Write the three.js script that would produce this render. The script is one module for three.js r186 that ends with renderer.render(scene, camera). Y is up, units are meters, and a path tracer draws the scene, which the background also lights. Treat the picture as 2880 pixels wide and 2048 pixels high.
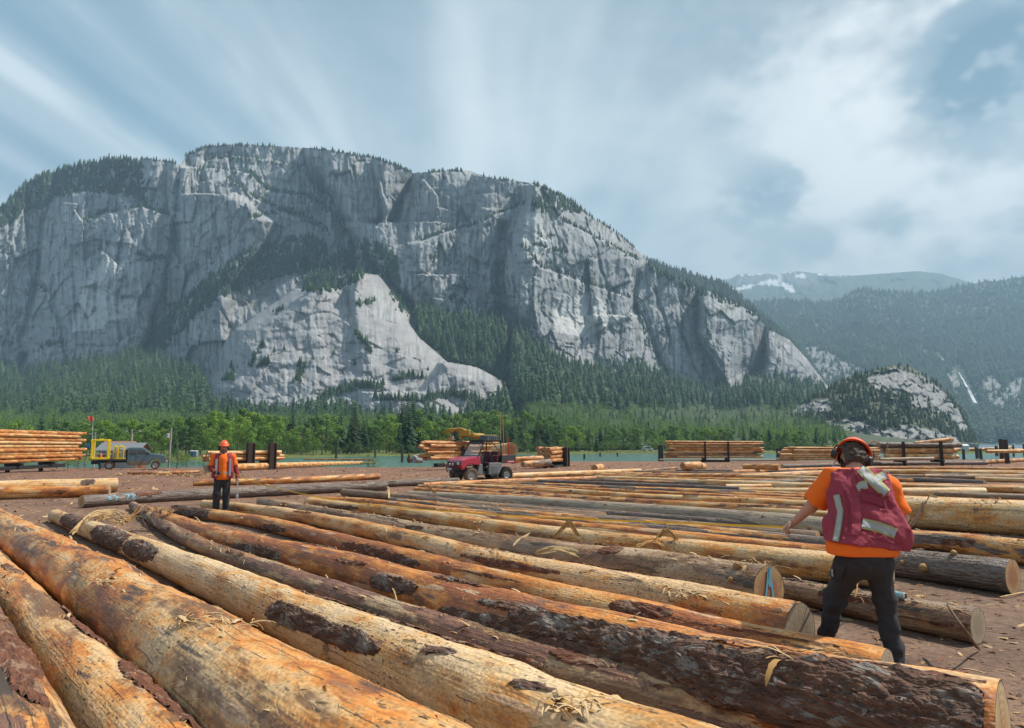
import * as THREE from 'three';
import { mergeGeometries, mergeVertices, toCreasedNormals } from 'three/addons/utils/BufferGeometryUtils.js';
import { RoundedBoxGeometry } from 'three/addons/geometries/RoundedBoxGeometry.js';

// ---------------------------------------------------------------- camera
const F = 1920, PITCH = Math.atan(226 / 1920), EYE = 1.7;           // focal length in photo pixels (24 mm), tilt, eye height
const scene = new THREE.Scene();
const camera = new THREE.PerspectiveCamera(2 * Math.atan(1024 / F) * 180 / Math.PI, 1024 / 728, 0.05, 20000);
camera.position.set(0, EYE, 0); camera.rotation.x = PITCH; scene.add(camera);
const renderer = new THREE.WebGLRenderer({ antialias: true });
renderer.toneMapping = THREE.LinearToneMapping; renderer.toneMappingExposure = 1.5;
renderer.shadowMap.enabled = true;

// ---------------------------------------------------------------- small maths
function rng(seed) { let s = (seed * 2654435761) >>> 0 || 1; return () => { s = (s + 0x6D2B79F5) >>> 0; let t = Math.imul(s ^ s >>> 15, 1 | s); t = t + Math.imul(t ^ t >>> 7, 61 | t) ^ t; return ((t ^ t >>> 14) >>> 0) / 4294967296; }; }
const PERM = new Uint8Array(512); { const r = rng(7), a = [...Array(256).keys()]; for (let i = 255; i > 0; i--) { const j = Math.floor(r() * (i + 1)); [a[i], a[j]] = [a[j], a[i]]; } for (let i = 0; i < 512; i++) PERM[i] = a[i & 255]; }
const GX = new Float32Array(256), GY = new Float32Array(256); for (let i = 0; i < 256; i++) { GX[i] = Math.cos(i * 2.399963); GY[i] = Math.sin(i * 2.399963); }
function n2(x, y) {                                                  // gradient noise, about -1..1
  const xi = Math.floor(x), yi = Math.floor(y), xf = x - xi, yf = y - yi, X = xi & 255, Y = yi & 255;
  const u = xf * xf * xf * (xf * (xf * 6 - 15) + 10), v = yf * yf * yf * (yf * (yf * 6 - 15) + 10);
  const a = PERM[PERM[X] + Y], b = PERM[PERM[X + 1] + Y], c = PERM[PERM[X] + Y + 1], d = PERM[PERM[X + 1] + Y + 1];
  const p = GX[a] * xf + GY[a] * yf, q = GX[b] * (xf - 1) + GY[b] * yf, r = GX[c] * xf + GY[c] * (yf - 1), s = GX[d] * (xf - 1) + GY[d] * (yf - 1);
  return 1.5 * (p + u * (q - p) + v * (r + u * (s - r) - p - u * (q - p)));
}
function n3(x, y, z) {                                               // value noise, -1..1
  const xi = Math.floor(x), yi = Math.floor(y), zi = Math.floor(z), xf = x - xi, yf = y - yi, zf = z - zi;
  const u = xf * xf * (3 - 2 * xf), v = yf * yf * (3 - 2 * yf), w = zf * zf * (3 - 2 * zf), X = xi & 255, Y = yi & 255, Z = zi & 255;
  const a = PERM[X] + Y, b = PERM[X + 1] + Y, aa = (PERM[a] + Z) & 255, ab = (PERM[a + 1 & 511] + Z) & 255, ba = (PERM[b] + Z) & 255, bb = (PERM[b + 1 & 511] + Z) & 255;
  const p0 = PERM[aa], p1 = PERM[ba], p2 = PERM[ab], p3 = PERM[bb], q0 = PERM[aa + 1], q1 = PERM[ba + 1], q2 = PERM[ab + 1], q3 = PERM[bb + 1];
  const l0 = p0 + u * (p1 - p0), l1 = p2 + u * (p3 - p2), m0 = q0 + u * (q1 - q0), m1 = q2 + u * (q3 - q2), e0 = l0 + v * (l1 - l0), e1 = m0 + v * (m1 - m0);
  return (e0 + w * (e1 - e0)) / 127.5 - 1;
}
function fb3(x, y, z, o = 3) { let s = 0, a = 0.5, t = 0; for (let i = 0; i < o; i++) { s += a * n3(x, y, z); t += a; a *= 0.55; x = x * 2.1 + 7.1; y = y * 2.1 + 3.3; z = z * 2.1 + 5.7; } return s / t; }
function fbm(x, y, o = 4) { let s = 0, a = 0.5, t = 0; for (let i = 0; i < o; i++) { s += a * n2(x, y); t += a; a *= 0.5; x = x * 2.03 + 17.1; y = y * 2.03 + 5.3; } return s / t; }
function ridge(x, y, o = 3) { let s = 0, a = 0.5, t = 0; for (let i = 0; i < o; i++) { s += a * (1 - Math.abs(n2(x, y)) * 2); t += a; a *= 0.5; x = x * 2.07 + 11.7; y = y * 2.07 + 3.1; } return s / t; }
const HASH = (i, j, k = 0) => PERM[(PERM[(PERM[i & 255] + j) & 255] + k) & 255] / 255;
function facet(x, y, seed = 0, tilt = 1) {                           // broken slabs: each cell a tilted plane, [height, distance to the crack]
  const xi = Math.floor(x), yi = Math.floor(y); let f1 = 9, f2 = 9, h = 0;
  for (let j = -1; j < 2; j++) for (let i = -1; i < 2; i++) {
    const cx = xi + i, cy = yi + j, px = cx + HASH(cx, cy, seed), py = cy + HASH(cx, cy, seed + 31), dx = x - px, dy = y - py, d = dx * dx + dy * dy;
    if (d < f1) { f2 = f1; f1 = d; h = HASH(cx, cy, seed + 77) + tilt * ((HASH(cx, cy, seed + 5) - 0.5) * dx + (HASH(cx, cy, seed + 9) - 0.5) * dy); } else if (d < f2) f2 = d;
  }
  return [h, Math.sqrt(f2) - Math.sqrt(f1)];
}
const clamp = (x, a = 0, b = 1) => Math.min(b, Math.max(a, x)), lerp = (a, b, t) => a + (b - a) * t;
const sstep = (a, b, x) => { const t = clamp((x - a) / (b - a)); return t * t * (3 - 2 * t); };
const mix3 = (a, b, t) => [a[0] + (b[0] - a[0]) * t, a[1] + (b[1] - a[1]) * t, a[2] + (b[2] - a[2]) * t];
function curve(pts) { return (x) => { if (x <= pts[0][0]) return pts[0][1]; for (let i = 1; i < pts.length; i++) if (x <= pts[i][0]) { const [a, b] = pts[i - 1], [c, d] = pts[i]; return b + (d - b) * (x - a) / (c - a); } return pts[pts.length - 1][1]; }; }
const V = (x, y, z) => new THREE.Vector3(x, y, z);
// sight line of a surveyed bearing; then the point on it at a given distance ahead, or at a given height
function sight(u, v) { const x = (u - 1440) / F, y = (1024 - v) / F, c = Math.cos(PITCH), s = Math.sin(PITCH); return V(x, y * c + s, y * s - c); }
function ahead(u, v, d) { const r = sight(u, v); return r.multiplyScalar(d / -r.z).add(V(0, EYE, 0)); }
function atHeight(u, v, y) { const r = sight(u, v); return r.multiplyScalar((y - EYE) / r.y).add(V(0, EYE, 0)); }

// ---------------------------------------------------------------- sky (air, cirrus and cloud), sun
const SUN_AZ = 68 * Math.PI / 180, SUN_EL = 54 * Math.PI / 180;      // to the right of straight ahead, height
const SUN = V(Math.sin(SUN_AZ) * Math.cos(SUN_EL), Math.sin(SUN_EL), -Math.cos(SUN_AZ) * Math.cos(SUN_EL));
{
  const W = 2048, Hh = 1024, data = new Float32Array(W * Hh * 4);
  const zen = [0.030, 0.090, 0.155], hor = [0.27, 0.44, 0.57], white = [0.88, 0.90, 0.91], grey = [0.20, 0.265, 0.325];
  for (let j = 0; j < Hh; j++) {
    const el = ((j + 0.5) / Hh - 0.5) * Math.PI, y = Math.sin(el), ce = Math.cos(el);
    for (let i = 0; i < W; i++) {
      const a = ((i + 0.5) / W - 0.5) * 2 * Math.PI, x = ce * Math.cos(a), z = ce * Math.sin(a), o = (j * W + i) * 4;
      let c;
      if (y <= 0) c = [0.30, 0.36, 0.40];
      else {
        const k = 1 / (y + 0.05), px = x * k, pz = z * k, side = (x * Math.sin(SUN_AZ) - z * Math.cos(SUN_AZ)) / Math.hypot(x, z);   // 1 under the sun, -1 opposite
        c = mix3(hor, zen, Math.pow(y, 0.45) * 0.97);
        // long parallel bands of cirrus that run away from the viewer
        const wob = 0.35 * fbm(px * 0.5 + 3, pz * 0.35, 3);
        const band = fbm(px * 1.9 + wob + 0.55, pz * 0.09 + 4.2 + wob * 0.2, 3), fine = fbm(px * 5 + wob * 3 + 9, pz * 0.35 + 1, 4);
        let cir = sstep(-0.12, 0.42, band * 1.05 + fine * 0.3) * 0.78 + 0.08 * sstep(-0.3, 0.5, fine);
        const streak = (p0, w, a) => a * Math.exp(-(((px - p0 + wob * 0.5) / w) ** 2)) * (0.62 + 0.75 * fine + 0.45 * fbm(px * 3 + 5, pz * 1.3, 4) + 0.25 * fbm(px * 9 + 2, pz * 3, 3));
        cir = clamp(cir * 0.5 + streak(-1.16, 0.085, 0.95) + streak(-0.93, 0.08, 0.6) + streak(-0.68, 0.11, 0.95) + streak(-0.50, 0.08, 0.4) + streak(-0.10, 0.17, 0.5) + streak(-1.85, 0.22, 0.3), 0, 0.9);
        cir *= 1 - 0.75 * sstep(0.35, 0.75, side);
        // thin mottled veil that thickens towards the sun's side
        const mott = fb3(x * 5 + 3, y * 8 + 1, z * 5 + 9, 5), mott2 = fb3(x * 17 + 7, y * 26 + 4, z * 17, 4);
        const veil = sstep(-0.25, 0.50, side) * clamp(0.60 + 0.55 * mott + 0.22 * mott2) * (1 - 0.55 * sstep(0.36, 0.64, y));
        // broken cloud near the sun's side, with gaps of blue between
        const az = Math.atan2(x, -z), el0 = Math.asin(y), gap = (a0, e0, w, h) => Math.exp(-(((az - a0 + 0.05 * mott2) / w) ** 2) - (((el0 - e0 + 0.04 * mott) / h) ** 2));
        const wisp = fb3(x * 26 + 5, y * 44, z * 26 + 3, 4), holes = (1.35 * gap(0.62, 0.43, 0.06, 0.055) + 0.7 * gap(0.36, 0.345, 0.05, 0.045) + 0.35 * gap(0.70, 0.50, 0.09, 0.08) + 0.3 * gap(0.30, 0.62, 0.14, 0.10)) * (1 - 0.75 * sstep(0.0, 0.35, wisp + 0.3 * mott2));
        const heap = fb3(x * 7 + 21, y * 11 + 8, z * 7 + 2, 6), deck = sstep(0.50, 0.84, side) * sstep(-0.20, 0.28, heap + 0.28 * mott2 + 0.30 - 1.2 * holes);
        const thin = clamp(veil + cir * (1 - veil * 0.6)) * (1 - 0.9 * clamp(holes));
        c = mix3(c, [0.63, 0.69, 0.725], thin * 0.94);
        const shade = sstep(-0.20, 0.45, fb3(x * 6 + 4, y * 10 + 31, z * 6, 5) + 0.35 * mott2 + 1.0 * sstep(0.38, 0.62, y) - 0.30);
        c = mix3(c, mix3(white, grey, shade * 0.8), deck * 0.88);
        const low = Math.pow(1 - clamp(y), 9);                       // whitish air near the horizon
        c = mix3(c, [0.66, 0.74, 0.79], 0.65 * low);
      }
      data[o] = c[0] * 1.04; data[o + 1] = c[1] * 1.02; data[o + 2] = c[2] * 0.99; data[o + 3] = 1;
    }
  }
  const sky = new THREE.DataTexture(data, W, Hh, THREE.RGBAFormat, THREE.FloatType);
  sky.mapping = THREE.EquirectangularReflectionMapping; sky.magFilter = THREE.LinearFilter; sky.needsUpdate = true;
  scene.background = sky; scene.environment = sky;
}
const sun = new THREE.DirectionalLight(new THREE.Color().setRGB(1, 0.92, 0.79), 5);
sun.position.copy(SUN).multiplyScalar(300); sun.target.position.set(0, 0, -20); sun.shadow.radius = 1.8;
sun.castShadow = true; sun.shadow.mapSize.set(4096, 4096);
Object.assign(sun.shadow.camera, { left: -120, right: 120, top: 120, bottom: -120, near: 1, far: 900 });
scene.add(sun, sun.target);
scene.fog = new THREE.FogExp2(new THREE.Color().setRGB(0.46, 0.71, 0.95), 0.00015);

// ---------------------------------------------------------------- scene helpers
const nthWords = ['first', 'second', 'third', 'fourth', 'fifth', 'sixth', 'seventh', 'eighth', 'ninth', 'tenth', 'eleventh', 'twelfth', 'thirteenth', 'fourteenth', 'fifteenth', 'sixteenth', 'seventeenth', 'eighteenth', 'nineteenth', 'twentieth', 'twenty first', 'twenty second'], counts = new Map();
const nth = (k) => { const c = counts.get(k) ?? 0; counts.set(k, c + 1); return nthWords[c % 22]; };
const names = new Map();
function numbered(n) { const k = names.get(n) ?? 0; names.set(n, k + 1); return k ? n + '_' + String(k).padStart(3, '0') : n; }
function dress(o) { o.traverse((m) => { if (m.isMesh) { m.castShadow = true; m.receiveShadow = true; } }); return o; }
function add(o, name, label, category, group, kind) {
  o.name = numbered(name); if (label) o.userData.label = label; if (category) o.userData.category = category;
  if (group) o.userData.group = group; if (kind) o.userData.kind = kind;
  scene.add(dress(o)); return o;
}
function thing(name, label, category, group) { const g = new THREE.Group(); return add(g, name, label, category, group); }
function part(parent, name, geo, mat, label) { const m = new THREE.Mesh(geo, mat); m.name = name; m.castShadow = m.receiveShadow = true; if (label) m.userData.label = label; parent.add(m); return m; }
const structure = (o, name, label) => add(o, name, label, undefined, undefined, 'structure');
function std(rgb, rough = 0.85, extra = {}) { const m = new THREE.MeshStandardMaterial({ roughness: rough, metalness: 0, ...extra }); m.color.setRGB(...rgb); return m; }
function phys(rgb, rough = 0.5, extra = {}) { const m = new THREE.MeshPhysicalMaterial({ roughness: rough, metalness: 0, ...extra }); m.color.setRGB(...rgb); return m; }
function meshFrom(pos, idx, col, uv) {
  const g = new THREE.BufferGeometry(); g.setAttribute('position', new THREE.BufferAttribute(pos instanceof Float32Array ? pos : new Float32Array(pos), 3));
  if (col) g.setAttribute('color', new THREE.BufferAttribute(col instanceof Float32Array ? col : new Float32Array(col), 3));
  if (uv) g.setAttribute('uv', new THREE.BufferAttribute(uv instanceof Float32Array ? uv : new Float32Array(uv), 2));
  g.setIndex(new THREE.BufferAttribute(idx instanceof Uint32Array ? idx : new Uint32Array(idx), 1)); g.computeVertexNormals(); return g;
}
function sheet(nu, nv, f, withUv = false) {                          // f(i/nu, j/nv) -> {p:[x,y,z], c:[r,g,b], t:[u,v]}
  const pos = new Float32Array((nu + 1) * (nv + 1) * 3), col = new Float32Array(pos.length), uv = withUv ? new Float32Array((nu + 1) * (nv + 1) * 2) : null, idx = new Uint32Array(nu * nv * 6); let k = 0;
  for (let j = 0; j <= nv; j++) for (let i = 0; i <= nu; i++) { const o = j * (nu + 1) + i, r = f(i / nu, j / nv, i, j); pos.set(r.p, o * 3); col.set(r.c || [1, 1, 1], o * 3); if (uv) uv.set(r.t, o * 2); }
  for (let j = 0; j < nv; j++) for (let i = 0; i < nu; i++) { const a = j * (nu + 1) + i, b = a + 1, c = a + nu + 1, d = c + 1; idx[k++] = a; idx[k++] = b; idx[k++] = d; idx[k++] = a; idx[k++] = d; idx[k++] = c; }
  return meshFrom(pos, idx, col, uv);
}
function texture(w, h, f, srgb = true, wrap = true) {                // f(x, y) -> [r, g, b] linear 0..1 (colour) or value (data)
  const d = new Uint8Array(w * h * 4), enc = (x) => { x = clamp(x); return 255 * (x <= 0.0031308 ? 12.92 * x : 1.055 * Math.pow(x, 1 / 2.4) - 0.055); };
  for (let j = 0; j < h; j++) for (let i = 0; i < w; i++) { const c = f(i, j), o = (j * w + i) * 4; if (srgb) { d[o] = enc(c[0]); d[o + 1] = enc(c[1]); d[o + 2] = enc(c[2]); } else d[o] = d[o + 1] = d[o + 2] = 255 * clamp(c); d[o + 3] = 255; }
  const t = new THREE.DataTexture(d, w, h); t.magFilter = THREE.LinearFilter; t.minFilter = THREE.LinearFilter; if (srgb) t.colorSpace = THREE.SRGBColorSpace;
  if (wrap) t.wrapS = t.wrapT = THREE.RepeatWrapping; t.needsUpdate = true; return t;
}
function inside(poly, x, y) { let c = false; for (let i = 0, j = poly.length - 1; i < poly.length; j = i++) { const [a, b] = poly[i], [d, e] = poly[j]; if ((b > y) !== (e > y) && x < (d - a) * (y - b) / (e - b) + a) c = !c; } return c; }
function distTo(line, x, y) { let m = 1e9; for (let i = 1; i < line.length; i++) { const [a, b] = line[i - 1], [c, d] = line[i], l = (c - a) ** 2 + (d - b) ** 2, t = clamp(((x - a) * (c - a) + (y - b) * (d - b)) / l); m = Math.min(m, Math.hypot(x - a - t * (c - a), y - b - t * (d - b))); } return m; }
// ---------------------------------------------------------------- the ground: log yard, river bed, far bank
const bankZ = (x) => -84 + 0.16 * Math.min(0, x + 10) * -1 + 3 * n2(x * 0.05, 3.3) - (x > 20 ? 0.25 * (x - 20) : 0);
const farShore = curve([[-0.9, 148], [-0.6, 152], [-0.45, 165], [-0.25, 215], [0, 262], [0.2, 284], [0.9, 290]]);
function groundY(x, z) {
  const d = -z, b = -bankZ(x); let y = -lerp(0.007, 0.020, sstep(6, -14, x)) * clamp(d - 32, 0, 55);
  y += 0.05 * fbm(x * 0.22, z * 0.22, 3) * sstep(2, 14, Math.hypot(x, z)) + 0.02 * fbm(x * 1.7, z * 1.7, 3);
  y = lerp(y, -4.5, sstep(b, b + 9, d)); y = lerp(y, -1.3 + 0.4 * fbm(x * 0.03, z * 0.03, 2), sstep(-4, 7, d - farShore(x / Math.max(d, 1)) + 4 * n2(x * 0.03, 9)));
  return y;
}
const NOISE_TEX = texture(512, 512, (i, j) => { const T = (f, s) => { const a = i / 512 * Math.PI * 2, b = j / 512 * Math.PI * 2, R = f / 6.2832; return n3(Math.cos(a) * R + s, Math.sin(a) * R + Math.cos(b) * R, Math.sin(b) * R + s); }; return 0.5 + 0.25 * T(14, 1) + 0.16 * T(38, 5) + 0.12 * T(90, 9); }, false);
const dirtMap = (() => {
  const N = 1024;                                                     // four metres of trodden bark, mud and shreds
  const buf = new Float32Array(N * N).fill(0), tint = new Float32Array(N * N).fill(0), r = rng(41);
  const per = (x, y, f, s) => { const a = x / N * Math.PI * 2, b = y / N * Math.PI * 2, R = f / 6.2832; return n3(Math.cos(a) * R + s, Math.sin(a) * R + 3 * s + Math.cos(b) * R, Math.sin(b) * R + s); };
  for (let k = 0; k < 9000; k++) {
    let x = r() * N, y = r() * N, a = (r() - 0.5) * 1.5 + (r() < 0.2 ? 1.4 : 0); const L = 2 + r() * r() * 34, w = 0.6 + r() * 1.6, t = r() < 0.4 ? 0.5 + r() * 0.5 : -0.3 - r() * 0.6;
    for (let s = 0; s < L; s++) { x += Math.cos(a); y += Math.sin(a); a += (r() - 0.5) * 0.16; for (let q = 0; q < w; q++) { const o = ((Math.floor(y + q) % N + N) % N) * N + (Math.floor(x) % N + N) % N; tint[o] = t; buf[o] = 0.5; } }
  }
  const map = texture(N, N, (i, j) => {
    const o = j * N + i, a = per(i, j, 7, 1) * 0.5 + per(i, j, 22, 5) * 0.3 + per(i, j, 80, 9) * 0.35; let c = mix3([0.125, 0.072, 0.050], [0.26, 0.165, 0.118], clamp(0.5 + a * 0.8));
    const t = tint[o]; if (t > 0) c = mix3(c, [0.40, 0.25, 0.15], t * 0.75); else if (t < 0) c = mix3(c, [0.05, 0.028, 0.02], -t * 0.85); return c;
  });
  const bump = texture(N, N, (i, j) => clamp(0.4 + per(i, j, 22, 5) * 0.2 + per(i, j, 80, 9) * 0.18 + buf[j * N + i] * 0.5), false);
  return { map, bump };
})();
{
  const NU = 300, NV = 420;
  const geo = sheet(NU, NV, (s, t, i, j) => {
    const q = j / NV, z = q < 0.03 ? lerp(30, 3, q / 0.03) : 3 - 3.2 * (Math.exp((q - 0.03) / 0.97 * 5.1) - 1), w = 14 + Math.abs(z) * 1.7;
    const c = (s - 0.5) * 2, x = w * (0.75 * c + 0.25 * c * c * c); const y = groundY(x, z), d = -z, b = -bankZ(x);
    let k = mix3([0.72, 0.70, 0.68], [1.15, 1.10, 1.00], clamp(0.5 + 0.9 * fbm(x * 0.12, z * 0.32, 4)));           // dry and damp, redder and greyer ground
    k = mix3(k, [1.02, 0.80, 0.70], 0.7 * sstep(14, 28, d)); k = mix3(k, [0.62, 0.50, 0.50], 0.5 * sstep(0.1, 0.5, fbm(x * 0.05 + 4, z * 0.25, 3)) * sstep(22, 34, d));
    if (d > b + 1) k = [0.9, 1.1, 0.9]; if (d > farShore(x / Math.max(d, 1)) - 1) k = mix3([0.55, 1.15, 0.32], [0.42, 0.80, 0.26], clamp(0.5 + fbm(x * 0.06, z * 0.06, 3)));
    return { p: [x, y, z], c: k, t: [x / 4, z / 4] };
  }, true);
  const m = std([1, 1, 1], 0.95, { vertexColors: true, map: dirtMap.map, bumpMap: dirtMap.bump, bumpScale: 0.025 });
  structure(new THREE.Mesh(geo, m), 'ground', 'trodden reddish brown yard of bark mulch and mud');
}
{ // river
  const geo = sheet(60, 60, (s, t) => { const z = -60 - 260 * t, x = (s - 0.5) * (200 + 560 * t) * 1.6; return { p: [x, -2.15, z], t: [x / 9, z / 3] }; }, true);
  const m = phys([0.085, 0.185, 0.165], 0.16, { bumpMap: NOISE_TEX, bumpScale: 0.05, ior: 1.33 });
  structure(new THREE.Mesh(geo, m), 'river', 'green silty river behind the log yard');
}
// ---------------------------------------------------------------- the granite mountain
// Each buttress is a block of wall: its left and right edges by level, its distance, how far it leans back, how it is turned and rounded.
const skyline = curve([[-400, 760], [-200, 690], [0, 590], [38, 545], [76, 513], [130, 490], [189, 471], [303, 450], [416, 446], [492, 458], [508, 466], [523, 437], [560, 420], [593, 411], [668, 407], [782, 411], [883, 417], [958, 427], [1047, 442], [1122, 468], [1160, 487], [1198, 484], [1261, 479], [1324, 481], [1375, 499], [1450, 508], [1513, 518], [1576, 550], [1652, 600], [1740, 657], [1791, 701], [1835, 748], [1880, 775], [1929, 798], [2018, 828], [2119, 878], [2160, 925], [2219, 955], [2270, 1010], [2327, 1086], [2380, 1130], [2500, 1190], [2700, 1240]]);
const flat = (u) => () => u;
const blocks = [
  { L: flat(-900), R: flat(3200), top: 0, D: 1760, lean: 0.25, tilt: 0, round: 0 },
  { L: flat(-700), R: curve([[440, 512], [560, 492], [700, 470], [820, 455], [920, 415], [1060, 350]]), top: 380, D: 1440, lean: 0.22, tilt: -230, round: 70 },                    // left massif
  { L: flat(-800), R: curve([[600, 60], [800, 90], [1060, 64]]), top: 500, D: 1390, lean: 0.15, tilt: -60, round: 60 },
  { L: curve([[560, 150], [700, 90], [1000, 70]]), R: curve([[610, 330], [700, 400], [850, 410], [1000, 330]]), top: 610, D: 1395, lean: 0.16, tilt: -5, round: 45 },
  { L: curve([[430, 516], [700, 506], [900, 500]]), R: curve([[430, 860], [520, 900], [600, 960], [700, 1000], [900, 1000]]), top: 380, D: 1330, lean: 0.50, tilt: 60, round: 60 }, // summit block
  { L: curve([[520, 510], [780, 500]]), R: curve([[540, 640], [620, 760], [700, 720], [800, 640]]), top: 545, D: 1330, lean: 0.12, tilt: -30, round: 40 },
  { L: curve([[440, 872], [560, 960], [660, 1010]]), R: curve([[440, 1090], [490, 1158], [560, 1125], [640, 1060]]), top: 400, D: 1420, lean: 0.2, tilt: 40, round: 50 },
  { L: curve([[480, 1062], [600, 1085]]), R: curve([[480, 1160], [620, 1090]]), top: 440, D: 1405, lean: 0.18, tilt: 60, round: 30 },
  { L: curve([[480, 1168], [560, 1150], [640, 1120]]), R: curve([[480, 1330], [520, 1480], [580, 1480], [640, 1330]]), top: 470, D: 1440, lean: 0.2, tilt: 50, round: 50 },
  { L: curve([[540, 1142], [640, 1120]]), R: curve([[540, 1190], [640, 1195]]), top: 541, D: 1425, lean: 0.2, tilt: 20, round: 18 },
  { L: curve([[500, 1330], [600, 1340], [660, 1300]]), R: flat(1640), top: 490, D: 1462, lean: 0.24, tilt: 90, round: 40 },
  { L: curve([[640, 985], [760, 1080], [900, 1200]]), R: curve([[640, 1330], [760, 1395], [900, 1400]]), top: 625, D: 1345, lean: 0.32, tilt: 50, round: 40 },
  { L: curve([[780, 1180], [960, 1280]]), R: curve([[760, 1350], [900, 1395], [1000, 1400]]), top: 770, D: 1300, lean: 0.28, tilt: 40, round: 35 },
  { L: flat(1355), R: flat(1480), top: 590, D: 1392, lean: 0.16, tilt: 30, round: 10 },
  { L: flat(440), R: flat(530), top: 470, D: 1400, lean: 0.14, tilt: 0, round: 10 },
  { L: curve([[560, 1492], [680, 1458], [770, 1440], [865, 1448], [1060, 1560]]), R: curve([[560, 1660], [640, 1720], [730, 1798], [900, 1790], [1060, 1800]]), top: 520, D: 1290, lean: 0.20, tilt: 150, round: 60 },  // the great wall
  { L: curve([[600, 1640], [730, 1690], [890, 1735]]), R: curve([[600, 1700], [740, 1860], [900, 1850]]), top: 590, D: 1395, lean: 0.30, tilt: 60, round: 20 },
  { L: curve([[880, 1655], [940, 1640], [1060, 1640]]), R: curve([[880, 1800], [1060, 1860]]), top: 890, D: 1330, lean: 0.25, tilt: 60, round: 20 },
  { L: curve([[760, 1800], [860, 1790], [1000, 1850], [1100, 1880]]), R: curve([[800, 1962], [940, 1965], [1100, 2060]]), top: 745, D: 1470, lean: 0.20, tilt: 40, round: 50 },
  { L: curve([[820, 1975], [940, 1968], [1100, 2060]]), R: curve([[820, 2020], [900, 2150], [960, 2140], [1100, 2095]]), top: 800, D: 1480, lean: 0.30, tilt: 90, round: 40 },
  { L: curve([[930, 2168], [1040, 2150], [1100, 2120]]), R: curve([[930, 2190], [960, 2225], [1020, 2280], [1090, 2335]]), top: 925, D: 1590, lean: 0.35, tilt: 90, round: 40 },
  { L: curve([[780, 800], [850, 700], [900, 560], [1000, 470]]), R: curve([[780, 1000], [900, 900], [1060, 800]]), top: 775, D: 1270, lean: 0.35, tilt: -60, round: 45 },
];
const apron = [
  { L: curve([[815, 860], [830, 840], [884, 764], [927, 696], [966, 668], [1043, 639], [1091, 600], [1150, 575]]), R: curve([[815, 965], [860, 1010], [956, 1184], [1024, 1256], [1100, 1330], [1180, 1400]]), top: 812, D: 880, lean: 0.80, tilt: 35, round: 70, slab: 1 },
  { L: curve([[776, 1000], [830, 985], [900, 985]]), R: curve([[776, 1040], [889, 1131], [960, 1190], [1010, 1236], [1080, 1300]]), top: 772, D: 905, lean: 0.82, tilt: 60, round: 60, slab: 1 },
  { L: curve([[1022, 1240], [1100, 1180], [1180, 1100]]), R: curve([[1022, 1262], [1033, 1328], [1072, 1400], [1115, 1430], [1180, 1445]]), top: 1020, D: 860, lean: 0.75, tilt: 25, round: 50, slab: 1 },
  { L: curve([[1105, 1020], [1180, 980]]), R: curve([[1105, 1230], [1180, 1330]]), top: 1103, D: 815, lean: 0.7, tilt: 10, round: 40, slab: 1 },
];
const ledges = [  // terraces: line, set-back in metres
  [[[130, 560], [220, 540], [330, 545], [420, 590]], 30], [[[230, 628], [300, 600], [400, 585], [490, 610]], 26],
  [[[560, 470], [704, 490], [752, 537], [867, 556], [930, 590]], 26], [[[540, 520], [640, 505], [720, 560], [830, 610], [930, 650]], 18], [[[690, 620], [800, 600], [848, 612], [930, 660]], 20],
  [[[560, 455], [650, 440], [760, 450], [850, 470]], 16], [[[1100, 695], [1184, 680], [1252, 651], [1328, 638], [1415, 600], [1510, 563], [1640, 605]], 22],
  [[[1581, 622], [1648, 656], [1744, 709], [1800, 735]], 16], [[[1466, 694], [1518, 752], [1610, 781], [1696, 814], [1778, 843]], 12], [[[1500, 690], [1600, 712]], 10],
  [[[430, 930], [520, 838], [620, 770], [700, 715], [800, 690], [935, 680]], 36], [[[930, 705], [1010, 700], [1080, 720]], 20], [[[182, 690], [269, 676], [375, 690]], -14], [[[206, 815], [269, 801], [336, 839], [394, 830]], -12],
  [[[1653, 949], [1715, 915], [1763, 896], [1800, 890]], -13], [[[1140, 770], [1190, 762], [1234, 792]], -12], [[[680, 905], [760, 890], [850, 838]], -8], [[[900, 1075], [1000, 1062], [1120, 1080]], 7], [[[700, 1000], [800, 985]], 5], [[[960, 970], [1040, 965], [1090, 985]], -6],
];
const cracks = [  // gullies and corners: line, half width, depth
  [[[506, 460], [482, 692], [458, 812], [410, 956]], 7, 15], [[[848, 428], [872, 476], [906, 539], [944, 596], [973, 649]], 10, 16], [[[1160, 486], [1136, 538], [1112, 591], [1060, 625]], 7, 30], [[[1069, 466], [1088, 572]], 4, 16], [[[992, 470], [1002, 524]], 4, 16],
  [[[1420, 640], [1412, 716], [1410, 788], [1412, 900]], 15, 44], [[[1792, 770], [1783, 855], [1807, 912], [1846, 1040]], 10, 26], [[[1648, 614], [1687, 730], [1730, 888]], 3, 10], [[[1970, 826], [1960, 936], [2032, 1032]], 6, 22], [[[1840, 816], [1870, 900], [1888, 1000]], 5, 18], [[[1920, 810], [1915, 940], [1970, 1060]], 4, 14],
  [[[2155, 920], [2145, 1040]], 9, 36], [[[330, 540], [345, 640], [330, 760]], 4, 12], [[[120, 600], [110, 760], [60, 940]], 6, 20], [[[70, 1000], [64, 1050]], 10, 40], [[[1260, 650], [1300, 760], [1290, 900]], 4, 12], [[[640, 430], [660, 500], [700, 560]], 5, 12], [[[1900, 905], [1935, 980], [1945, 1050]], 4, 12], [[[1560, 640], [1590, 760], [1570, 880]], 2.5, 6],
];
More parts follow.
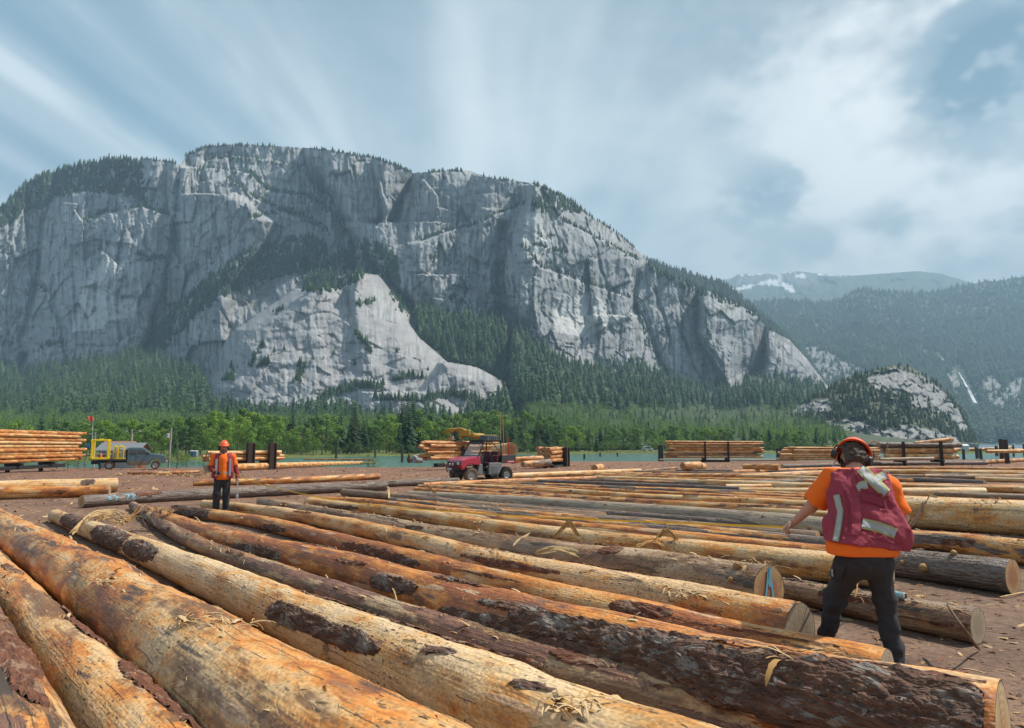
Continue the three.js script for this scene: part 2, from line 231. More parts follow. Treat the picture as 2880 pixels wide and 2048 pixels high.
const footV = curve([[-300, 1060], [0, 1035], [70, 1060], [120, 1035], [250, 1010], [330, 1010], [380, 990], [450, 1010], [540, 1050], [590, 1120], [620, 1165], [800, 1175], [900, 1160], [980, 1180], [1300, 1180], [1432, 1125], [1436, 1110], [1444, 935], [1456, 941], [1542, 970], [1614, 1013], [1648, 1027], [1744, 1047], [1768, 1020], [1816, 1035], [1864, 1056], [1960, 1092], [2080, 1092], [2104, 1062], [2176, 1063], [2272, 1080], [2310, 1092], [2500, 1180], [2700, 1240]]);
const footRight = curve([[1150, 850], [1180, 880], [1290, 895], [1360, 907], [1440, 930]]);
const footD = curve([[-300, 1450], [0, 1370], [480, 1290], [600, 890], [1000, 840], [1400, 870], [1436, 900], [1470, 1250], [1800, 1400], [2300, 1600], [2700, 1800]]);
const hOf = (v, D) => (1250 - v) / F * D;
function blockDepth(b, u, v) {
  if (v < b.top) return 1e5;
  const l = b.L(v), r = b.R(v); if (r < l) return 1e5; const h = (r - l) / 2 + 1, p = (u - (l + r) / 2) / h, a = Math.abs(p);
  let D = b.D + b.lean * hOf(v, b.D) + b.tilt * clamp(p, -1, 1) * Math.min(1, 400 / h) + b.round * Math.pow(Math.min(a, 1), 6);
  if (a > 1) D += (a - 1) * h * 9;
  return D;
}
function hillDepth(u, v) {
  let f = footV(u), fd = footD(u); const t = (1250 - v) / (1250 - f);
  let D = 350 + (fd - 350) * Math.pow(Math.max(t, 0), 0.92); if (v < f) D += (f - v) * 14;
  if (u > 1120 && u < 1500) { const f2 = footRight(u); let D2 = 1195 - (v - f2) * 0.60 + 14 * Math.max(0, f2 - v) + 2500 * sstep(1175, 1130, u); D = lerp(Math.min(D2, u < 1436 ? D : 1e5), D, sstep(1420, 1500, u)); }
  return D;
}
function relief(u, v) {                                              // {D, rock, slab, hill, crack}
  const wx = 14 * fbm(u * 0.011, v * 0.011, 3), wy = 14 * fbm(u * 0.011 + 40, v * 0.011, 3), U = u + wx * 0.8, Vv = v + wy * 0.8;
  let D = 1e6, k = -1; blocks.forEach((b, i) => { const d = blockDepth(b, U, Vv); if (d < D) { D = d; k = i; } });
  let slab = 0; for (const b of apron) { const d = blockDepth(b, u + wx * 0.25, v + wy * 0.25); if (d < D) { D = d; slab = 1; } }
  const rough = slab ? 0.16 : 1; let crack = 0;
  for (const [line, set] of ledges) { const a = line[0][0], b = line[line.length - 1][0]; if (U < a || U > b) continue; const e = sstep(a, a + 30, U) * sstep(b, b - 30, U), lv = curve(line)(U); D += e * set * sstep(lv + 2, lv - 3, Vv) * (1 - 0.6 * sstep(lv - 40, lv - 130, Vv)); crack += 0.5 * e * Math.exp(-(((Vv - lv) / 3) ** 2)); }
  for (const [line, w, dp] of cracks) { const q = distTo(line, U, Vv); if (q < w * 3) { const e = Math.exp(-((q / w) ** 2)); D += dp * e; crack += 0.8 * e; } }
  // broken slabs, flutes and cracks
  const a = facet(U / 62 + v * 0.12 / 62, v / 120, 3, 1.1), b = facet(U / 21 + 0.2 * v / 21, v / 46, 11, 1.2), c = facet(U / 8, v / 15, 23, 1.3), g = facet(U / 34 - v / 60, v / 26 + U / 70, 51, 1.2);
  D += rough * (26 * (a[0] - 0.5) + 5.5 * (b[0] - 0.5) + 4.5 * (g[0] - 0.5) + 1.4 * (c[0] - 0.5));
  D += rough * (4.5 * Math.exp(-a[1] * 16) + 1.6 * Math.exp(-b[1] * 14) + 0.4 * Math.exp(-c[1] * 8)); crack += rough * (0.40 * Math.exp(-a[1] * 26) + 0.22 * Math.exp(-b[1] * 20));
  D += (slab ? 3 : 9) * (1 - ridge(U * 0.05, v * 0.006 + 3, 3)) + (slab ? 1 : 2.5) * fbm(u * 0.09, v * 0.05, 3);
  if (slab) { D += 9 * fbm(u * 0.012 + 5, v * 0.02, 3); const s = facet(u / 55 + v / 120, v / 24, 71, 1); D += 3.5 * (s[0] - 0.5) + 2 * Math.exp(-s[1] * 16); crack += 0.4 * Math.exp(-s[1] * 22); }
  const hd = hillDepth(u, v) + 10 * fbm(u * 0.03, v * 0.03, 3); let hill = 0; if (hd < D) { D = hd; hill = 1; crack = 0; }
  return { D, slab, hill, crack: clamp(crack), k };
}
const forests = {
  cap: [[30, 560], [48, 540], [76, 508], [130, 486], [190, 466], [303, 446], [360, 446], [400, 470], [418, 520], [405, 570], [380, 556], [320, 548], [235, 540], [150, 560], [120, 590], [60, 600], [10, 640], [-40, 660], [-60, 640]],
  wedge: [[930, 690], [870, 664], [790, 682], [700, 698], [640, 745], [575, 795], [500, 856], [440, 930], [385, 1000], [355, 1010], [470, 980], [510, 932], [555, 884], [630, 832], [710, 806], [800, 782], [870, 756], [925, 722]],
  neck: [[950, 700], [1000, 676], [1080, 690], [1120, 740], [1120, 800], [1170, 860], [1150, 890], [1085, 800], [1030, 750], [970, 735]],
  saddle: [[850, 770], [900, 730], [960, 720], [1040, 760], [1000, 800], [930, 815], [850, 825]],
  gully: [[862, 470], [890, 520], [930, 570], [985, 650], [955, 640], [900, 580]],
  ridgeRight: [[1640, 600], [1652, 594], [1560, 545], [1500, 565], [1490, 600], [1560, 590]],
  ridgeFar: [[1795, 745], [1840, 748], [1930, 790], [2020, 826], [2119, 872], [2200, 940], [2160, 930], [2090, 870], [2010, 842], [1930, 812], [1900, 790], [1850, 780]],
  corner: [[1376, 716], [1446, 716], [1440, 860], [1400, 900], [1380, 836]],
};
const treeLines = [  // trees along ledges: line, spread, count
  [[[560, 470], [704, 486], [752, 532], [867, 551], [930, 590]], 9, 300], [[[640, 500], [720, 556], [830, 605], [925, 648]], 8, 200], [[[700, 612], [800, 590], [848, 604], [925, 652]], 9, 160], [[[235, 622], [290, 598], [400, 580], [480, 606]], 9, 170], [[[1184, 676], [1252, 648], [1328, 633], [1415, 594], [1506, 560]], 6, 170],
  [[[1581, 617], [1648, 651], [1744, 704], [1792, 728]], 6, 110], [[[1466, 690], [1518, 747], [1610, 776], [1696, 809], [1778, 838]], 7, 120], [[[1500, 686], [1590, 708]], 5, 50], [[[523, 436], [560, 419], [593, 410], [668, 406], [782, 410]], 5, 130], [[[870, 416], [958, 426], [1047, 441], [1122, 467], [1158, 482]], 4, 150], [[[1198, 482], [1261, 477], [1300, 478]], 4, 50], [[[1360, 495], [1450, 506]], 3, 26], [[[1500, 516], [1576, 547], [1652, 598]], 4, 90], [[[1660, 605], [1740, 655], [1791, 699]], 3, 40],
  [[[300, 448], [416, 444], [492, 456]], 4, 60], [[[590, 440], [700, 450], [850, 470]], 14, 140], [[[506, 470], [486, 640], [462, 812], [414, 950]], 9, 60], [[[1792, 775], [1783, 855], [1807, 912], [1840, 1010]], 9, 90], [[[2150, 930], [2140, 1040]], 10, 70], [[[1140, 690], [1300, 760], [1320, 880]], 14, 70], [[[1100, 830], [1160, 900], [1210, 970]], 14, 120], [[[1260, 820], [1300, 860]], 16, 40], [[[1860, 770], [1950, 830], [1960, 900]], 10, 40],
  [[[625, 1075], [650, 1060], [655, 1030]], 9, 40], [[[730, 1030], [755, 1018]], 8, 26], [[[830, 1075], [850, 1045], [845, 1020]], 9, 40], [[[1000, 935], [1030, 965], [1040, 990]], 9, 40], [[[1010, 855], [1050, 850]], 8, 30], [[[850, 815], [905, 800], [955, 815]], 7, 90], [[[780, 875], [800, 865]], 5, 14], [[[1100, 1072], [1140, 1060], [1200, 1062]], 5, 36], [[[1130, 740], [1090, 730]], 6, 20], [[[740, 960], [720, 1000], [700, 1030]], 5, 24], [[[880, 1150], [920, 1110], [1000, 1085], [1080, 1085]], 13, 190], [[[1200, 1120], [1270, 1110], [1330, 1120], [1400, 1150]], 11, 150], [[[1050, 1120], [1200, 1125]], 6, 60], [[[620, 1130], [700, 1150], [850, 1165]], 10, 110],
  [[[380, 980], [430, 1000], [520, 1040]], 18, 120], [[[110, 975], [180, 960]], 8, 40], [[[370, 690], [420, 730], [470, 720]], 14, 70], [[[100, 800], [140, 820]], 12, 30], [[[1985, 900], [2000, 960]], 6, 24], [[[1690, 1010], [1740, 1030]], 8, 30], [[[2090, 1010], [2120, 1060]], 8, 40],
];
const granite = std([1, 1, 1], 0.92, { vertexColors: true });
const whitePatch = [[[202, 932], [225, 850], [235, 812], [298, 812], [336, 838], [388, 841], [378, 889], [307, 899], [288, 927]], [[269, 760], [312, 690], [325, 700], [315, 735], [365, 735], [330, 770], [300, 800], [240, 805], [255, 775]], [[1555, 860], [1660, 820], [1720, 860], [1800, 885], [1720, 915], [1650, 950], [1560, 930]], [[1480, 600], [1520, 590], [1540, 700], [1500, 760], [1470, 700]]];
{
  const NU = 1000, NV = 300;
  const geo = sheet(NU, NV, (s, t, i, j) => {
    const u = -330 + s * 2950, top = skyline(u) + 3.5 * fbm(u * 0.06, 1, 3) + 1.4 * n2(u * 0.33, 8), jj = j - 4;
    if (jj < 0) { const r = relief(u, top), p = ahead(u, top, r.D); const back = -jj; return { p: [p.x * (1 + back * 0.12), p.y - back * back * 14, p.z * (1 + back * 0.12)], c: [0.1, 0.12, 0.09] }; }
    const q = jj / (NV - 4), v = top + (1266 - top) * q, r = relief(u, v), p = ahead(u, v, r.D); let c;
    if (r.hill) c = mix3([0.020, 0.035, 0.016], [0.05, 0.075, 0.03], clamp(0.5 + fbm(u * 0.03, v * 0.05, 3)));
    else {
      const X = u, Y = v, patch = fbm(X * 0.012, Y * 0.012, 4), str = fbm(X * 0.13 + 0.5 * fbm(X * 0.03, Y * 0.03, 2), Y * 0.008, 5), str2 = fbm(X * 0.5, Y * 0.02 + 9, 3), gr = fbm(X * 0.25, Y * 0.25, 3);
            c = mix3([0.215, 0.23, 0.25], [0.335, 0.35, 0.365], clamp(0.5 + 1.2 * patch));
      const pink = r.slab ? 0.7 : 0.4 * sstep(850, 1000, v); c = mix3(c, [0.305, 0.285, 0.30], pink * clamp(0.5 + fbm(X * 0.02 + 8, Y * 0.015, 3)));
      const stain = sstep(0.04, 0.34, str + 0.45 * patch - (r.slab ? 0.06 : 0.02)); c = mix3(c, [0.070, 0.080, 0.095], stain * (r.slab ? 0.5 : 0.8));
      c = mix3(c, [0.16, 0.17, 0.18], 0.45 * sstep(0.08, 0.5, str2));
      c = mix3(c, [0.47, 0.475, 0.475], 0.4 * sstep(0.15, 0.55, -str2 + patch * 0.4));
      const lich = sstep(0.25, 0.5, fbm(X * 0.03 + 30, Y * 0.05, 4) + 0.1); c = mix3(c, [0.10, 0.115, 0.085], 0.6 * lich * (r.slab ? 0.5 : 1));
      for (const w of whitePatch) if (inside(w, X + 9 * gr, Y + 9 * patch)) c = mix3(c, [0.50, 0.51, 0.51], 0.7);
      const k = 1 + 0.14 * gr; c = [c[0] * k, c[1] * k, c[2] * k];
    }
    return { p: [p.x, p.y, p.z], c };
  });
  structure(new THREE.Mesh(geo, granite), 'mountain', 'great grey granite mountain with sheer streaked walls and tree ledges');
}
// ---------------------------------------------------------------- ridge behind, far forested range, snowy mountain
function range(name, label, ridgePts, D0, D1, vFoot, u0, u1, nu, nv, colour, amp) {
  const rv = curve(ridgePts);
  const depth = (u, v) => { const t = clamp((v - rv(u)) / (vFoot - rv(u)), 0, 1); return lerp(D0, D1, Math.pow(t, 0.8)) * (1 + amp * (1 - ridge(u * 0.008 + v * 0.006, v * 0.011 + 2, 4)) + amp * 0.35 * fbm(u * 0.05, v * 0.05, 3)); };
  const geo = sheet(nu, nv, (s, t, i, j) => {
    const u = lerp(u0, u1, s), top = rv(u) + 1.6 * fbm(u * 0.2, 3, 2) + 1.5 * Math.abs(n2(u * 0.9, 5)), jj = j - 2;
    if (jj < 0) { const p = ahead(u, top, depth(u, top)); return { p: [p.x * (1 - jj * 0.08), p.y + jj * D0 * 0.03, p.z * (1 - jj * 0.08)], c: [0.03, 0.05, 0.03] }; }
    const v = lerp(top, vFoot, jj / (nv - 2)), p = ahead(u, v, depth(u, v)); return { p: [p.x, p.y, p.z], c: colour(u, v) };
  });
  structure(new THREE.Mesh(geo, granite), name, label); return depth;
}
const woods = (u, v) => mix3([0.018, 0.034, 0.016], [0.045, 0.075, 0.032], clamp(0.5 + 0.8 * fbm(u * 0.02, v * 0.03, 4) + 0.5 * n2(u * 0.5, v * 0.5)));
const snow = [[[2125, 800], [2150, 788], [2189, 786], [2190, 770], [2197, 770], [2198, 792], [2222, 800], [2240, 822], [2225, 822], [2196, 804], [2150, 800]], [[2235, 771], [2269, 770], [2268, 780], [2240, 782]], [[2076, 770], [2160, 768], [2160, 772], [2078, 774]], [[2060, 812], [2130, 797], [2125, 806], [2070, 818]], [[2300, 768], [2380, 772], [2380, 776], [2300, 774]], [[2195, 764], [2235, 762], [2235, 766], [2196, 768]]];
const farDepth = range('snowy_mountain', 'far blue mountain with snow lying in its gullies', [[1900, 830], [1990, 798], [2030, 786], [2055, 784], [2078, 770], [2160, 769], [2190, 775], [2200, 765], [2240, 762], [2300, 769], [2400, 775], [2500, 768], [2580, 762], [2650, 770], [2730, 795], [2900, 850], [3300, 900]], 8200, 5600, 960, 1880, 3100, 330, 60, (u, v) => { const gx = u + 6 * n2(u * 0.1, v * 0.1), gy = v + 5 * n2(u * 0.12 + 9, v * 0.12); for (const s of snow) if (inside(s, gx, gy)) return [0.62, 0.65, 0.69]; return v < rockLine(u) ? mix3([0.07, 0.085, 0.09], [0.14, 0.15, 0.15], clamp(0.5 + fbm(u * 0.08, v * 0.1, 3))) : woods(u, v); }, 0.035);
function rockLine(u) { return u < 2300 ? 800 + 12 * n2(u * 0.05, 1) : 760; }
const midRock = [[[2260, 976], [2300, 975], [2374, 1012], [2440, 1042], [2380, 1075], [2320, 1080], [2280, 1020]], [[2740, 1080], [2790, 1050], [2830, 1090], [2860, 1060], [3000, 1080], [3000, 1170], [2890, 1165], [2800, 1160], [2760, 1110]], [[2590, 975], [2612, 985], [2605, 1000], [2585, 992]], [[2660, 1050], [2690, 1040], [2710, 1120], [2690, 1130]]];
const midPts = [[1700, 700], [1950, 850], [2088, 850], [2214, 841], [2340, 849], [2424, 812], [2508, 820], [2635, 820], [2719, 799], [2803, 790], [2880, 778], [3000, 760], [3300, 740]], midRidge = curve(midPts), midDepth = range('forested_range', 'long hazy forested mountainside behind the waterfall', midPts, 4600, 1500, 1252, 1900, 3300, 420, 150, (u, v) => { const gx = u + 9 * n2(u * 0.06, v * 0.06), gy = v + 9 * n2(u * 0.07 + 9, v * 0.07); for (const s of midRock) if (inside(s, gx, gy)) { const q = fbm(u * 0.12 + v * 0.08, v * 0.05, 4); if (q > -0.22) return mix3([0.10, 0.105, 0.105], [0.26, 0.265, 0.265], clamp(0.5 + q)); } return woods(u, v); }, 0.05);
const ridgePts = [[1600, 600], [1780, 712], [1835, 736], [1880, 750], [1960, 776], [2020, 790], [2060, 812], [2130, 872], [2230, 962], [2330, 1090], [2420, 1180]], ridgeV = curve(ridgePts), ridgeDepth = range('wooded_ridge', 'dark wooded ridge falling behind the granite walls', ridgePts, 2500, 2000, 1200, 1700, 2420, 240, 80, woods, 0.03);
// ---------------------------------------------------------------- small rock dome by the water
const domeV = curve([[2060, 1236], [2100, 1225], [2150, 1200], [2206, 1170], [2256, 1139], [2298, 1107], [2361, 1073], [2424, 1052], [2500, 1029], [2550, 1026], [2592, 1049], [2651, 1090], [2689, 1128], [2719, 1174], [2732, 1205], [2750, 1240]]);
const domeDepth = (u, v) => { const t = (v - domeV(u)) / (1248 - domeV(u) + 1), c = (u - 2430) / 340; return 760 + 230 * (1 - Math.pow(clamp(t), 0.7)) + 110 * c * c + 50 * Math.max(0, c) + 16 * (facet(u / 40, v / 22, 91, 1.3)[0] - 0.5) + 7 * (facet(u / 14, v / 10, 93, 1.3)[0] - 0.5) + 10 * fbm(u * 0.03, v * 0.04, 3) + (v > 1195 + 10 * n2(u * 0.03, 1) && v < 1262 ? -14 : 0); };
const domeRock = [[[2440, 1062], [2520, 1036], [2600, 1062], [2660, 1110], [2640, 1140], [2540, 1110], [2450, 1092]], [[2206, 1172], [2256, 1139], [2330, 1120], [2340, 1160], [2260, 1168]], [[2470, 1060], [2550, 1045], [2640, 1090], [2700, 1160], [2735, 1230], [2690, 1200], [2640, 1120], [2560, 1090], [2480, 1085]], [[2320, 1185], [2400, 1180], [2480, 1210], [2560, 1195], [2690, 1230], [2700, 1250], [2420, 1250], [2340, 1210]], [[2560, 1120], [2640, 1125], [2680, 1170], [2640, 1165], [2560, 1135]]];
{
  const geo = sheet(260, 90, (s, t, i, j) => {
    const u = lerp(2055, 2752, s), top = domeV(u) + 2 * fbm(u * 0.1, 1, 2), jj = j - 3;
    if (jj < 0) { const p = ahead(u, top, domeDepth(u, top)); return { p: [p.x * (1 - jj * 0.06), p.y - jj * jj * 5, p.z * (1 - jj * 0.06)], c: [0.08, 0.1, 0.06] }; }
    const v = lerp(top, 1252, jj / 87), p = ahead(u, v, domeDepth(u, v)), gr = fbm(u * 0.15, v * 0.15, 3); let c = mix3([0.04, 0.055, 0.03], [0.09, 0.1, 0.06], clamp(0.5 + gr));
    for (const r of domeRock) if (inside(r, u + 9 * gr, v + 7 * gr)) { c = mix3([0.15, 0.155, 0.16], [0.29, 0.29, 0.29], clamp(0.5 + fbm(u * 0.12, v * 0.03, 4))); c = mix3(c, [0.1, 0.105, 0.1], 0.7 * sstep(0.1, 0.45, fbm(u * 0.3 - v * 0.1, v * 0.05, 3))); }
    return { p: [p.x, p.y, p.z], c };
  });
  structure(new THREE.Mesh(geo, granite), 'rock_dome', 'small granite dome with pines beside the water');
}
{ // waterfall
  const fall = (line, w, n, name, label) => {
    const pos = [], idx = [], r = rng(5); const total = line.length - 1;
    for (let k = 0; k < n; k++) { const off = (r() - 0.5), w0 = 0.3 + r() * 0.7; for (let i = 0; i <= 14; i++) { const q = i / 14 * total, a = Math.min(total - 1, Math.floor(q)), f = q - a, u = lerp(line[a][0], line[a + 1][0], f) + off * w * (0.15 + 0.85 * i / 14) + 1.5 * n2(i * 0.5, k * 0.9), v = lerp(line[a][1], line[a + 1][1], f), d = midDepth(u, v) * 0.99 - 4, p = ahead(u, v, d), hw = (0.28 + 0.5 * i / 14) * w0 * w0 * w / 6; pos.push(p.x - hw, p.y, p.z, p.x + hw, p.y, p.z + 1.5); if (i) { const o = pos.length / 3 - 4; idx.push(o, o + 1, o + 3, o, o + 3, o + 2); } } }
    structure(new THREE.Mesh(meshFrom(pos, idx), std([0.62, 0.66, 0.70], 0.9)), name, label);
  };
  fall([[2697, 1048], [2710, 1071], [2723, 1096], [2743, 1134]], 9, 8, 'waterfall', 'tall white waterfall on the hazy mountainside');
  fall([[2638, 1000], [2644, 1006], [2652, 1013]], 6, 7, 'waterfall', 'short white upper cascade above the tall waterfall');
}
// ---------------------------------------------------------------- trees
const leafMat = phys([1, 1, 1], 0.95, { vertexColors: true, side: THREE.DoubleSide, specularIntensity: 0.3, transmission: 0.35, thickness: 0 });
const trunkMat = std([0.10, 0.075, 0.055], 0.95);
function tube(points, radii, sides = 6, ends = true) {                // tapered limb through points
  const pos = [], idx = [], up = V(0, 1, 0), n = points.length;
  for (let i = 0; i < n; i++) { const t = points[Math.min(i + 1, n - 1)].clone().sub(points[Math.max(i - 1, 0)]).normalize(), a = Math.abs(t.y) > 0.95 ? V(1, 0, 0) : up, s = a.clone().cross(t).normalize(), q = t.clone().cross(s); for (let k = 0; k < sides; k++) { const w = k / sides * 2 * Math.PI, p = points[i].clone().addScaledVector(s, Math.cos(w) * radii[i]).addScaledVector(q, Math.sin(w) * radii[i]); pos.push(p.x, p.y, p.z); } }
  for (let i = 0; i < n - 1; i++) for (let k = 0; k < sides; k++) { const a = i * sides + k, b = i * sides + (k + 1) % sides, c = a + sides, d = b + sides; idx.push(a, b, d, a, d, c); }
  if (ends) for (const e of [0, n - 1]) { const c = pos.length / 3; pos.push(points[e].x, points[e].y, points[e].z); for (let k = 0; k < sides; k++) { const a = e * sides + k, b = e * sides + (k + 1) % sides; if (e) idx.push(a, b, c); else idx.push(b, a, c); } }
  return meshFrom(pos, idx);
}
function farConifer(seed, tiers = 7, sides = 8) {                     // one metre tall, for woods far away
  const r = rng(seed), pos = [], idx = [], col = [];
  for (let k = 0; k < tiers; k++) {
    const y = 0.06 + 0.86 * k / tiers, R = 0.175 * Math.pow(1 - k / tiers, 0.8) * (0.85 + 0.3 * r()) + 0.015, h = 0.30 * (1 - 0.55 * k / tiers), o = pos.length / 3, cx = (r() - 0.5) * 0.02, cz = (r() - 0.5) * 0.02, b = 0.8 + 0.4 * r();
    pos.push(cx * 0.4, Math.min(1, y + h), cz * 0.4); col.push(b * 1.1, b * 1.15, b);
    for (let i = 0; i < sides * 2; i++) { const a = i / (sides * 2) * 2 * Math.PI + k * 1.3, q = (i % 2 ? 0.42 + 0.3 * r() : 0.8 + 0.5 * r()) * R; pos.push(cx + Math.cos(a) * q, y + (i % 2 ? 0.06 : -0.02 * r()), cz + Math.sin(a) * q); const w = b * (0.75 + 0.5 * r()); col.push(w, w, w); idx.push(o, o + 1 + (i + 1) % (sides * 2), o + 1 + i); }
  }
  return meshFrom(pos, idx, col);
}
function leafCloud(seed, n, size, lobes, tint) {                      // leaf-sized bent faces spread through rounded lobes
  const r = rng(seed), pos = [], idx = [], col = [];
  for (let k = 0; k < n; k++) {
    const L = lobes[Math.floor(r() * lobes.length)], a = r() * 6.2832, y = r() * 2 - 1, s = Math.sqrt(1 - y * y), rad = Math.pow(r(), 0.28) * (0.82 + 0.26 * r()), nx = Math.cos(a) * s, nz = Math.sin(a) * s;
    const c = V(L[0] + nx * L[3] * rad, L[1] + y * L[4] * rad, L[2] + nz * L[3] * rad), nrm = V(nx + (r() - 0.5) * 1.1, y + 0.35 + (r() - 0.5) * 1.1, nz + (r() - 0.5) * 1.1).normalize(), t1 = V(r() - 0.5, r() - 0.5, r() - 0.5).cross(nrm).normalize(), t2 = nrm.clone().cross(t1), z = size * (0.55 + 0.9 * r()), o = pos.length / 3;
    const P = (x, yy, d) => { pos.push(c.x + t1.x * x * z + t2.x * yy * z + nrm.x * d * z, c.y + t1.y * x * z + t2.y * yy * z + nrm.y * d * z, c.z + t1.z * x * z + t2.z * yy * z + nrm.z * d * z); };
    P(-0.5, -0.1, -0.15); P(0.1, -0.5, 0.02); P(0.55, 0.1, -0.18); P(-0.05, 0.5, 0.0); const b = 0.72 + 0.56 * r(), w = r(); for (let i = 0; i < 4; i++) col.push(tint[0] * b * (1 + 0.35 * w * w), tint[1] * b * (1 + 0.15 * w * w), tint[2] * b);
    idx.push(o, o + 1, o + 3, o + 1, o + 2, o + 3);
  }
  const g = meshFrom(pos, idx, col); return g;
}
function broadTree(seed, h, w, tint, n) {                             // {trunk, crown} about h metres tall
  const r = rng(seed), lobes = [], limbs = [], top = h * 0.9;
  limbs.push(tube([V(0, -0.6, 0), V(0.1, h * 0.25, 0.05), V(-0.1, h * 0.55, 0.1), V(0.1, h * 0.85, 0)], [h * 0.022, h * 0.017, h * 0.010, h * 0.003]));
  const m = 11 + Math.floor(r() * 5);
  for (let k = 0; k < m; k++) { const f = k / (m - 1), y = h * (0.24 + 0.66 * f), spread = w * (0.16 + 0.44 * Math.sin(Math.PI * (0.18 + 0.74 * f))), a = k * 2.4 + r(), d = spread * (0.35 + 0.65 * r()) * (f > 0.93 ? 0.2 : 1), x = Math.cos(a) * d, z = Math.sin(a) * d, R = w * (0.155 + 0.11 * r()) * (1.1 - 0.35 * f); lobes.push([x, y, z, R, R * (0.72 + 0.25 * r())]); limbs.push(tube([V(0, y * 0.62, 0), V(x * 0.5, y * 0.84, z * 0.5), V(x * 0.95, y, z * 0.95)], [h * 0.009, h * 0.006, h * 0.002], 4, false)); }
  return { trunk: mergeGeometries(limbs), crown: leafCloud(seed + 3, n, h * 0.034, lobes, tint) };
}
function nearConifer(seed, h, w, tint) {
  const r = rng(seed), pos = [], idx = [], col = [], trunk = tube([V(0, -0.6, 0), V(0, h * 0.5, 0), V(0, h * 0.98, 0)], [h * 0.018, h * 0.011, 0.03]);
  const rows = 26;
  for (let k = 0; k < rows; k++) {
    const f = k / rows, y = h * (0.08 + 0.9 * f), R = w * 0.5 * Math.pow(1 - f, 0.85) + 0.12, nb = Math.round(9 - 4 * f);
    for (let i = 0; i < nb; i++) {
      const a = i / nb * 6.2832 + k * 1.1 + r() * 0.5, L = R * (0.7 + 0.45 * r()), dir = V(Math.cos(a), 0, Math.sin(a)), side = V(-dir.z, 0, dir.x), droop = 0.18 + 0.25 * r(), base = V(0, y, 0), hw = L * (0.2 + 0.08 * r()), b = 0.7 + 0.6 * r();
      for (const [q0, q1, s0, s1] of [[0.08, 0.45, 0.25, 1], [0.4, 0.75, 0.9, 0.7], [0.7, 1.02, 0.75, 0.05]]) { const o = pos.length / 3; for (const [q, s] of [[q0, s0], [q1, s1]]) for (const e of [-1, 0, 1]) { const p = base.clone().addScaledVector(dir, L * q).addScaledVector(side, e * hw * s * (0.8 + 0.4 * r())); p.y += -droop * L * q * q - (e ? 0.10 * L : 0) + 0.05 * L; pos.push(p.x, p.y, p.z); const c = b * (0.8 + 0.35 * q); col.push(tint[0] * c, tint[1] * c, tint[2] * c); } idx.push(o, o + 1, o + 4, o, o + 4, o + 3, o + 1, o + 2, o + 5, o + 1, o + 5, o + 4); }
    }
  }
  return { trunk, crown: meshFrom(pos, idx, col) };
}
// ---- woods too far to count: conifers rooted on the mountain's ledges and slopes
function scatter(name, label, geos, spots, hueA, hueB) {
  const buckets = geos.map(() => []); spots.forEach((s, i) => buckets[i % geos.length].push(s));
  const M = new THREE.Matrix4(), Q = new THREE.Quaternion(), up = V(0, 1, 0), r = rng(spots.length + 3), c = new THREE.Color();
  geos.forEach((g, k) => { const b = buckets[k]; if (!b.length) return; const im = new THREE.InstancedMesh(g, leafMat, b.length); b.forEach(([x, y, z, h, w], i) => { Q.setFromAxisAngle(up, r() * 6.28); M.compose(V(x, y, z), Q, V(h * w, h, h * w)); im.setMatrixAt(i, M); const t = mix3(hueA, hueB, clamp(r() * 0.7 + 0.35 * n2(x * 0.01, z * 0.01 + y * 0.01) + 0.15)); c.setRGB(...t); im.setColorAt(i, c); }); add(im, name, label, undefined, undefined, 'stuff'); });
}
const farCones = [farConifer(1), farConifer(2, 8, 7), farConifer(3, 6, 7), farConifer(4, 9, 6)];
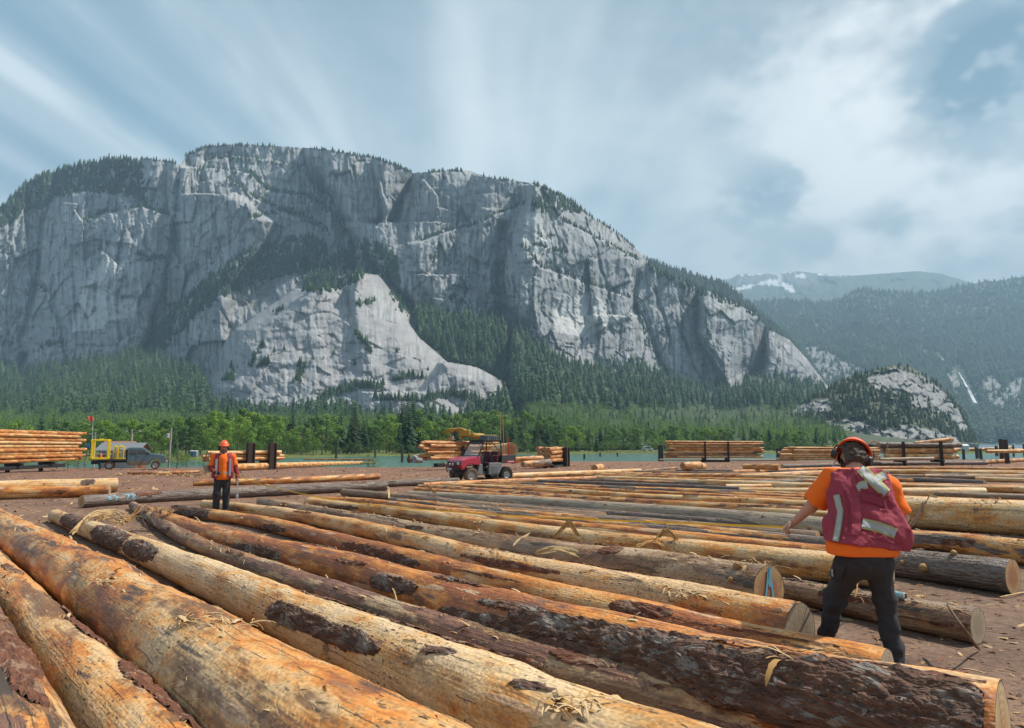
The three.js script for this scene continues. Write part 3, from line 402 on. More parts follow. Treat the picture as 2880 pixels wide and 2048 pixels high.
{
  const r = rng(90), spots = [], rounds = [], crowns = [1, 2, 3].map((k) => broadTree(340 + k, 1, 0.8, [1, 1, 1], 240).crown);
  const put = (u, v, h, w) => { if (v < skyline(u) - 2) return; const q = relief(u, v), p = ahead(u, v, q.D - 2); spots.push([p.x, p.y - h * 0.12, p.z, h, w]); };
  for (const [k, poly] of Object.entries(forests)) { const xs = poly.map((p) => p[0]), ys = poly.map((p) => p[1]), a = Math.min(...xs), b = Math.max(...xs), c = Math.min(...ys), d = Math.max(...ys), n = (b - a) * (d - c) / (k === 'corner' ? 420 : k === 'gully' ? 90 : 40); for (let i = 0; i < n; i++) { const u = lerp(a, b, r()), v = lerp(c, d, r()); if (inside(poly, u + 10 * n2(u * 0.05, v * 0.05), v + 8 * n2(u * 0.05 + 7, v * 0.05))) put(u, v, (k === 'corner' || k === 'gully' ? 9 : 13) + 11 * r() * r(), 0.95 + 0.4 * r()); } }
  for (const [line, sp, n] of treeLines) { const c = line; for (let i = 0; i < n * 0.9; i++) { const q = r() * (c.length - 1), a = Math.min(c.length - 2, Math.floor(q)), f = q - a, g = () => (r() + r() + r() - 1.5) * sp; const u = lerp(c[a][0], c[a + 1][0], f) + g(), v = lerp(c[a][1], c[a + 1][1], f) + g() * 0.8; put(u, Math.max(v, skyline(u) + 1), 6 + 10 * r() * r(), 1.0 + 0.6 * r()); } }
  for (let i = 0; i < 900; i++) { const u = r() * 2200, v = lerp(skyline(u), footV(u), r()); const q = fbm(u * 0.02 + 50, v * 0.03, 3); if (q > 0.22) put(u, v, 5 + 6 * r(), 1.1 + 0.6 * r()); }    // single bushes and small pines on the walls
  // the slope below the walls
  for (let i = 0; i < 15000; i++) { const u = -80 + r() * 2420, v = 840 + r() * 400; const q = relief(u, v); if (!q.hill) continue; const clear = u > 1430 && v > 1150 + 14 * n2(u * 0.012, 3) || v > 1195; if (clear) continue; const p = ahead(u, v, q.D - 1), h = 13 + 17 * r(); const leafy = sstep(0.0, 0.3, fbm(u * 0.02, v * 0.03 + 3, 3) + (u < 620 ? 0.28 : -0.12)); if (r() < leafy * 0.75) rounds.push([p.x, p.y - 1.5, p.z, h * 0.8, 0.95 + 0.35 * r()]); else if (r() < 0.8) spots.push([p.x, p.y - 1.5, p.z, h, 1.1 + 0.6 * r()]); }
  scatter('conifer_forest', 'dark conifer forest on the mountain ledges and slopes', farCones, spots, [0.018, 0.046, 0.026], [0.062, 0.130, 0.050]); scatter('broadleaf_forest', 'rounded broadleaf woods on the lower mountain slope', crowns, rounds, [0.034, 0.085, 0.030], [0.085, 0.165, 0.046]);
}
{ // small rock dome's pines, and the skyline trees of the wooded ridge
  const r = rng(91), spots = [];
  for (let i = 0; i < 2500; i++) { const u = 2060 + r() * 690, v = domeV(u) + (1246 - domeV(u)) * r(); let bare = false; for (const k of domeRock) if (inside(k, u, v)) bare = true; if (bare && r() > 0.06) continue; const p = ahead(u, v, domeDepth(u, v) - 1), h = 5 + 7 * r(); spots.push([p.x, p.y - 1, p.z, h, 1.0 + 0.5 * r()]); }
  scatter('dome_pine_wood', 'pines growing over the small granite dome', farCones, spots, [0.018, 0.042, 0.018], [0.045, 0.085, 0.032]);
}
{ // bright scrub and young trees between the river wood and the slope
  const r = rng(92), spots = [], young = [], bush = [1, 2, 3].map((k) => { const b = broadTree(300 + k, 1, 0.85, [1, 1, 1], 260); return b.crown; });
  for (let i = 0; i < 6500; i++) { const u = -100 + r() * 2480, v = 1146 + 104 * r(); if (u < 1430 && v < 1172) continue; const q = relief(u, v); const p = ahead(u, v, q.D - 1); if (!q.hill && u < 2200) continue; const h = 5 + 8 * r() * (u < 1430 ? 1.5 : 0.8); (r() < (u > 1430 ? 0.75 : 0.7) ? spots : young).push([p.x, p.y - 0.8, p.z, h, 0.9 + 0.4 * r()]); }
  scatter('hillside_scrub', 'light green scrub and young trees at the foot of the slope', bush, spots, [0.075, 0.155, 0.04], [0.155, 0.27, 0.06]);
  scatter('young_conifers', 'young conifers among the light green scrub', farCones, young, [0.025, 0.06, 0.028], [0.05, 0.10, 0.035]);
}
{ // the far bank: each tree by the water
  const r = rng(93), kinds = [broadTree(11, 16, 12, [0.130, 0.240, 0.045], 1500), broadTree(12, 16, 10, [0.095, 0.190, 0.044], 1500), broadTree(13, 16, 13.5, [0.160, 0.275, 0.045], 1600), broadTree(14, 16, 9, [0.075, 0.155, 0.050], 1400), broadTree(15, 16, 11.5, [0.112, 0.215, 0.048], 1500)];
  const firs = [nearConifer(21, 18, 7.5, [0.042, 0.095, 0.044]), nearConifer(22, 18, 6.5, [0.052, 0.112, 0.046]), nearConifer(23, 18, 8, [0.030, 0.062, 0.022])];
  const bushes = [broadTree(31, 5, 6.5, [0.120, 0.235, 0.046], 600), broadTree(32, 5, 6, [0.085, 0.175, 0.044], 600)];
  const topV = curve([[-80, 1196], [0, 1192], [150, 1188], [300, 1190], [420, 1196], [480, 1186], [560, 1180], [600, 1162], [680, 1158], [720, 1176], [780, 1158], [840, 1170], [900, 1182], [975, 1162], [1040, 1180], [1100, 1166], [1140, 1138], [1180, 1160], [1260, 1162], [1330, 1166], [1390, 1152], [1440, 1166], [1490, 1166], [1530, 1174], [1570, 1190], [1600, 1206], [1700, 1212], [1800, 1214], [1900, 1208], [2000, 1214], [2100, 1214], [2250, 1222], [2300, 1238], [2430, 1240]]);
  const where = (u) => u < 230 ? 'behind the log trailer' : u < 480 ? 'behind the pickup truck' : u < 720 ? 'behind the worker facing us' : u < 1180 ? 'left of the steel grapple' : u < 1480 ? 'behind the red vehicle' : u < 1800 ? 'beyond the open water' : u < 2180 ? 'behind the tall ragged stack' : 'beside the small rock dome';
  const plant = (o, what, tone, u, d, h, ref, w) => { const p = ahead(u, 1250, d), s = h / ref, y = groundY(p.x, p.z); const g = new THREE.Group(); part(g, 'trunk', o.trunk, trunkMat); part(g, 'crown', o.crown, leafMat); g.position.set(p.x, y, p.z); g.rotation.y = r() * 6.28; g.scale.set(s * w, s, s * w); const bank = what === 'bush' ? 'river bank' : 'far river bank'; add(g, what === 'bush' ? 'bush' : what === 'fir' ? 'fir_tree' : 'broadleaf_tree', `${tone} ${what === 'fir' ? 'conifer' : what === 'bush' ? 'rounded bush' : 'broadleaf tree'} ${where(u)}, ${nth(tone + what + where(u))} such from the left`, what === 'bush' ? 'bush' : 'tree', `${tone} ${what === 'fir' ? 'conifers' : what === 'bush' ? 'bushes' : 'broadleaf trees'} ${where(u)}`); };
  const tones = ['bright green', 'mid green', 'yellow green', 'dull green', 'fresh green'];
  const specs = [];
  for (let u = -70; u < 2420; u += 24 + 18 * r()) for (const row of [0, 1]) {
    const uu = u + row * 8 + 6 * r(), d = farShore((uu - 1440) / F) + 9 + row * 22 + 9 * r(), top = topV(uu) + 52 * r() * r() * (row ? 0.5 : 1) + (row ? -16 : 8), h = Math.max(4, (1250 - top) / F * d + 3.0);
    const firZone = (uu > 850 && uu < 880) || (uu > 950 && uu < 1000) || (uu > 1400 && uu < 1590) || (uu > 1630 && uu < 1680) || (uu > 2060 && uu < 2110); const fir = r() < (firZone ? 0.8 : 0.20);
    if (uu > 1600 && row === 0 && r() < 0.35) continue;
    if (fir) specs.push([firs[Math.floor(r() * 3)], 'fir', 'dark green', uu, d, h * (1.05 + 0.3 * r()), 18, 0.95 + 0.2 * r()]);
    else { const k = uu > 590 && uu < 860 ? [0, 2, 2, 0, 4][Math.floor(r() * 5)] : Math.floor(r() * 5); specs.push([kinds[k], 'tree', tones[k], uu, d, h, 16, 0.85 + 0.4 * r()]); }
  }
  for (let u = -60; u < 2440; u += 17 + 16 * r()) { const d = farShore((u - 1440) / F) + 5 + 6 * r(), k = Math.floor(r() * 2); specs.push([bushes[k], 'bush', ['light green', 'deep green'][k], u, d, (2.5 + 3.2 * r()) * (d / 290), 5, 1 + 0.5 * r()]); }
  for (const [u, d, h] of [[20, 66, 1.6], [70, 68, 1.2], [165, 69, 1.8], [196, 70, 1.5], [224, 70, 1.2], [478, 74, 1.6], [500, 76, 2.2], [528, 77, 1.5], [575, 78, 1.1], [905, 84, 1.0], [1036, 83, 1.7], [1052, 84, 1.4], [1245, 84, 1.2], [1500, 84, 1.0]]) specs.push([bushes[Math.floor(r() * 2)], 'bush', 'low straggly', u, d, h, 5, 1.3]);
  specs.sort((a, b) => a[3] - b[3]); for (const q of specs) plant(...q);
}
{ // trees of the far mountainsides
  const r = rng(95), spots = [], mini = [farConifer(6, 4, 4), farConifer(7, 5, 4)];
  const bare = (u, v) => midRock.some((k) => inside(k, u, v));
  for (let i = 0; i < 22000; i++) { const u = 1900 + r() * 1050, v = 780 + 465 * Math.pow(r(), 0.8); const rv = midRidge(u); if (v < rv || (bare(u, v) && r() < 0.9) || distTo([[2695, 1040], [2710, 1071], [2723, 1096], [2746, 1145]], u, v) < 15 || distTo([[2636, 998], [2654, 1016]], u, v) < 9) continue; const d = midDepth(u, v), p = ahead(u, v, d - 6), h = 24 + 16 * r(); spots.push([p.x, p.y - 3, p.z, h, 1.3 + 0.6 * r()]); }
  for (let i = 0; i < 5000; i++) { const u = 1780 + r() * 560, rv = ridgeV(u), v = rv + (1150 - rv) * r() * 0.5, p = ahead(u, v, ridgeDepth(u, v) - 4), h = 18 + 10 * r(); spots.push([p.x, p.y - 2, p.z, h, 1.2 + 0.5 * r()]); }
  scatter('far_conifers', 'hazy conifers covering the far mountainsides', mini, spots, [0.018, 0.042, 0.022], [0.050, 0.095, 0.040]);
}
// ---------------------------------------------------------------- logs: skins
function logSkin(W, H, L, R, seed, o) {                               // wood under torn bark: L metres along, full turn around
  const S = seed * 13.7, map = new Uint8Array(W * H * 4), bmp = new Uint8Array(W * H * 4), enc = (x) => 255 * Math.pow(clamp(x), 1 / 2.2), r = rng(seed + 500);
  const { ramp = [[0.64, 0.42, 0.215], [0.61, 0.33, 0.115], [0.56, 0.205, 0.030], [0.30, 0.092, 0.024]], warmth = 0.5, grime = 0.5, dark = 0.4, red = 0.35, grey = 0.3, dots = 0.5, bark = 0, fresh = 0.4 } = o;
  for (let j = 0; j < H; j++) {
    const a = j / H * 2 * Math.PI, cy0 = Math.cos(a) * R, cz0 = Math.sin(a) * R;
    for (let i = 0; i < W; i++) {
      const x0 = i / W * L, wp = n3(x0 * 2.2 + S, cy0 * 9, cz0 * 9), x = x0 + 0.05 * wp, cy = cy0 + 0.012 * wp, cz = cz0 - 0.012 * wp;
      const f1 = fb3(x * 0.6 + S, cy * 2.6, cz * 2.6 + S, 2), f2 = fb3(x * 2.6 + S, cy * 9, cz * 9 + S, 3), mo = fb3(x * 11 + S, cy * 24, cz * 24, 2), fib = 0.6 * n3(x * 2.6, cy0 * 80 + S, cz0 * 80) + 0.4 * n3(x * 9, cy0 * 180 + S, cz0 * 180), fine = n3(x * 60, cy0 * 85 + S, cz0 * 85);
      const t = clamp(0.42 + 0.75 * f1 + 0.85 * f2 + 0.35 * mo + (warmth - 0.5) * 1.5) * 2.999, ti = Math.floor(t); let c = mix3(ramp[ti], ramp[ti + 1], t - ti), b = 0.5 + 0.13 * fib + 0.10 * fine + 0.05 * mo;
      const k = 1 + 0.30 * fib + 0.30 * fine + 0.24 * mo; c = [c[0] * k, c[1] * k, c[2] * k];
      const fr = sstep(0.30, 0.37, fb3(x * 1.5 + S + 33, cy * 12, cz * 12, 3) + 0.14 * fib + (fresh - 0.5)); c = mix3(c, [0.58 + 0.1 * fib, 0.40 + 0.08 * fib, 0.25 + 0.06 * fib], fr * 0.7); b -= 0.08 * fr;
      const g = sstep(0.02, 0.45, fb3(x * 1.0 + S + 50, cy * 6, cz * 6, 3) + 0.30 * mo + 0.25 * fib + (grime - 0.5) * 1.6 - 0.05); c = mix3(c, [0.128, 0.060, 0.028], g * 0.86);
      const gy = sstep(0.12, 0.42, fb3(x * 0.8 + S + 70, cy * 5, cz * 5 + 9, 3) + 0.22 * fib + 0.1 * fine + (grey - 0.5) * 1.6); c = mix3(c, [0.185, 0.145, 0.115], gy * 0.62);
      const d = sstep(0.20, 0.36, fb3(x * 1.1 + S + 90, cy * 8, cz * 8, 4) + 0.22 * fib + 0.12 * fine + (dark - 0.5) * 1.5); c = mix3(c, [0.045, 0.030, 0.022], d * 0.88); b -= 0.05 * d;
      if (red > 0) { const m = fb3(x * 1.2 + S + 140, cy * 8, cz * 8 + 4, 4) + 0.1 * fine + (red - 0.5) * 1.6, e = sstep(0.16, 0.20, m); if (e > 0) { const q = clamp(0.5 + 0.6 * fib + 0.5 * n3(x * 14 + S, cy * 46, cz * 46)); c = mix3(c, mix3([0.10, 0.040, 0.028], [0.25, 0.115, 0.075], clamp(0.5 + 0.7 * n3(x * 8 + S + 61, cy * 30, cz * 30 + 7))), e * 0.92); b += e * (0.16 + 0.26 * (q - 0.5)); } }
      if (bark > 0) { const w = fb3(x * 0.9 + S + 200, cy * 5, cz * 5, 4) + (bark - 0.5) * 2.2, e = sstep(0, 0.06, w); if (e > 0) { const f = 1 - Math.abs(n3(x * 5 + 0.6 * wp, cy * 42 + S, cz * 42)) * 1.6, f2 = n3(x * 16 + S, cy * 70, cz * 70), q = clamp(0.65 * f + 0.4 * f2); c = mix3(c, mix3([0.105, 0.062, 0.047], [0.215, 0.180, 0.158], clamp(0.5 + 0.6 * n3(x * 4 + S + 83, cy * 22, cz * 22 + 3) + 0.35 * n3(x * 20, cy * 60 + S, cz * 60 + 5))), e); b += e * (0.12 + 0.40 * (q - 0.4)); } }
      const p = (j * W + i) * 4; map[p] = enc(c[0]); map[p + 1] = enc(c[1]); map[p + 2] = enc(c[2]); map[p + 3] = 255; const B = 255 * clamp(b); bmp[p] = bmp[p + 1] = bmp[p + 2] = B; bmp[p + 3] = 255;
    }
  }
  // flecks, dents, scuffs and resin runs
  const put = (x, y, cr, cg, cb, al, db) => { const p = (((Math.floor(y) % H) + H) % H * W + ((Math.floor(x) % W) + W) % W) * 4; map[p] += (enc(cr) - map[p]) * al; map[p + 1] += (enc(cg) - map[p + 1]) * al; map[p + 2] += (enc(cb) - map[p + 2]) * al; const v = clamp(bmp[p] + db, 0, 255); bmp[p] = bmp[p + 1] = bmp[p + 2] = v; };
  const px = W / L, py = H / (2 * Math.PI * R);
  for (let k = 0; k < 1800 * dots * L * R; k++) { const cx = r() * W, cyy = r() * H, t = n2(cx / px * 1.3 + S, cyy / py * 3); if (t < 0) continue; const lx = (0.006 + 0.03 * r() * r()) * px, ly = (0.003 + 0.006 * r()) * py; for (let u = -lx; u <= lx; u++) for (let v = -ly; v <= ly; v++) if ((u / lx) ** 2 + (v / ly) ** 2 < 1) put(cx + u, cyy + v, 0.08, 0.045, 0.025, 0.65, -40); }
  for (let k = 0; k < 700 * L * R; k++) { let x = r() * W, y = r() * H, a = (r() - 0.5) * 0.9, n = (0.02 + 0.14 * r() * r()) * px, light = r() < 0.7; for (let q = 0; q < n; q++) { x += Math.cos(a); y += Math.sin(a) * py / px; a += (r() - 0.5) * 0.2; if (light) put(x, y, 0.62, 0.46, 0.28, 0.7, 26); else put(x, y, 0.05, 0.03, 0.02, 0.6, -30); } }
  for (let k = 0; k < 1.3 * L; k++) { const cx = r() * W, cyy = r() * H, a = (0.018 + 0.022 * r()), X = a * 1.7 * px, Y = a * py, light = r() < 0.5; for (let u = -X * 1.6; u <= X * 1.6; u++) for (let v = -Y * 1.6; v <= Y * 1.6; v++) { const q = Math.hypot(u / X, v / Y) + 0.12 * n2(u * 0.15 + k, v * 0.15); if (q > 1.5) continue; const ring = 0.5 + 0.5 * Math.sin(q * 16); if (q < 0.75) put(cx + u, cyy + v, light ? 0.34 : 0.10, light ? 0.17 : 0.05, light ? 0.07 : 0.03, 0.75 * (0.6 + 0.4 * ring), light ? 40 : -35); else put(cx + u, cyy + v, 0.20, 0.09, 0.035, 0.45 * (1.5 - q) * (0.5 + ring), 22 * (1.5 - q)); } }
  for (let k = 0; k < 26 * L * R; k++) { let x = r() * W, y = r() * H; const n = (0.15 + 1.0 * r() * r()) * px; for (let q = 0; q < n; q++) { x++; y += (r() - 0.5) * 0.5; put(x, y, 0.05, 0.03, 0.02, 0.75, -70); if (r() < 0.5) put(x, y + 1, 0.12, 0.07, 0.04, 0.5, -30); } }
  for (let k = 0; k < 14 * warmth * L * R; k++) { let x = r() * W, y = r() * H; const n = (0.03 + 0.12 * r()) * py, w = (0.004 + 0.01 * r()) * px, s = r() < 0.5 ? -1 : 1; for (let q = 0; q < n; q++) { y += s; x += (r() - 0.5) * 1.2; for (let e = -w; e < w; e++) put(x + e, y, 0.42, 0.17, 0.02, 0.4, 3); } }
  const T = (d, srgb) => { const t = new THREE.DataTexture(d, W, H); t.magFilter = t.minFilter = THREE.LinearFilter; t.wrapS = t.wrapT = THREE.RepeatWrapping; if (srgb) t.colorSpace = THREE.SRGBColorSpace; t.needsUpdate = true; return t; };
  return { mat: std([1, 1, 1], 0.56, { map: T(map, true), bumpMap: T(bmp, false), bumpScale: o.bump ?? 0.018 }), L };
}
// thick furrowed bark, about 0.9 m to the tile
const barkSkin = (() => {
  const N = 768, per = (i, j, fx, fy, s) => { const a = i / N * 6.2832, b = j / N * 6.2832; return n3(Math.cos(a) * fx / 6.28 + s, Math.sin(a) * fx / 6.28 + Math.cos(b) * fy / 6.28, Math.sin(b) * fy / 6.28 + s); };
  const h = new Float32Array(N * N);
  for (let j = 0; j < N; j++) for (let i = 0; i < N; i++) { const w = 0.25 * per(i, j, 9, 14, 3), r1 = 1 - Math.abs(per(i, j, 7, 34, 1) + w) * 1.7, r2 = 1 - Math.abs(per(i, j, 18, 60, 6) + w) * 1.5, g = per(i, j, 70, 150, 8); h[j * N + i] = clamp(0.20 + 0.42 * r1 + 0.26 * r2 + 0.18 * g); }
  const map = texture(N, N, (i, j) => { const g = per(i, j, 50, 120, 12), t = per(i, j, 6, 10, 20), f = per(i, j, 16, 44, 33), k = per(i, j, 90, 160, 41); let c = mix3([0.080, 0.042, 0.030], [0.150, 0.074, 0.046], clamp(0.5 + 0.8 * f + 0.4 * k)); c = mix3(c, [0.205, 0.180, 0.160], sstep(0.0, 0.5, 0.55 * t + 0.5 * f + 0.35 * g)); return c; });   // red brown and weathered grey scales
  return { mat: std([1, 1, 1], 0.9, { map, bumpMap: texture(N, N, (i, j) => h[j * N + i], false), bumpScale: 0.03 }), red: std([1.2, 0.84, 0.62], 0.9, { map, bumpMap: null }) };
})();
barkSkin.red.bumpMap = barkSkin.mat.bumpMap; barkSkin.red.bumpScale = 0.02;
const SK = {
  honey: logSkin(1024, 256, 4, 0.16, 1, { warmth: 0.55, grime: 0.30, dark: 0.24, red: 0.26, grey: 0.14 }), pale: logSkin(1024, 256, 4, 0.16, 2, { warmth: 0.36, grime: 0.30, dark: 0.28, red: 0.2, grey: 0.22, ramp: [[0.63, 0.455, 0.265], [0.60, 0.385, 0.175], [0.53, 0.25, 0.065], [0.33, 0.13, 0.04]] }), rust: logSkin(1024, 256, 4, 0.14, 3, { warmth: 0.66, grime: 0.36, dark: 0.40, red: 0.50, grey: 0.2 }),
  tan: logSkin(1024, 256, 4, 0.15, 4, { warmth: 0.42, grime: 0.44, dark: 0.3, red: 0.3, dots: 1.2, grey: 0.25 }), silver: logSkin(1024, 256, 4, 0.18, 5, { warmth: 0.22, grime: 0.5, dark: 0.42, red: 0.12, grey: 0.62, ramp: [[0.48, 0.38, 0.27], [0.42, 0.31, 0.20], [0.34, 0.22, 0.13], [0.22, 0.13, 0.08]] }), barky: logSkin(1024, 256, 4, 0.16, 6, { warmth: 0.6, grime: 0.5, dark: 0.4, red: 0.4, bark: 0.52, bump: 0.03 }), oldbark: logSkin(1024, 256, 4, 0.17, 7, { warmth: 0.5, bark: 0.75, bump: 0.035 }), shaggy: logSkin(1024, 256, 4, 0.2, 8, { ramp: [[0.44, 0.31, 0.195], [0.37, 0.235, 0.135], [0.30, 0.165, 0.085], [0.16, 0.08, 0.045]], warmth: 0.5, grime: 0.55, dark: 0.5, red: 0.25, grey: 0.55, bump: 0.025 }),
};
const endSkin = (() => {                                              // sawn end: growth rings, saw marks, checks
  const make = (seed, inner, outer) => texture(256, 256, (i, j) => { const x = (i - 128) / 128, y = (j - 128) / 128, q = Math.hypot(x, y) + 0.02 * n2(x * 3 + seed, y * 3), a = Math.atan2(y, x), ring = 0.5 + 0.5 * Math.sin(q * 60 + 2 * n2(x * 4, y * 4 + seed)), saw = n2(x * 2 + y * 60 + seed, y * 3), chk = Math.abs(n2(a * 3 + seed, 0.3)) < 0.035 && q > 0.15 ? 0.4 : 1; let c = mix3(inner, outer, sstep(0.35, 0.9, q + 0.1 * n2(x * 2, y * 2))); const k = (0.72 + 0.28 * ring + 0.20 * saw) * chk; if (q > 0.95) c = [0.10, 0.06, 0.04]; return [c[0] * k, c[1] * k, c[2] * k]; });
  return [std([1, 1, 1], 0.9, { map: make(1, [0.44, 0.24, 0.11], [0.52, 0.37, 0.20]) }), std([1, 1, 1], 0.9, { map: make(2, [0.38, 0.17, 0.085], [0.50, 0.31, 0.15]) }), std([1, 1, 1], 0.9, { map: make(3, [0.34, 0.25, 0.17], [0.42, 0.33, 0.23]) })];
})();
// ---------------------------------------------------------------- logs: shape
function axisOf(pts, lift) {                                          // centres from the log's upper outline in the survey, resting at the given height above the ground
  const n = pts.length, c = pts.map(([u, v, r]) => atHeight(u, v, 1.8 * r + lift));
  for (let it = 0; it < 5; it++) for (let i = 0; i < n; i++) {
    const [u, v, r] = pts[i], t = c[Math.min(n - 1, i + 1)].clone().sub(c[Math.max(0, i - 1)]).normalize(), w = sight(u, v).normalize(), m = t.clone().cross(w).normalize(); if (m.y < 0) m.negate();
    const gy = groundY(c[i].x, c[i].z) * sstep(25, 40, -c[i].z) + lift + r, k = (gy + r * m.y - EYE) / w.y; c[i] = V(0, EYE, 0).addScaledVector(w, k).addScaledVector(m, -r);
  }
  return c;
}
class Log {
  constructor(centres, radii, seed, o = {}) {
    this.c = centres; this.r = radii; this.seed = seed; const n = centres.length;
    if (o.extA) { const d = centres[0].clone().sub(centres[1]).normalize(); this.c = [centres[0].clone().addScaledVector(d, o.extA), ...this.c]; this.r = [radii[0], ...this.r]; }
    if (o.extB) { const d = centres[n - 1].clone().sub(centres[n - 2]).normalize(); this.c = [...this.c, centres[n - 1].clone().addScaledVector(d, o.extB)]; this.r = [...this.r, radii[n - 1]]; }
    this.acc = [0]; for (let i = 1; i < this.c.length; i++) this.acc.push(this.acc[i - 1] + this.c[i].distanceTo(this.c[i - 1])); this.len = this.acc[this.acc.length - 1];
    this.lump = o.lump ?? 1; this.curve = new THREE.CatmullRomCurve3(this.c, false, 'centripetal');
    const M = 160; this.tab = []; for (let i = 0; i <= M; i++) this.tab.push(this.raw(i / M));
  }
  raw(s) { const d = s * this.len; let i = 1; while (i < this.c.length - 1 && this.acc[i] < d) i++; const f = clamp((d - this.acc[i - 1]) / (this.acc[i] - this.acc[i - 1])), q = (i - 1 + f) / (this.c.length - 1), C = this.curve.getPoint(q), T = this.curve.getTangent(q), N = V(0, 1, 0).addScaledVector(T, -T.y).normalize(), B = T.clone().cross(N); return { C, T, N, B, R: lerp(this.r[i - 1], this.r[i], f) }; }
  at(s) { const x = clamp(s) * 160, i = Math.min(159, Math.floor(x)), f = x - i, a = this.tab[i], b = this.tab[i + 1]; return { C: a.C.clone().lerp(b.C, f), T: a.T, N: a.N.clone().lerp(b.N, f).normalize(), B: a.B.clone().lerp(b.B, f).normalize(), R: lerp(a.R, b.R, f) }; }
  radius(s, th, R) { const x = s * this.len, S = this.seed * 7.3, cy = Math.cos(th) * R, cz = Math.sin(th) * R; return R * (1 + this.lump * (0.045 * n3(x * 1.1 + S, cy * 3, cz * 3) + 0.028 * n3(x * 3.4 + S, cy * 8, cz * 8) + 0.012 * n3(x * 10 + S, cy * 25, cz * 25))); }
  point(s, th, off = 0) { const f = this.at(s), q = this.radius(s, th, f.R) + off; return f.C.addScaledVector(f.N, Math.cos(th) * q).addScaledVector(f.B, Math.sin(th) * q); }
  hit(u, v) {                                                         // (s, angle) where a sight line meets the log
    const E = V(0, EYE, 0), w = sight(u, v).normalize(); let best = 1e9, res = [0.5, 0.5];
    for (let i = 0; i <= 160; i++) { const f = this.tab[i], t = f.C.clone().sub(E).dot(w), q = E.clone().addScaledVector(w, t).sub(f.C), m = Math.abs(q.dot(f.T)); if (m < best) { best = m; const wp = w.clone().addScaledVector(f.T, -w.dot(f.T)).normalize(), qq = q.clone().addScaledVector(f.T, -q.dot(f.T)), d = qq.length(), p = qq.addScaledVector(wp, -Math.sqrt(Math.max(0, f.R * f.R - d * d))); res = [i / 160, Math.atan2(p.dot(f.B), p.dot(f.N))]; } }
    return res;
  }
  body(o, segs, sides, Ltex) {
    const pos = [], uv = [], idx = [];
    for (let i = 0; i <= segs; i++) { const s = i / segs, f = this.at(s); for (let k = 0; k <= sides; k++) { const th = k / sides * 2 * Math.PI, q = this.radius(s, th === 2 * Math.PI ? 0 : th, f.R), p = f.C.clone().addScaledVector(f.N, Math.cos(th) * q).addScaledVector(f.B, Math.sin(th) * q).sub(o); pos.push(p.x, p.y, p.z); uv.push(s * this.len / Ltex + this.seed * 0.37, k / sides); } }
    for (let i = 0; i < segs; i++) for (let k = 0; k < sides; k++) { const a = i * (sides + 1) + k, b = a + 1, c = a + sides + 1, d = c + 1; idx.push(a, d, b, a, c, d); }
    const g = meshFrom(pos, idx, null, uv); const nn = g.attributes.normal; for (let i = 0; i <= segs; i++) { const a = i * (sides + 1), b = a + sides; nn.setXYZ(b, nn.getX(a), nn.getY(a), nn.getZ(a)); } return g;
  }
  cap(o, end, sides) { const s = end ? 1 : 0, f = this.at(s), pos = [], uv = [], idx = [], sg = end ? 1 : -1, c = f.C.clone().sub(o).addScaledVector(f.T, sg * 0.004); pos.push(c.x, c.y, c.z); uv.push(0.5, 0.5); for (const ring of [0.55, 1]) for (let k = 0; k <= sides; k++) { const th = k / sides * 2 * Math.PI, q = this.radius(s, k === sides ? 0 : th, f.R) * ring, p = f.C.clone().sub(o).addScaledVector(f.N, Math.cos(th) * q).addScaledVector(f.B, Math.sin(th) * q).addScaledVector(f.T, sg * (ring < 1 ? 0.006 * n2(k, this.seed) : 0)); pos.push(p.x, p.y, p.z); uv.push(0.5 + 0.49 * ring * Math.cos(th), 0.5 + 0.49 * ring * Math.sin(th)); } for (let k = 0; k < sides; k++) { const a = 1 + k, b = a + sides + 1; if (end) idx.push(0, a, a + 1, a, b, b + 1, a, b + 1, a + 1); else idx.push(0, a + 1, a, a, b + 1, b, a, a + 1, b + 1); } return meshFrom(pos, idx, null, uv); }
  patch(o, s0, th0, L, wid, thick, seed, cell, rag = 1) {             // a torn plate of bark: ragged outline, real thickness, furrows
    const f0 = this.at(s0), nu = Math.max(6, Math.round(L / cell)), nv = Math.max(4, Math.round(wid * f0.R / cell)), pos = [], uv = [], m = [], idx = [];
    for (let i = 0; i <= nu; i++) for (let k = 0; k <= nv; k++) {
      const a = i / nu * 2 - 1, b = k / nv * 2 - 1, s = s0 + a * L / 2 / this.len, th = th0 + b * wid / 2 - 0.12 * a, x = s * this.len, y = th * f0.R, e = 1 - Math.pow(Math.abs(a), 2.4) - Math.pow(Math.abs(b), 2.4) + rag * (0.36 * n2(x * 3.5 + seed, y * 9 + seed) + 0.24 * n2(x * 10, y * 26 + seed) + 0.16 * n2(x * 28, y * 60 + seed)) + 0.02;
      const fur = 1 - Math.abs(n2(x * 3.4 + seed, y * 23 + 0.9 * n2(x * 4, y * 8))) * 2.2, fl = n2(x * 11 + seed, y * 40) + 0.9 * n2(x * 26, y * 75 + seed), k2 = sstep(0, 0.22, e), off = thick * (k2 * (0.70 + 0.50 * fur + 0.20 * fl) - 0.25), p = this.point(s, th, off).sub(o); pos.push(p.x, p.y, p.z); uv.push(x / 0.95, y / 0.95 + seed * 0.17); m.push(e > -0.06 && s > 0.002 && s < 0.998);
    }
    for (let i = 0; i < nu; i++) for (let k = 0; k < nv; k++) { const a = i * (nv + 1) + k, b = a + 1, c = a + nv + 1, d = c + 1; if (m[a] && m[b] && m[c] && m[d]) idx.push(a, d, b, a, c, d); }
    return idx.length ? meshFrom(pos, idx, null, uv) : null;
  }
}
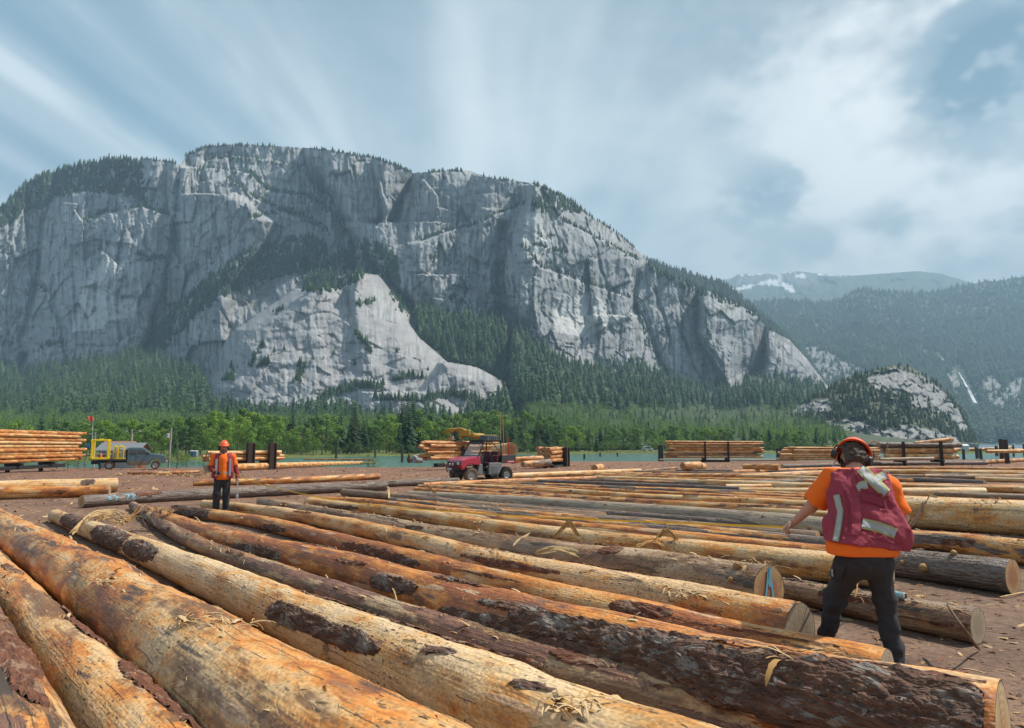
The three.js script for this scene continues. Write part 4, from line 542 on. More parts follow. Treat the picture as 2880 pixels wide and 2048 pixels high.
const woodStrip = [std([0.44, 0.28, 0.13], 0.9), std([0.30, 0.17, 0.075], 0.9), std([0.52, 0.38, 0.22], 0.9), std([0.16, 0.10, 0.06], 0.92)];
[0, 1, 2, 3].forEach((k) => { woodStrip[k].side = THREE.DoubleSide; });
function ribbon(p, dir, L, w, curl, seed, droop = 0.4, thick = 0.004) { // torn strip of bark or splinter, thick, curling
  const r = rng(seed), n = 12, up = V(0, 1, 0), pos = [], idx = []; let d = dir.clone().normalize(), c = p.clone(), side = d.clone().cross(up).normalize(); if (!isFinite(side.x) || side.length() < 0.5) side = V(1, 0, 0);
  for (let i = 0; i <= n; i++) { const f = i / n, hw = w / 2 * (0.75 + 0.5 * r()) * (f > 0.8 ? 1 - (f - 0.8) * 4 : 1), nn = d.clone().cross(side).normalize(); for (const [e, t] of [[-1, -1], [1, -1], [1, 1], [-1, 1]]) { const q = c.clone().addScaledVector(side, e * hw).addScaledVector(nn, t * thick / 2); pos.push(q.x, q.y, q.z); } c.addScaledVector(d, L / n); d.applyAxisAngle(side, -curl / n * (0.5 + r())); d.y -= droop * f / n; d.x += (r() - 0.5) * 0.1; d.normalize(); side.applyAxisAngle(d, (r() - 0.5) * 0.25).normalize(); }
  for (let i = 0; i < n; i++) for (let k = 0; k < 4; k++) { const a = i * 4 + k, b = i * 4 + (k + 1) % 4; idx.push(a, b, b + 4, a, b + 4, a + 4); }
  idx.push(0, 2, 1, 0, 3, 2); return meshFrom(pos, idx);
}
let logSeed = 0; const allLogs = {};
function makeLog(key, L, label, o = {}) {                             // body, sawn ends, bark plates, splinters
  const o0 = L.c[0].clone().lerp(L.c[L.c.length - 1], 0.5); o0.y = 0; const g = thing('log', label, 'log', o.group); g.position.copy(o0); const r = rng(L.seed + 900);
  const skin = o.skin ?? SK.honey, segs = o.segs ?? Math.max(24, Math.round(L.len / 0.12)), sides = o.sides ?? 28;
  part(g, 'trunk', L.body(o0, segs, sides, skin.L), skin.mat);
  const es = endSkin[o.end ?? L.seed % 3]; part(g, 'cut_end', L.cap(o0, 0, sides), es); part(g, 'cut_end', L.cap(o0, 1, sides), es);
  const addPatch = (s, th, len, wid, thick, red) => { const p = L.patch(o0, s, th, len, wid, thick, r() * 50, o.cell ?? 0.035, o.rag ?? 1); if (p) part(g, 'bark_plate', p, red ? barkSkin.red : barkSkin.mat); };
  for (const [u, v, len, wid, thick = 0.02, red = 0] of o.plates ?? []) { const [s, th] = L.hit(u, v); addPatch(s, th, len * (o.long ?? 1), wid * (o.wide ?? 1), thick, red); }
  for (let k = 0; k < (o.nPlates ?? 0); k++) addPatch(0.05 + 0.9 * r(), -0.6 + 2.6 * r(), 0.3 + 1.1 * r() * r(), 0.35 + 0.8 * r(), 0.012 + 0.014 * r(), r() < 0.5);
  for (let k = 0; k < (o.nSplinters ?? 0); k++) { const s = 0.03 + 0.94 * r(), th = -0.7 + 1.7 * r(), p = L.point(s, th).sub(o0), f = L.at(s), dir = f.T.clone().multiplyScalar(r() < 0.5 ? -1 : 1).addScaledVector(f.N, 0.15 + 0.8 * r() * r()).addScaledVector(f.B, (r() - 0.5) * 0.8); part(g, 'splinter', ribbon(p, dir, 0.06 + 0.22 * r() * r(), 0.006 + 0.016 * r(), 0.8 * r(), Math.floor(r() * 1e6), 0.7, 0.003), woodStrip[Math.floor(r() * 3)]); }
  for (const [u, v, R] of o.knots ?? []) { const [s, th] = L.hit(u, v), p = L.point(s, th, -0.02).sub(o0), f = L.at(s), n = f.N.clone().multiplyScalar(Math.cos(th)).addScaledVector(f.B, Math.sin(th)); const k = tube([p, p.clone().addScaledVector(n, R * 0.9), p.clone().addScaledVector(n, R * 1.6).addScaledVector(f.T, R * 0.4)], [R * 1.25, R, R * 0.75], 9); part(g, 'branch_stub', k, woodStrip[1]); }
  if (key) { allLogs[key] = L; g.userData.logKey = key; } return g;
}
function surveyLog(key, pts, label, o = {}) { const L = new Log(axisOf(pts, o.lift ?? 0), pts.map((p) => p[2]), ++logSeed, o); return makeLog(key, L, label, o); }
// ---------------------------------------------------------------- the near row, each log with a skin of its own
const own = (seed, len, R, o) => logSkin(2048, 512, len, R, seed, o);
{
  const near = { lump: 1.7, sides: 44, cell: 0.016, long: 2.2, wide: 1.35 };
  surveyLog('N1', [[0, 1702, 0.24], [84, 1831, 0.25], [213, 2048, 0.26]], 'dark stained log in the near corner of the picture with red torn bark', { ...near, extA: 4, extB: 2.5, skin: own(31, 9, 0.25, { warmth: 0.55, grime: 0.72, dark: 0.66, red: 0.36, grey: 0.5 }), plates: [[70, 1900, 0.55, 1.0, 0.018, 1], [10, 1780, 0.3, 0.5, 0.015, 1], [120, 2010, 0.35, 0.4, 0.015, 1]], nSplinters: 26, segs: 110 });
  surveyLog('N2', [[0, 1547, 0.19], [229, 1756, 0.20], [580, 2048, 0.21]], 'orange brown log with dark torn bark plates, second from the near corner', { ...near, extA: 3.5, extB: 2, skin: own(32, 9, 0.2, { warmth: 0.66, grime: 0.58, dark: 0.45, red: 0.26, grey: 0.2 }), plates: [[205, 1735, 0.3, 0.5, 0.018, 1], [260, 1790, 0.42, 0.42, 0.018, 1], [430, 1935, 0.42, 0.55, 0.02, 1], [545, 2030, 0.35, 0.5, 0.018, 1], [60, 1625, 0.35, 0.5, 0.014, 1], [0, 1560, 0.4, 0.5, 0.016, 1]], nSplinters: 16, segs: 110 });
  surveyLog('N3', [[40, 1450, 0.27], [337, 1581, 0.30], [770, 1793, 0.33], [1293, 2043, 0.35]], 'thickest peeled log, tawny with a splintered gouge, crossing the near corner', { ...near, extA: 2.2, extB: 1.2, skin: own(33, 10, 0.31, { warmth: 0.6, grime: 0.55, dark: 0.42, red: 0.22, grey: 0.2 }), nSplinters: 40, segs: 140, plates: [] });
  surveyLog('N3b', [[-260, 1425, 0.2], [-60, 1436, 0.2], [62, 1458, 0.19]], 'rusty log end showing behind the thickest log at the picture edge', { ...near, extA: 3, skin: SK.rust, cell: 0.03 });
  surveyLog('N4', [[165, 1434, 0.14], [441, 1522, 0.18], [905, 1682, 0.22], [1490, 1881, 0.255], [2013, 2048, 0.27]], 'long pale yellow log with a black bark plate on its side and resin stains', { ...near, extB: 1.4, skin: own(34, 11, 0.23, { warmth: 0.36, grime: 0.36, dark: 0.24, red: 0.10, grey: 0.16, dots: 1.1, ramp: [[0.63, 0.455, 0.265], [0.60, 0.385, 0.175], [0.53, 0.25, 0.065], [0.33, 0.13, 0.04]] }), plates: [[225, 1465, 0.9, 2.2, 0.018, 0], [330, 1520, 1.1, 1.8, 0.018, 0], [420, 1560, 0.8, 1.2, 0.02, 0], [880, 1760, 0.62, 0.62, 0.026, 0], [1020, 1820, 0.5, 0.5, 0.024, 0], [960, 1700, 0.7, 0.25, 0.016, 1], [1120, 1755, 0.9, 0.3, 0.016, 1], [1270, 1812, 0.6, 0.22, 0.016, 1], [1290, 1855, 0.16, 0.25, 0.014, 0], [1580, 1968, 0.12, 0.2, 0.014, 0]], nSplinters: 22, segs: 150 });
  surveyLog('N5', [[380, 1412, 0.10], [567, 1510, 0.12], [990, 1648, 0.14], [1490, 1794, 0.16], [2013, 1928, 0.17], [2400, 2036, 0.17]], 'slender log in scraped reddish brown bark with a shredded ridge and split near end', { ...near, skin: own(35, 11, 0.15, { warmth: 0.45, grime: 0.6, dark: 0.55, red: 0.62, grey: 0.42, ramp: [[0.46, 0.33, 0.20], [0.40, 0.25, 0.12], [0.36, 0.17, 0.06], [0.20, 0.09, 0.04]] }), nPlates: 7, nSplinters: 60, segs: 150 });
  surveyLog('N6', [[448, 1436, 0.15], [720, 1505, 0.17], [973, 1550, 0.20], [1226, 1614, 0.22], [1490, 1680, 0.25], [1919, 1757, 0.28], [2299, 1836, 0.30], [2815, 1920, 0.31]], 'heavy log armoured in dark furrowed bark with orange wood along its back', { ...near, long: 1.25, wide: 0.85, end: 0, skin: own(36, 12, 0.25, { warmth: 0.82, grime: 0.34, dark: 0.34, red: 0.36, grey: 0.16 }), plates: [[740, 1560, 1.4, 1.3, 0.02, 0], [900, 1530, 0.8, 0.5, 0.016, 0], [1150, 1660, 0.9, 1.0, 0.028, 0], [1020, 1590, 0.7, 0.45, 0.02, 1], [1330, 1650, 0.8, 0.35, 0.022, 0], [1480, 1719, 0.7, 0.40, 0.026, 0], [1420, 1774, 1.1, 0.7, 0.028, 0], [1650, 1784, 1.0, 0.85, 0.044, 0], [1850, 1814, 1.1, 0.85, 0.044, 0], [1760, 1874, 1.3, 0.8, 0.044, 0], [2020, 1864, 1.0, 0.8, 0.044, 0], [2080, 1944, 1.2, 0.9, 0.044, 0], [2250, 1914, 1.0, 0.8, 0.046, 0], [2400, 1919, 1.0, 0.75, 0.046, 0], [2380, 2014, 1.3, 1.0, 0.046, 0], [2560, 1974, 0.9, 0.8, 0.046, 0], [2600, 2054, 1.0, 0.8, 0.046, 0], [2690, 2014, 0.45, 0.7, 0.044, 0], [2100, 1814, 0.9, 0.16, 0.018, 1], [2450, 1884, 0.9, 0.14, 0.016, 1]], nSplinters: 26, segs: 160 });
  surveyLog('N7', [[492, 1420, 0.12], [720, 1448, 0.13], [1004, 1511, 0.145], [1440, 1609, 0.165], [1946, 1716, 0.175], [2498, 1824, 0.17]], 'bright orange peeled log lying against the heavy dark barked log', { ...near, skin: own(37, 11, 0.16, { warmth: 0.78, grime: 0.26, dark: 0.26, red: 0.22, grey: 0.12 }), plates: [[545, 1440, 1.0, 2.0, 0.014, 0], [780, 1490, 0.6, 0.8, 0.014, 0], [1060, 1555, 0.8, 0.8, 0.018, 1], [1140, 1580, 0.6, 0.7, 0.016, 0], [1830, 1720, 0.34, 0.6, 0.02, 1], [1380, 1620, 0.6, 0.2, 0.012, 1], [2130, 1780, 0.6, 0.15, 0.012, 1]], nSplinters: 18, segs: 130 });
  surveyLog('N8', [[577, 1405, 0.12], [830, 1432, 0.14], [1161, 1492, 0.165], [1440, 1556, 0.185], [1879, 1625, 0.20], [2258, 1699, 0.21]], 'pale buff peeled log whose sawn end faces the bending worker', { ...near, end: 2, skin: own(38, 11, 0.18, { warmth: 0.34, grime: 0.42, dark: 0.26, red: 0.16, grey: 0.26, dots: 0.9 }), plates: [[1560, 1567, 1.2, 0.16, 0.014, 1], [1800, 1606, 1.0, 0.16, 0.014, 1], [1430, 1590, 0.9, 0.4, 0.016, 1], [1200, 1555, 0.6, 0.35, 0.014, 0], [860, 1440, 0.4, 0.4, 0.012, 1]], nSplinters: 46, segs: 130 });
  surveyLog('N9', [[736, 1399, 0.13], [972, 1435, 0.15], [1319, 1490, 0.18], [1598, 1522, 0.21], [1976, 1562, 0.235], [2168, 1592, 0.24]], 'shaggy grey brown log shedding fibres, its sawn end sprayed with blue paint', { ...near, end: 1, skin: own(39, 11, 0.2, { ramp: [[0.44, 0.31, 0.195], [0.37, 0.235, 0.135], [0.30, 0.165, 0.085], [0.16, 0.08, 0.045]], warmth: 0.5, grime: 0.5, dark: 0.5, red: 0.22, grey: 0.56, bump: 0.022 }), nPlates: 5, nSplinters: 110, segs: 130, knots: [[2105, 1600, 0.04], [2100, 1640, 0.03]] });
}
// ---------------------------------------------------------------- the rows behind
{
  const mid = { sides: 24, cell: 0.035 };
  const rows = [
    ['M1', [[870, 1400, 0.12], [1150, 1428, 0.14], [1440, 1467, 0.155], [2160, 1536, 0.185], [2505, 1566, 0.19]], 'tan', 'tan log with a blue paint streak on its end behind the bending worker\'s legs', 2, 12],
    ['M2', [[871, 1397, 0.10], [1010, 1400, 0.11], [1440, 1450, 0.125], [1700, 1474, 0.13], [2160, 1517, 0.14], [2400, 1540, 0.14]], 'honey', 'orange freckled log just behind the tan log with the painted end', 1, 8],
    ['M3', [[1100, 1398, 0.10], [1471, 1435, 0.115], [1733, 1454, 0.12], [2160, 1495, 0.13], [2340, 1512, 0.13]], 'barky', 'narrow log with pale flaking bark under the yellow tape', 4, 10],
    ['M4', [[1150, 1380, 0.14], [1440, 1394, 0.16], [1755, 1413, 0.175], [2160, 1441, 0.19], [2420, 1464, 0.19]], 'silver', 'smooth silver grey log with a long dark stain, behind the yellow tape', 0, 4],
    ['M5', [[1180, 1362, 0.10], [1440, 1378, 0.115], [1723, 1398, 0.12], [2160, 1419, 0.13], [2400, 1433, 0.13]], 'rust', 'orange and dark barked log just behind the smooth silver log', 5, 6],
    ['M6', [[1240, 1358, 0.10], [1535, 1369, 0.11], [1755, 1385, 0.12], [2160, 1402, 0.13], [2420, 1414, 0.14]], 'tan', 'dull tan log two rows behind the smooth silver log', 4, 5],
    ['M7', [[1150, 1346, 0.10], [1440, 1354, 0.11], [1660, 1363, 0.12], [2160, 1381, 0.13], [2420, 1391, 0.13]], 'barky', 'purplish barked log three rows behind the smooth silver log', 5, 5],
    ['M8', [[1676, 1337, 0.13], [1900, 1345, 0.14], [2160, 1354, 0.15], [2500, 1364, 0.15]], 'pale', 'pale log with a black scorched flank in mid yard', 1, 3],
    ['M9', [[1190, 1357, 0.12], [1440, 1346, 0.12], [1673, 1339, 0.12]], 'honey', 'honey coloured log lying across the rows in front of the red vehicle\'s wheel', 1, 4],
    ['M10', [[1400, 1332, 0.14], [1600, 1325, 0.14], [1800, 1318, 0.14]], 'pale', 'pale straight log with a sawn end beyond the rows, mid yard', 0, 2],
    ['M11', [[1800, 1322, 0.08], [1905, 1313, 0.08]], 'barky', 'thin barked pole beside the short thick bolt', 0, 0],
    ['ML1', [[966, 1374, 0.12], [1172, 1391, 0.12], [1320, 1408, 0.125], [1440, 1418, 0.125], [1700, 1440, 0.12]], 'shaggy', 'brown shaggy log in front of the red vehicle, fourth row from its wheels', 2, 12],
    ['ML2', [[1238, 1363, 0.13], [1440, 1381, 0.13], [1600, 1392, 0.12]], 'rust', 'rusty log with a sawn end just in front of the red vehicle\'s front wheel', 2, 4],
    ['ML3', [[1170, 1370, 0.10], [1440, 1389, 0.12], [1640, 1404, 0.12]], 'honey', 'bright honey log between the rusty and the shaggy logs before the red vehicle', 2, 6],
    ['ML4', [[1050, 1353, 0.13], [1150, 1348, 0.14], [1290, 1344, 0.14]], 'oldbark', 'dark barked log end under the red vehicle\'s front bumper', 2, 2],
    ['R1', [[2345, 1390, 0.30], [2529, 1397, 0.31], [2880, 1407, 0.33]], 'pale', 'very thick smooth buff log right behind the bending worker\'s back', 0, 6],
    ['R2', [[2470, 1485, 0.15], [2683, 1497, 0.165], [2880, 1517, 0.18]], 'barky', 'yellow and black barked log below the very thick buff log', 5, 6],
    ['R3', [[2420, 1530, 0.17], [2522, 1541, 0.18], [2847, 1571, 0.20]], 'oldbark', 'dark barked log with knots whose sawn end lies clear on the mud', 3, 4],
    ['R4', [[2204, 1626, 0.12], [2500, 1672, 0.14], [2751, 1709, 0.15]], 'shaggy', 'half peeled log behind the bending worker\'s feet carrying the spray can', 3, 12],
    ['Q1', [[2080, 1371, 0.13], [2400, 1372, 0.15], [2768, 1371, 0.17]], 'pale', 'pale log ending short behind the thick buff log', 0, 3],
    ['Q2', [[2040, 1362, 0.11], [2440, 1358, 0.12], [2880, 1368, 0.13]], 'tan', 'thin tan log two rows behind the thick buff log', 2, 3],
    ['Q3', [[1990, 1353, 0.11], [2300, 1345, 0.12], [2506, 1340, 0.12], [2770, 1350, 0.13]], 'oldbark', 'dark barked log three rows behind the thick buff log', 3, 2],
    ['Q4', [[2743, 1341, 0.11], [2880, 1344, 0.11], [3000, 1346, 0.11]], 'pale', 'cream log end at the picture edge behind the dark barked logs', 0, 1],
    ['Q5', [[2100, 1331, 0.13], [2460, 1320, 0.15], [2880, 1327, 0.16]], 'tan', 'long tan log running behind the bending worker\'s shoulder', 2, 2],
    ['Q6', [[2060, 1322, 0.12], [2470, 1312, 0.13], [2880, 1315, 0.14]], 'honey', 'long honey log in front of the posted log bundles', 1, 2],
    ['Q7', [[2200, 1306, 0.15], [2470, 1299, 0.17], [2775, 1297, 0.18]], 'oldbark', 'very dark log lying along the foot of the posted bundles', 1, 0],
    ['Q8', [[2768, 1294, 0.20], [2880, 1288, 0.21], [3050, 1280, 0.21]], 'rust', 'thick rusty log stub at the far picture edge', 1, 0],
    ['Q9', [[2085, 1334, 0.11], [2200, 1336, 0.11], [2312, 1341, 0.11]], 'pale', 'short pale log by the worker\'s raised elbow', 0, 1],
    ['Q10', [[1690, 1330, 0.11], [1950, 1331, 0.12], [2350, 1330, 0.13]], 'rust', 'rust brown log along the far rim of the laid out rows', 2, 1],
    ['Q11', [[1880, 1341, 0.10], [2200, 1346, 0.11], [2330, 1349, 0.11]], 'honey', 'slim honey log next to the scorched pale log', 1, 2],
    ['Q12', [[2050, 1392, 0.10], [2240, 1404, 0.11], [2420, 1412, 0.11]], 'rust', 'reddish log peeping out behind the worker\'s sleeve', 3, 4],
    ['Q13', [[2600, 1334, 0.12], [2740, 1333, 0.13], [2900, 1334, 0.13]], 'barky', 'barked log one row behind the cream log end', 2, 1],
    ['L1', [[-150, 1356, 0.25], [90, 1350, 0.25], [331, 1344, 0.25]], 'pale', 'thick cream log, the rear of a pair at the yard edge', 1, 2],
    ['L2', [[-150, 1372, 0.19], [90, 1368, 0.19], [310, 1366, 0.18]], 'honey', 'yellow log, the front of a pair at the yard edge', 3, 2],
    ['L3', [[229, 1394, 0.165], [391, 1384, 0.165], [608, 1373, 0.17], [915, 1359, 0.175], [1085, 1353, 0.175]], 'oldbark', 'grey barked log sprayed with blue figures in front of the worker facing us', 2, 4],
    ['L4', [[544, 1349, 0.13], [800, 1342, 0.14], [1065, 1331, 0.15]], 'rust', 'slim orange brown log behind the worker facing us', 2, 3],
    ['L5', [[583, 1307, 0.28], [800, 1301, 0.29], [1018, 1297, 0.29]], 'tan', 'thick log with torn hollows lying across the far yard', 4, 8],
    ['L6', [[856, 1289, 0.16], [1052, 1291, 0.16]], 'honey', 'short log behind the thick torn log, upper of two', 0, 0], ['L7', [[1000, 1300, 0.14], [1058, 1300, 0.14]], 'pale', 'stubby pale log beside the thick torn log', 0, 0],
    ['L8', [[560, 1322, 0.10], [440, 1326, 0.10], [360, 1327, 0.09]], 'barky', 'splintered pole on the ground beyond the worker facing us', 2, 6],
  ];
  for (const [key, pts, skin, label, nPlates, nSplinters] of rows) surveyLog(key, pts, label, { ...mid, skin: SK[skin], nPlates, nSplinters: Math.round(nSplinters * 1.4), extB: ['R1', 'R2', 'Q2', 'Q4', 'Q5', 'Q6', 'Q8', 'Q13'].includes(key) ? 3 : 0, extA: key === 'L1' || key === 'L2' ? 3 : 0, knots: key === 'R3' ? [[2620, 1600, 0.05], [2690, 1560, 0.04], [2560, 1585, 0.03]] : [] });
  const r = rng(611), tones = ['honey', 'rust', 'tan', 'pale', 'barky', 'shaggy', 'oldbark'], hue = ['honey', 'rusty', 'tan', 'cream', 'mottled', 'shaggy', 'dark barked'];
  const fill = [[1329, 1700, 2880, 0.11], [1338, 2050, 2700, 0.10], [1347, 2250, 2880, 0.11], [1361, 1500, 2250, 0.10], [1366, 2400, 2880, 0.12], [1371, 1330, 2080, 0.10], [1378, 2380, 2880, 0.13], [1387, 1300, 2330, 0.11], [1393, 2300, 2560, 0.10], [1395, 1250, 2260, 0.10], [1409, 1350, 2300, 0.10], [1427, 1290, 2330, 0.11], [1467, 1200, 2320, 0.11], [1482, 1120, 2300, 0.12], [1503, 1180, 2330, 0.11], [1526, 1250, 2320, 0.12], [1335, 1560, 2100, 0.10], [1343, 1380, 1900, 0.10], [1388, 2500, 2880, 0.12], [1322, 1900, 2500, 0.12], [1317, 2500, 2880, 0.13], [1325, 2600, 2880, 0.12]];
  fill.forEach(([v0, ua, ub, R], i) => { const m = 0.0005 * (v0 - 1300) * (v0 > 1460 ? 0.85 : 1), k = Math.floor(r() * 7), f = (u) => v0 + m * (u - 2160) + 1.5 * (r() - 0.5), q = v0 > 1440 ? 1 : 0.9; surveyLog('F' + i, [[ua, f(ua), R * 0.8], [(ua + ub) / 2, f((ua + ub) / 2), R * 0.92], [ub, f(ub), R * q]], `${hue[k]} log, ${nthWords[i]} of the half hidden logs between the rows`, { ...mid, skin: SK[tones[k]], nPlates: 2 + Math.floor(3 * r()), nSplinters: 5 + Math.floor(8 * r()), extB: ub >= 2880 ? 2.5 : 0, group: 'half hidden logs between the rows' }); });
}
// ---------------------------------------------------------------- people
function nets(f, lo, hi, h, o) {                                      // skin of a distance field (surface nets), positions relative to o
  const nx = Math.ceil((hi.x - lo.x) / h) + 1, ny = Math.ceil((hi.y - lo.y) / h) + 1, nz = Math.ceil((hi.z - lo.z) / h) + 1, F0 = new Float32Array(nx * ny * nz), id = new Int32Array(nx * ny * nz).fill(-1), pos = [], idx = [], p = V(0, 0, 0);
  const at = (i, j, k) => (k * ny + j) * nx + i;
  for (let k = 0; k < nz; k++) for (let j = 0; j < ny; j++) for (let i = 0; i < nx;) { p.set(lo.x + i * h, lo.y + j * h, lo.z + k * h); const d = f(p); F0[at(i, j, k)] = d; const skip = Math.min(nx - i, Math.max(1, Math.floor((Math.abs(d) - 0.06) / h))); for (let s = 1; s < skip; s++) F0[at(i + s, j, k)] = d; i += skip; }
  for (let k = 0; k < nz - 1; k++) for (let j = 0; j < ny - 1; j++) for (let i = 0; i < nx - 1; i++) {
    let m = 0, cx = 0, cy = 0, cz = 0, n = 0; const c = []; for (let q = 0; q < 8; q++) { const v = F0[at(i + (q & 1), j + (q >> 1 & 1), k + (q >> 2))]; c.push(v); if (v < 0) m |= 1 << q; }
    if (!m || m === 255) continue;
    for (const [a, b] of EDGES) if ((m >> a & 1) !== (m >> b & 1)) { const t = c[a] / (c[a] - c[b]); cx += (a & 1) + t * ((b & 1) - (a & 1)); cy += (a >> 1 & 1) + t * ((b >> 1 & 1) - (a >> 1 & 1)); cz += (a >> 2) + t * ((b >> 2) - (a >> 2)); n++; }
    id[at(i, j, k)] = pos.length / 3; pos.push(lo.x + (i + cx / n) * h - o.x, lo.y + (j + cy / n) * h - o.y, lo.z + (k + cz / n) * h - o.z);
  }
  const quad = (a, b, c, d, flip) => { if (a < 0 || b < 0 || c < 0 || d < 0) return; if (flip) idx.push(a, c, b, a, d, c); else idx.push(a, b, c, a, c, d); };
  for (let k = 1; k < nz - 1; k++) for (let j = 1; j < ny - 1; j++) for (let i = 1; i < nx - 1; i++) {
    const v = F0[at(i, j, k)] < 0;
    if (v !== F0[at(i + 1, j, k)] < 0) quad(id[at(i, j - 1, k - 1)], id[at(i, j, k - 1)], id[at(i, j, k)], id[at(i, j - 1, k)], !v);
    if (v !== F0[at(i, j + 1, k)] < 0) quad(id[at(i - 1, j, k - 1)], id[at(i - 1, j, k)], id[at(i, j, k)], id[at(i, j, k - 1)], !v);
    if (v !== F0[at(i, j, k + 1)] < 0) quad(id[at(i - 1, j - 1, k)], id[at(i, j - 1, k)], id[at(i, j, k)], id[at(i - 1, j, k)], !v);
  }
  return meshFrom(pos, idx);
}
const EDGES = [[0, 1], [2, 3], [4, 5], [6, 7], [0, 2], [1, 3], [4, 6], [5, 7], [0, 4], [1, 5], [2, 6], [3, 7]];
const smin = (a, b, k) => { const h = Math.max(k - Math.abs(a - b), 0) / k; return Math.min(a, b) - h * h * k * 0.25; };
function bones(list, k = 0.04) {                                      // tapered capsules melted together
  const B = list.map(([a, b, ra, rb]) => { const d = b.clone().sub(a); return [a.x, a.y, a.z, d.x, d.y, d.z, 1 / Math.max(d.lengthSq(), 1e-9), ra, (rb ?? ra) - ra]; });
  return (p) => { let m = 1e9; for (const b of B) { const x = p.x - b[0], y = p.y - b[1], z = p.z - b[2], t = clamp((x * b[3] + y * b[4] + z * b[5]) * b[6]), d = Math.hypot(x - t * b[3], y - t * b[4], z - t * b[5]) - b[7] - t * b[8]; m = m > 1e8 ? d : smin(m, d, k); } return m; };
}
function boxOf(pts, pad) { const lo = V(1e9, 1e9, 1e9), hi = V(-1e9, -1e9, -1e9); for (const p of pts) { lo.min(p); hi.max(p); } return [lo.subScalar(pad), hi.addScalar(pad)]; }
const cloth = (rgb, rough = 0.9) => phys(rgb, rough, { sheen: 0.25, sheenRoughness: 0.7, bumpMap: NOISE_TEX, bumpScale: 0.0 });
const FAB = { skin: std([0.46, 0.24, 0.17], 0.6), orange: cloth([0.84, 0.150, 0.008]), vest: cloth([0.285, 0.036, 0.060]), flap: cloth([0.225, 0.024, 0.044]), trouser: cloth([0.027, 0.027, 0.032]), boot: std([0.014, 0.013, 0.013], 0.7), silver: std([0.33, 0.34, 0.34], 0.7), lime: cloth([0.36, 0.36, 0.16]), hat: phys([0.86, 0.11, 0.018], 0.35, { clearcoat: 0.3 }), black: std([0.012, 0.012, 0.013], 0.5), hair: std([0.065, 0.046, 0.036], 0.8), flannel: cloth([0.20, 0.025, 0.02]), grey: cloth([0.09, 0.10, 0.115]), blueHat: phys([0.02, 0.10, 0.32], 0.4), glove: std([0.02, 0.02, 0.022], 0.9), steel: std([0.42, 0.45, 0.5], 0.35, { metalness: 0.7 }) };
function hand(wrist, palm, nrm, curl, s = 1) {                        // capsules of palm, thumb and four fingers that bend
  const d = palm.clone().sub(wrist).normalize(), n = nrm.clone().addScaledVector(d, -nrm.dot(d)).normalize(), side = d.clone().cross(n), L = [], P = (x, y, z) => wrist.clone().addScaledVector(d, x * s).addScaledVector(side, y * s).addScaledVector(n, z * s);
  L.push([P(0, 0, 0), P(0.03, 0, 0), 0.026 * s, 0.026 * s], [P(0.03, 0.018, 0), P(0.085, 0.026, 0), 0.017 * s, 0.014 * s], [P(0.03, -0.012, 0), P(0.085, -0.022, 0), 0.018 * s, 0.014 * s], [P(0.03, 0.003, 0), P(0.088, 0.003, 0), 0.018 * s, 0.014 * s]);
  const palmB = L.slice(), fing = [];
  [[0.030, 0.066], [0.011, 0.074], [-0.009, 0.070], [-0.028, 0.054]].forEach(([y, len]) => { let p = P(0.088, y, 0), a = 0; for (const [f, r] of [[0.45, 0.0088], [0.32, 0.0080], [0.23, 0.0072]]) { a += curl; const q = p.clone().addScaledVector(d, Math.cos(a) * len * f * s).addScaledVector(n, Math.sin(a) * len * f * s); fing.push([p, q, r * s, r * 0.95 * s]); p = q; } });
  let p = P(0.022, 0.026, 0.004); for (const [x, y, z] of [[0.045, 0.050, 0.014], [0.070, 0.052, 0.026], [0.090, 0.045, 0.036]]) { const q = P(x, y, z); fing.push([p, q, 0.0105 * s, 0.009 * s]); p = q; }
  const a = bones(palmB, 0.02 * s), b = bones(fing, 0.004 * s); return { f: (q) => smin(a(q), b(q), 0.008 * s), pts: [...palmB, ...fing].flatMap((x) => [x[0], x[1]]) };
}
function headField(c, fw, up, s = 1) {                                // skull, jaw, brow, nose, mouth, ears about a centre
  const f = fw.clone().normalize(), u = up.clone().addScaledVector(f, -up.dot(f)).normalize(), r = u.clone().cross(f), P = (x, y, z) => c.clone().addScaledVector(r, x * s).addScaledVector(u, y * s).addScaledVector(f, z * s);
  const a = bones([[P(0, 0.03, -0.02), P(0, 0.03, 0.015), 0.086 * s, 0.083 * s], [P(0, -0.02, 0.02), P(0, -0.075, 0.045), 0.068 * s, 0.042 * s], [P(-0.03, 0.005, 0.06), P(0.03, 0.005, 0.06), 0.028 * s]], 0.03), b = bones([[P(0, 0.0, 0.088), P(0, -0.03, 0.105), 0.009 * s, 0.014 * s], [P(-0.02, -0.057, 0.078), P(0.02, -0.057, 0.078), 0.010 * s], [P(-0.082, 0.01, -0.012), P(-0.084, -0.03, -0.005), 0.013 * s, 0.010 * s], [P(0.082, 0.01, -0.012), P(0.084, -0.03, -0.005), 0.013 * s, 0.010 * s]], 0.012);
  const e = [P(-0.031, 0.0, 0.088), P(0.031, 0.0, 0.088)];
  return { f: (p) => Math.max(smin(a(p), b(p), 0.02), -Math.min(p.distanceTo(e[0]), p.distanceTo(e[1])) + 0.012 * s), P, pts: [P(-0.11, -0.13, -0.12), P(0.11, 0.13, 0.13)] };
}
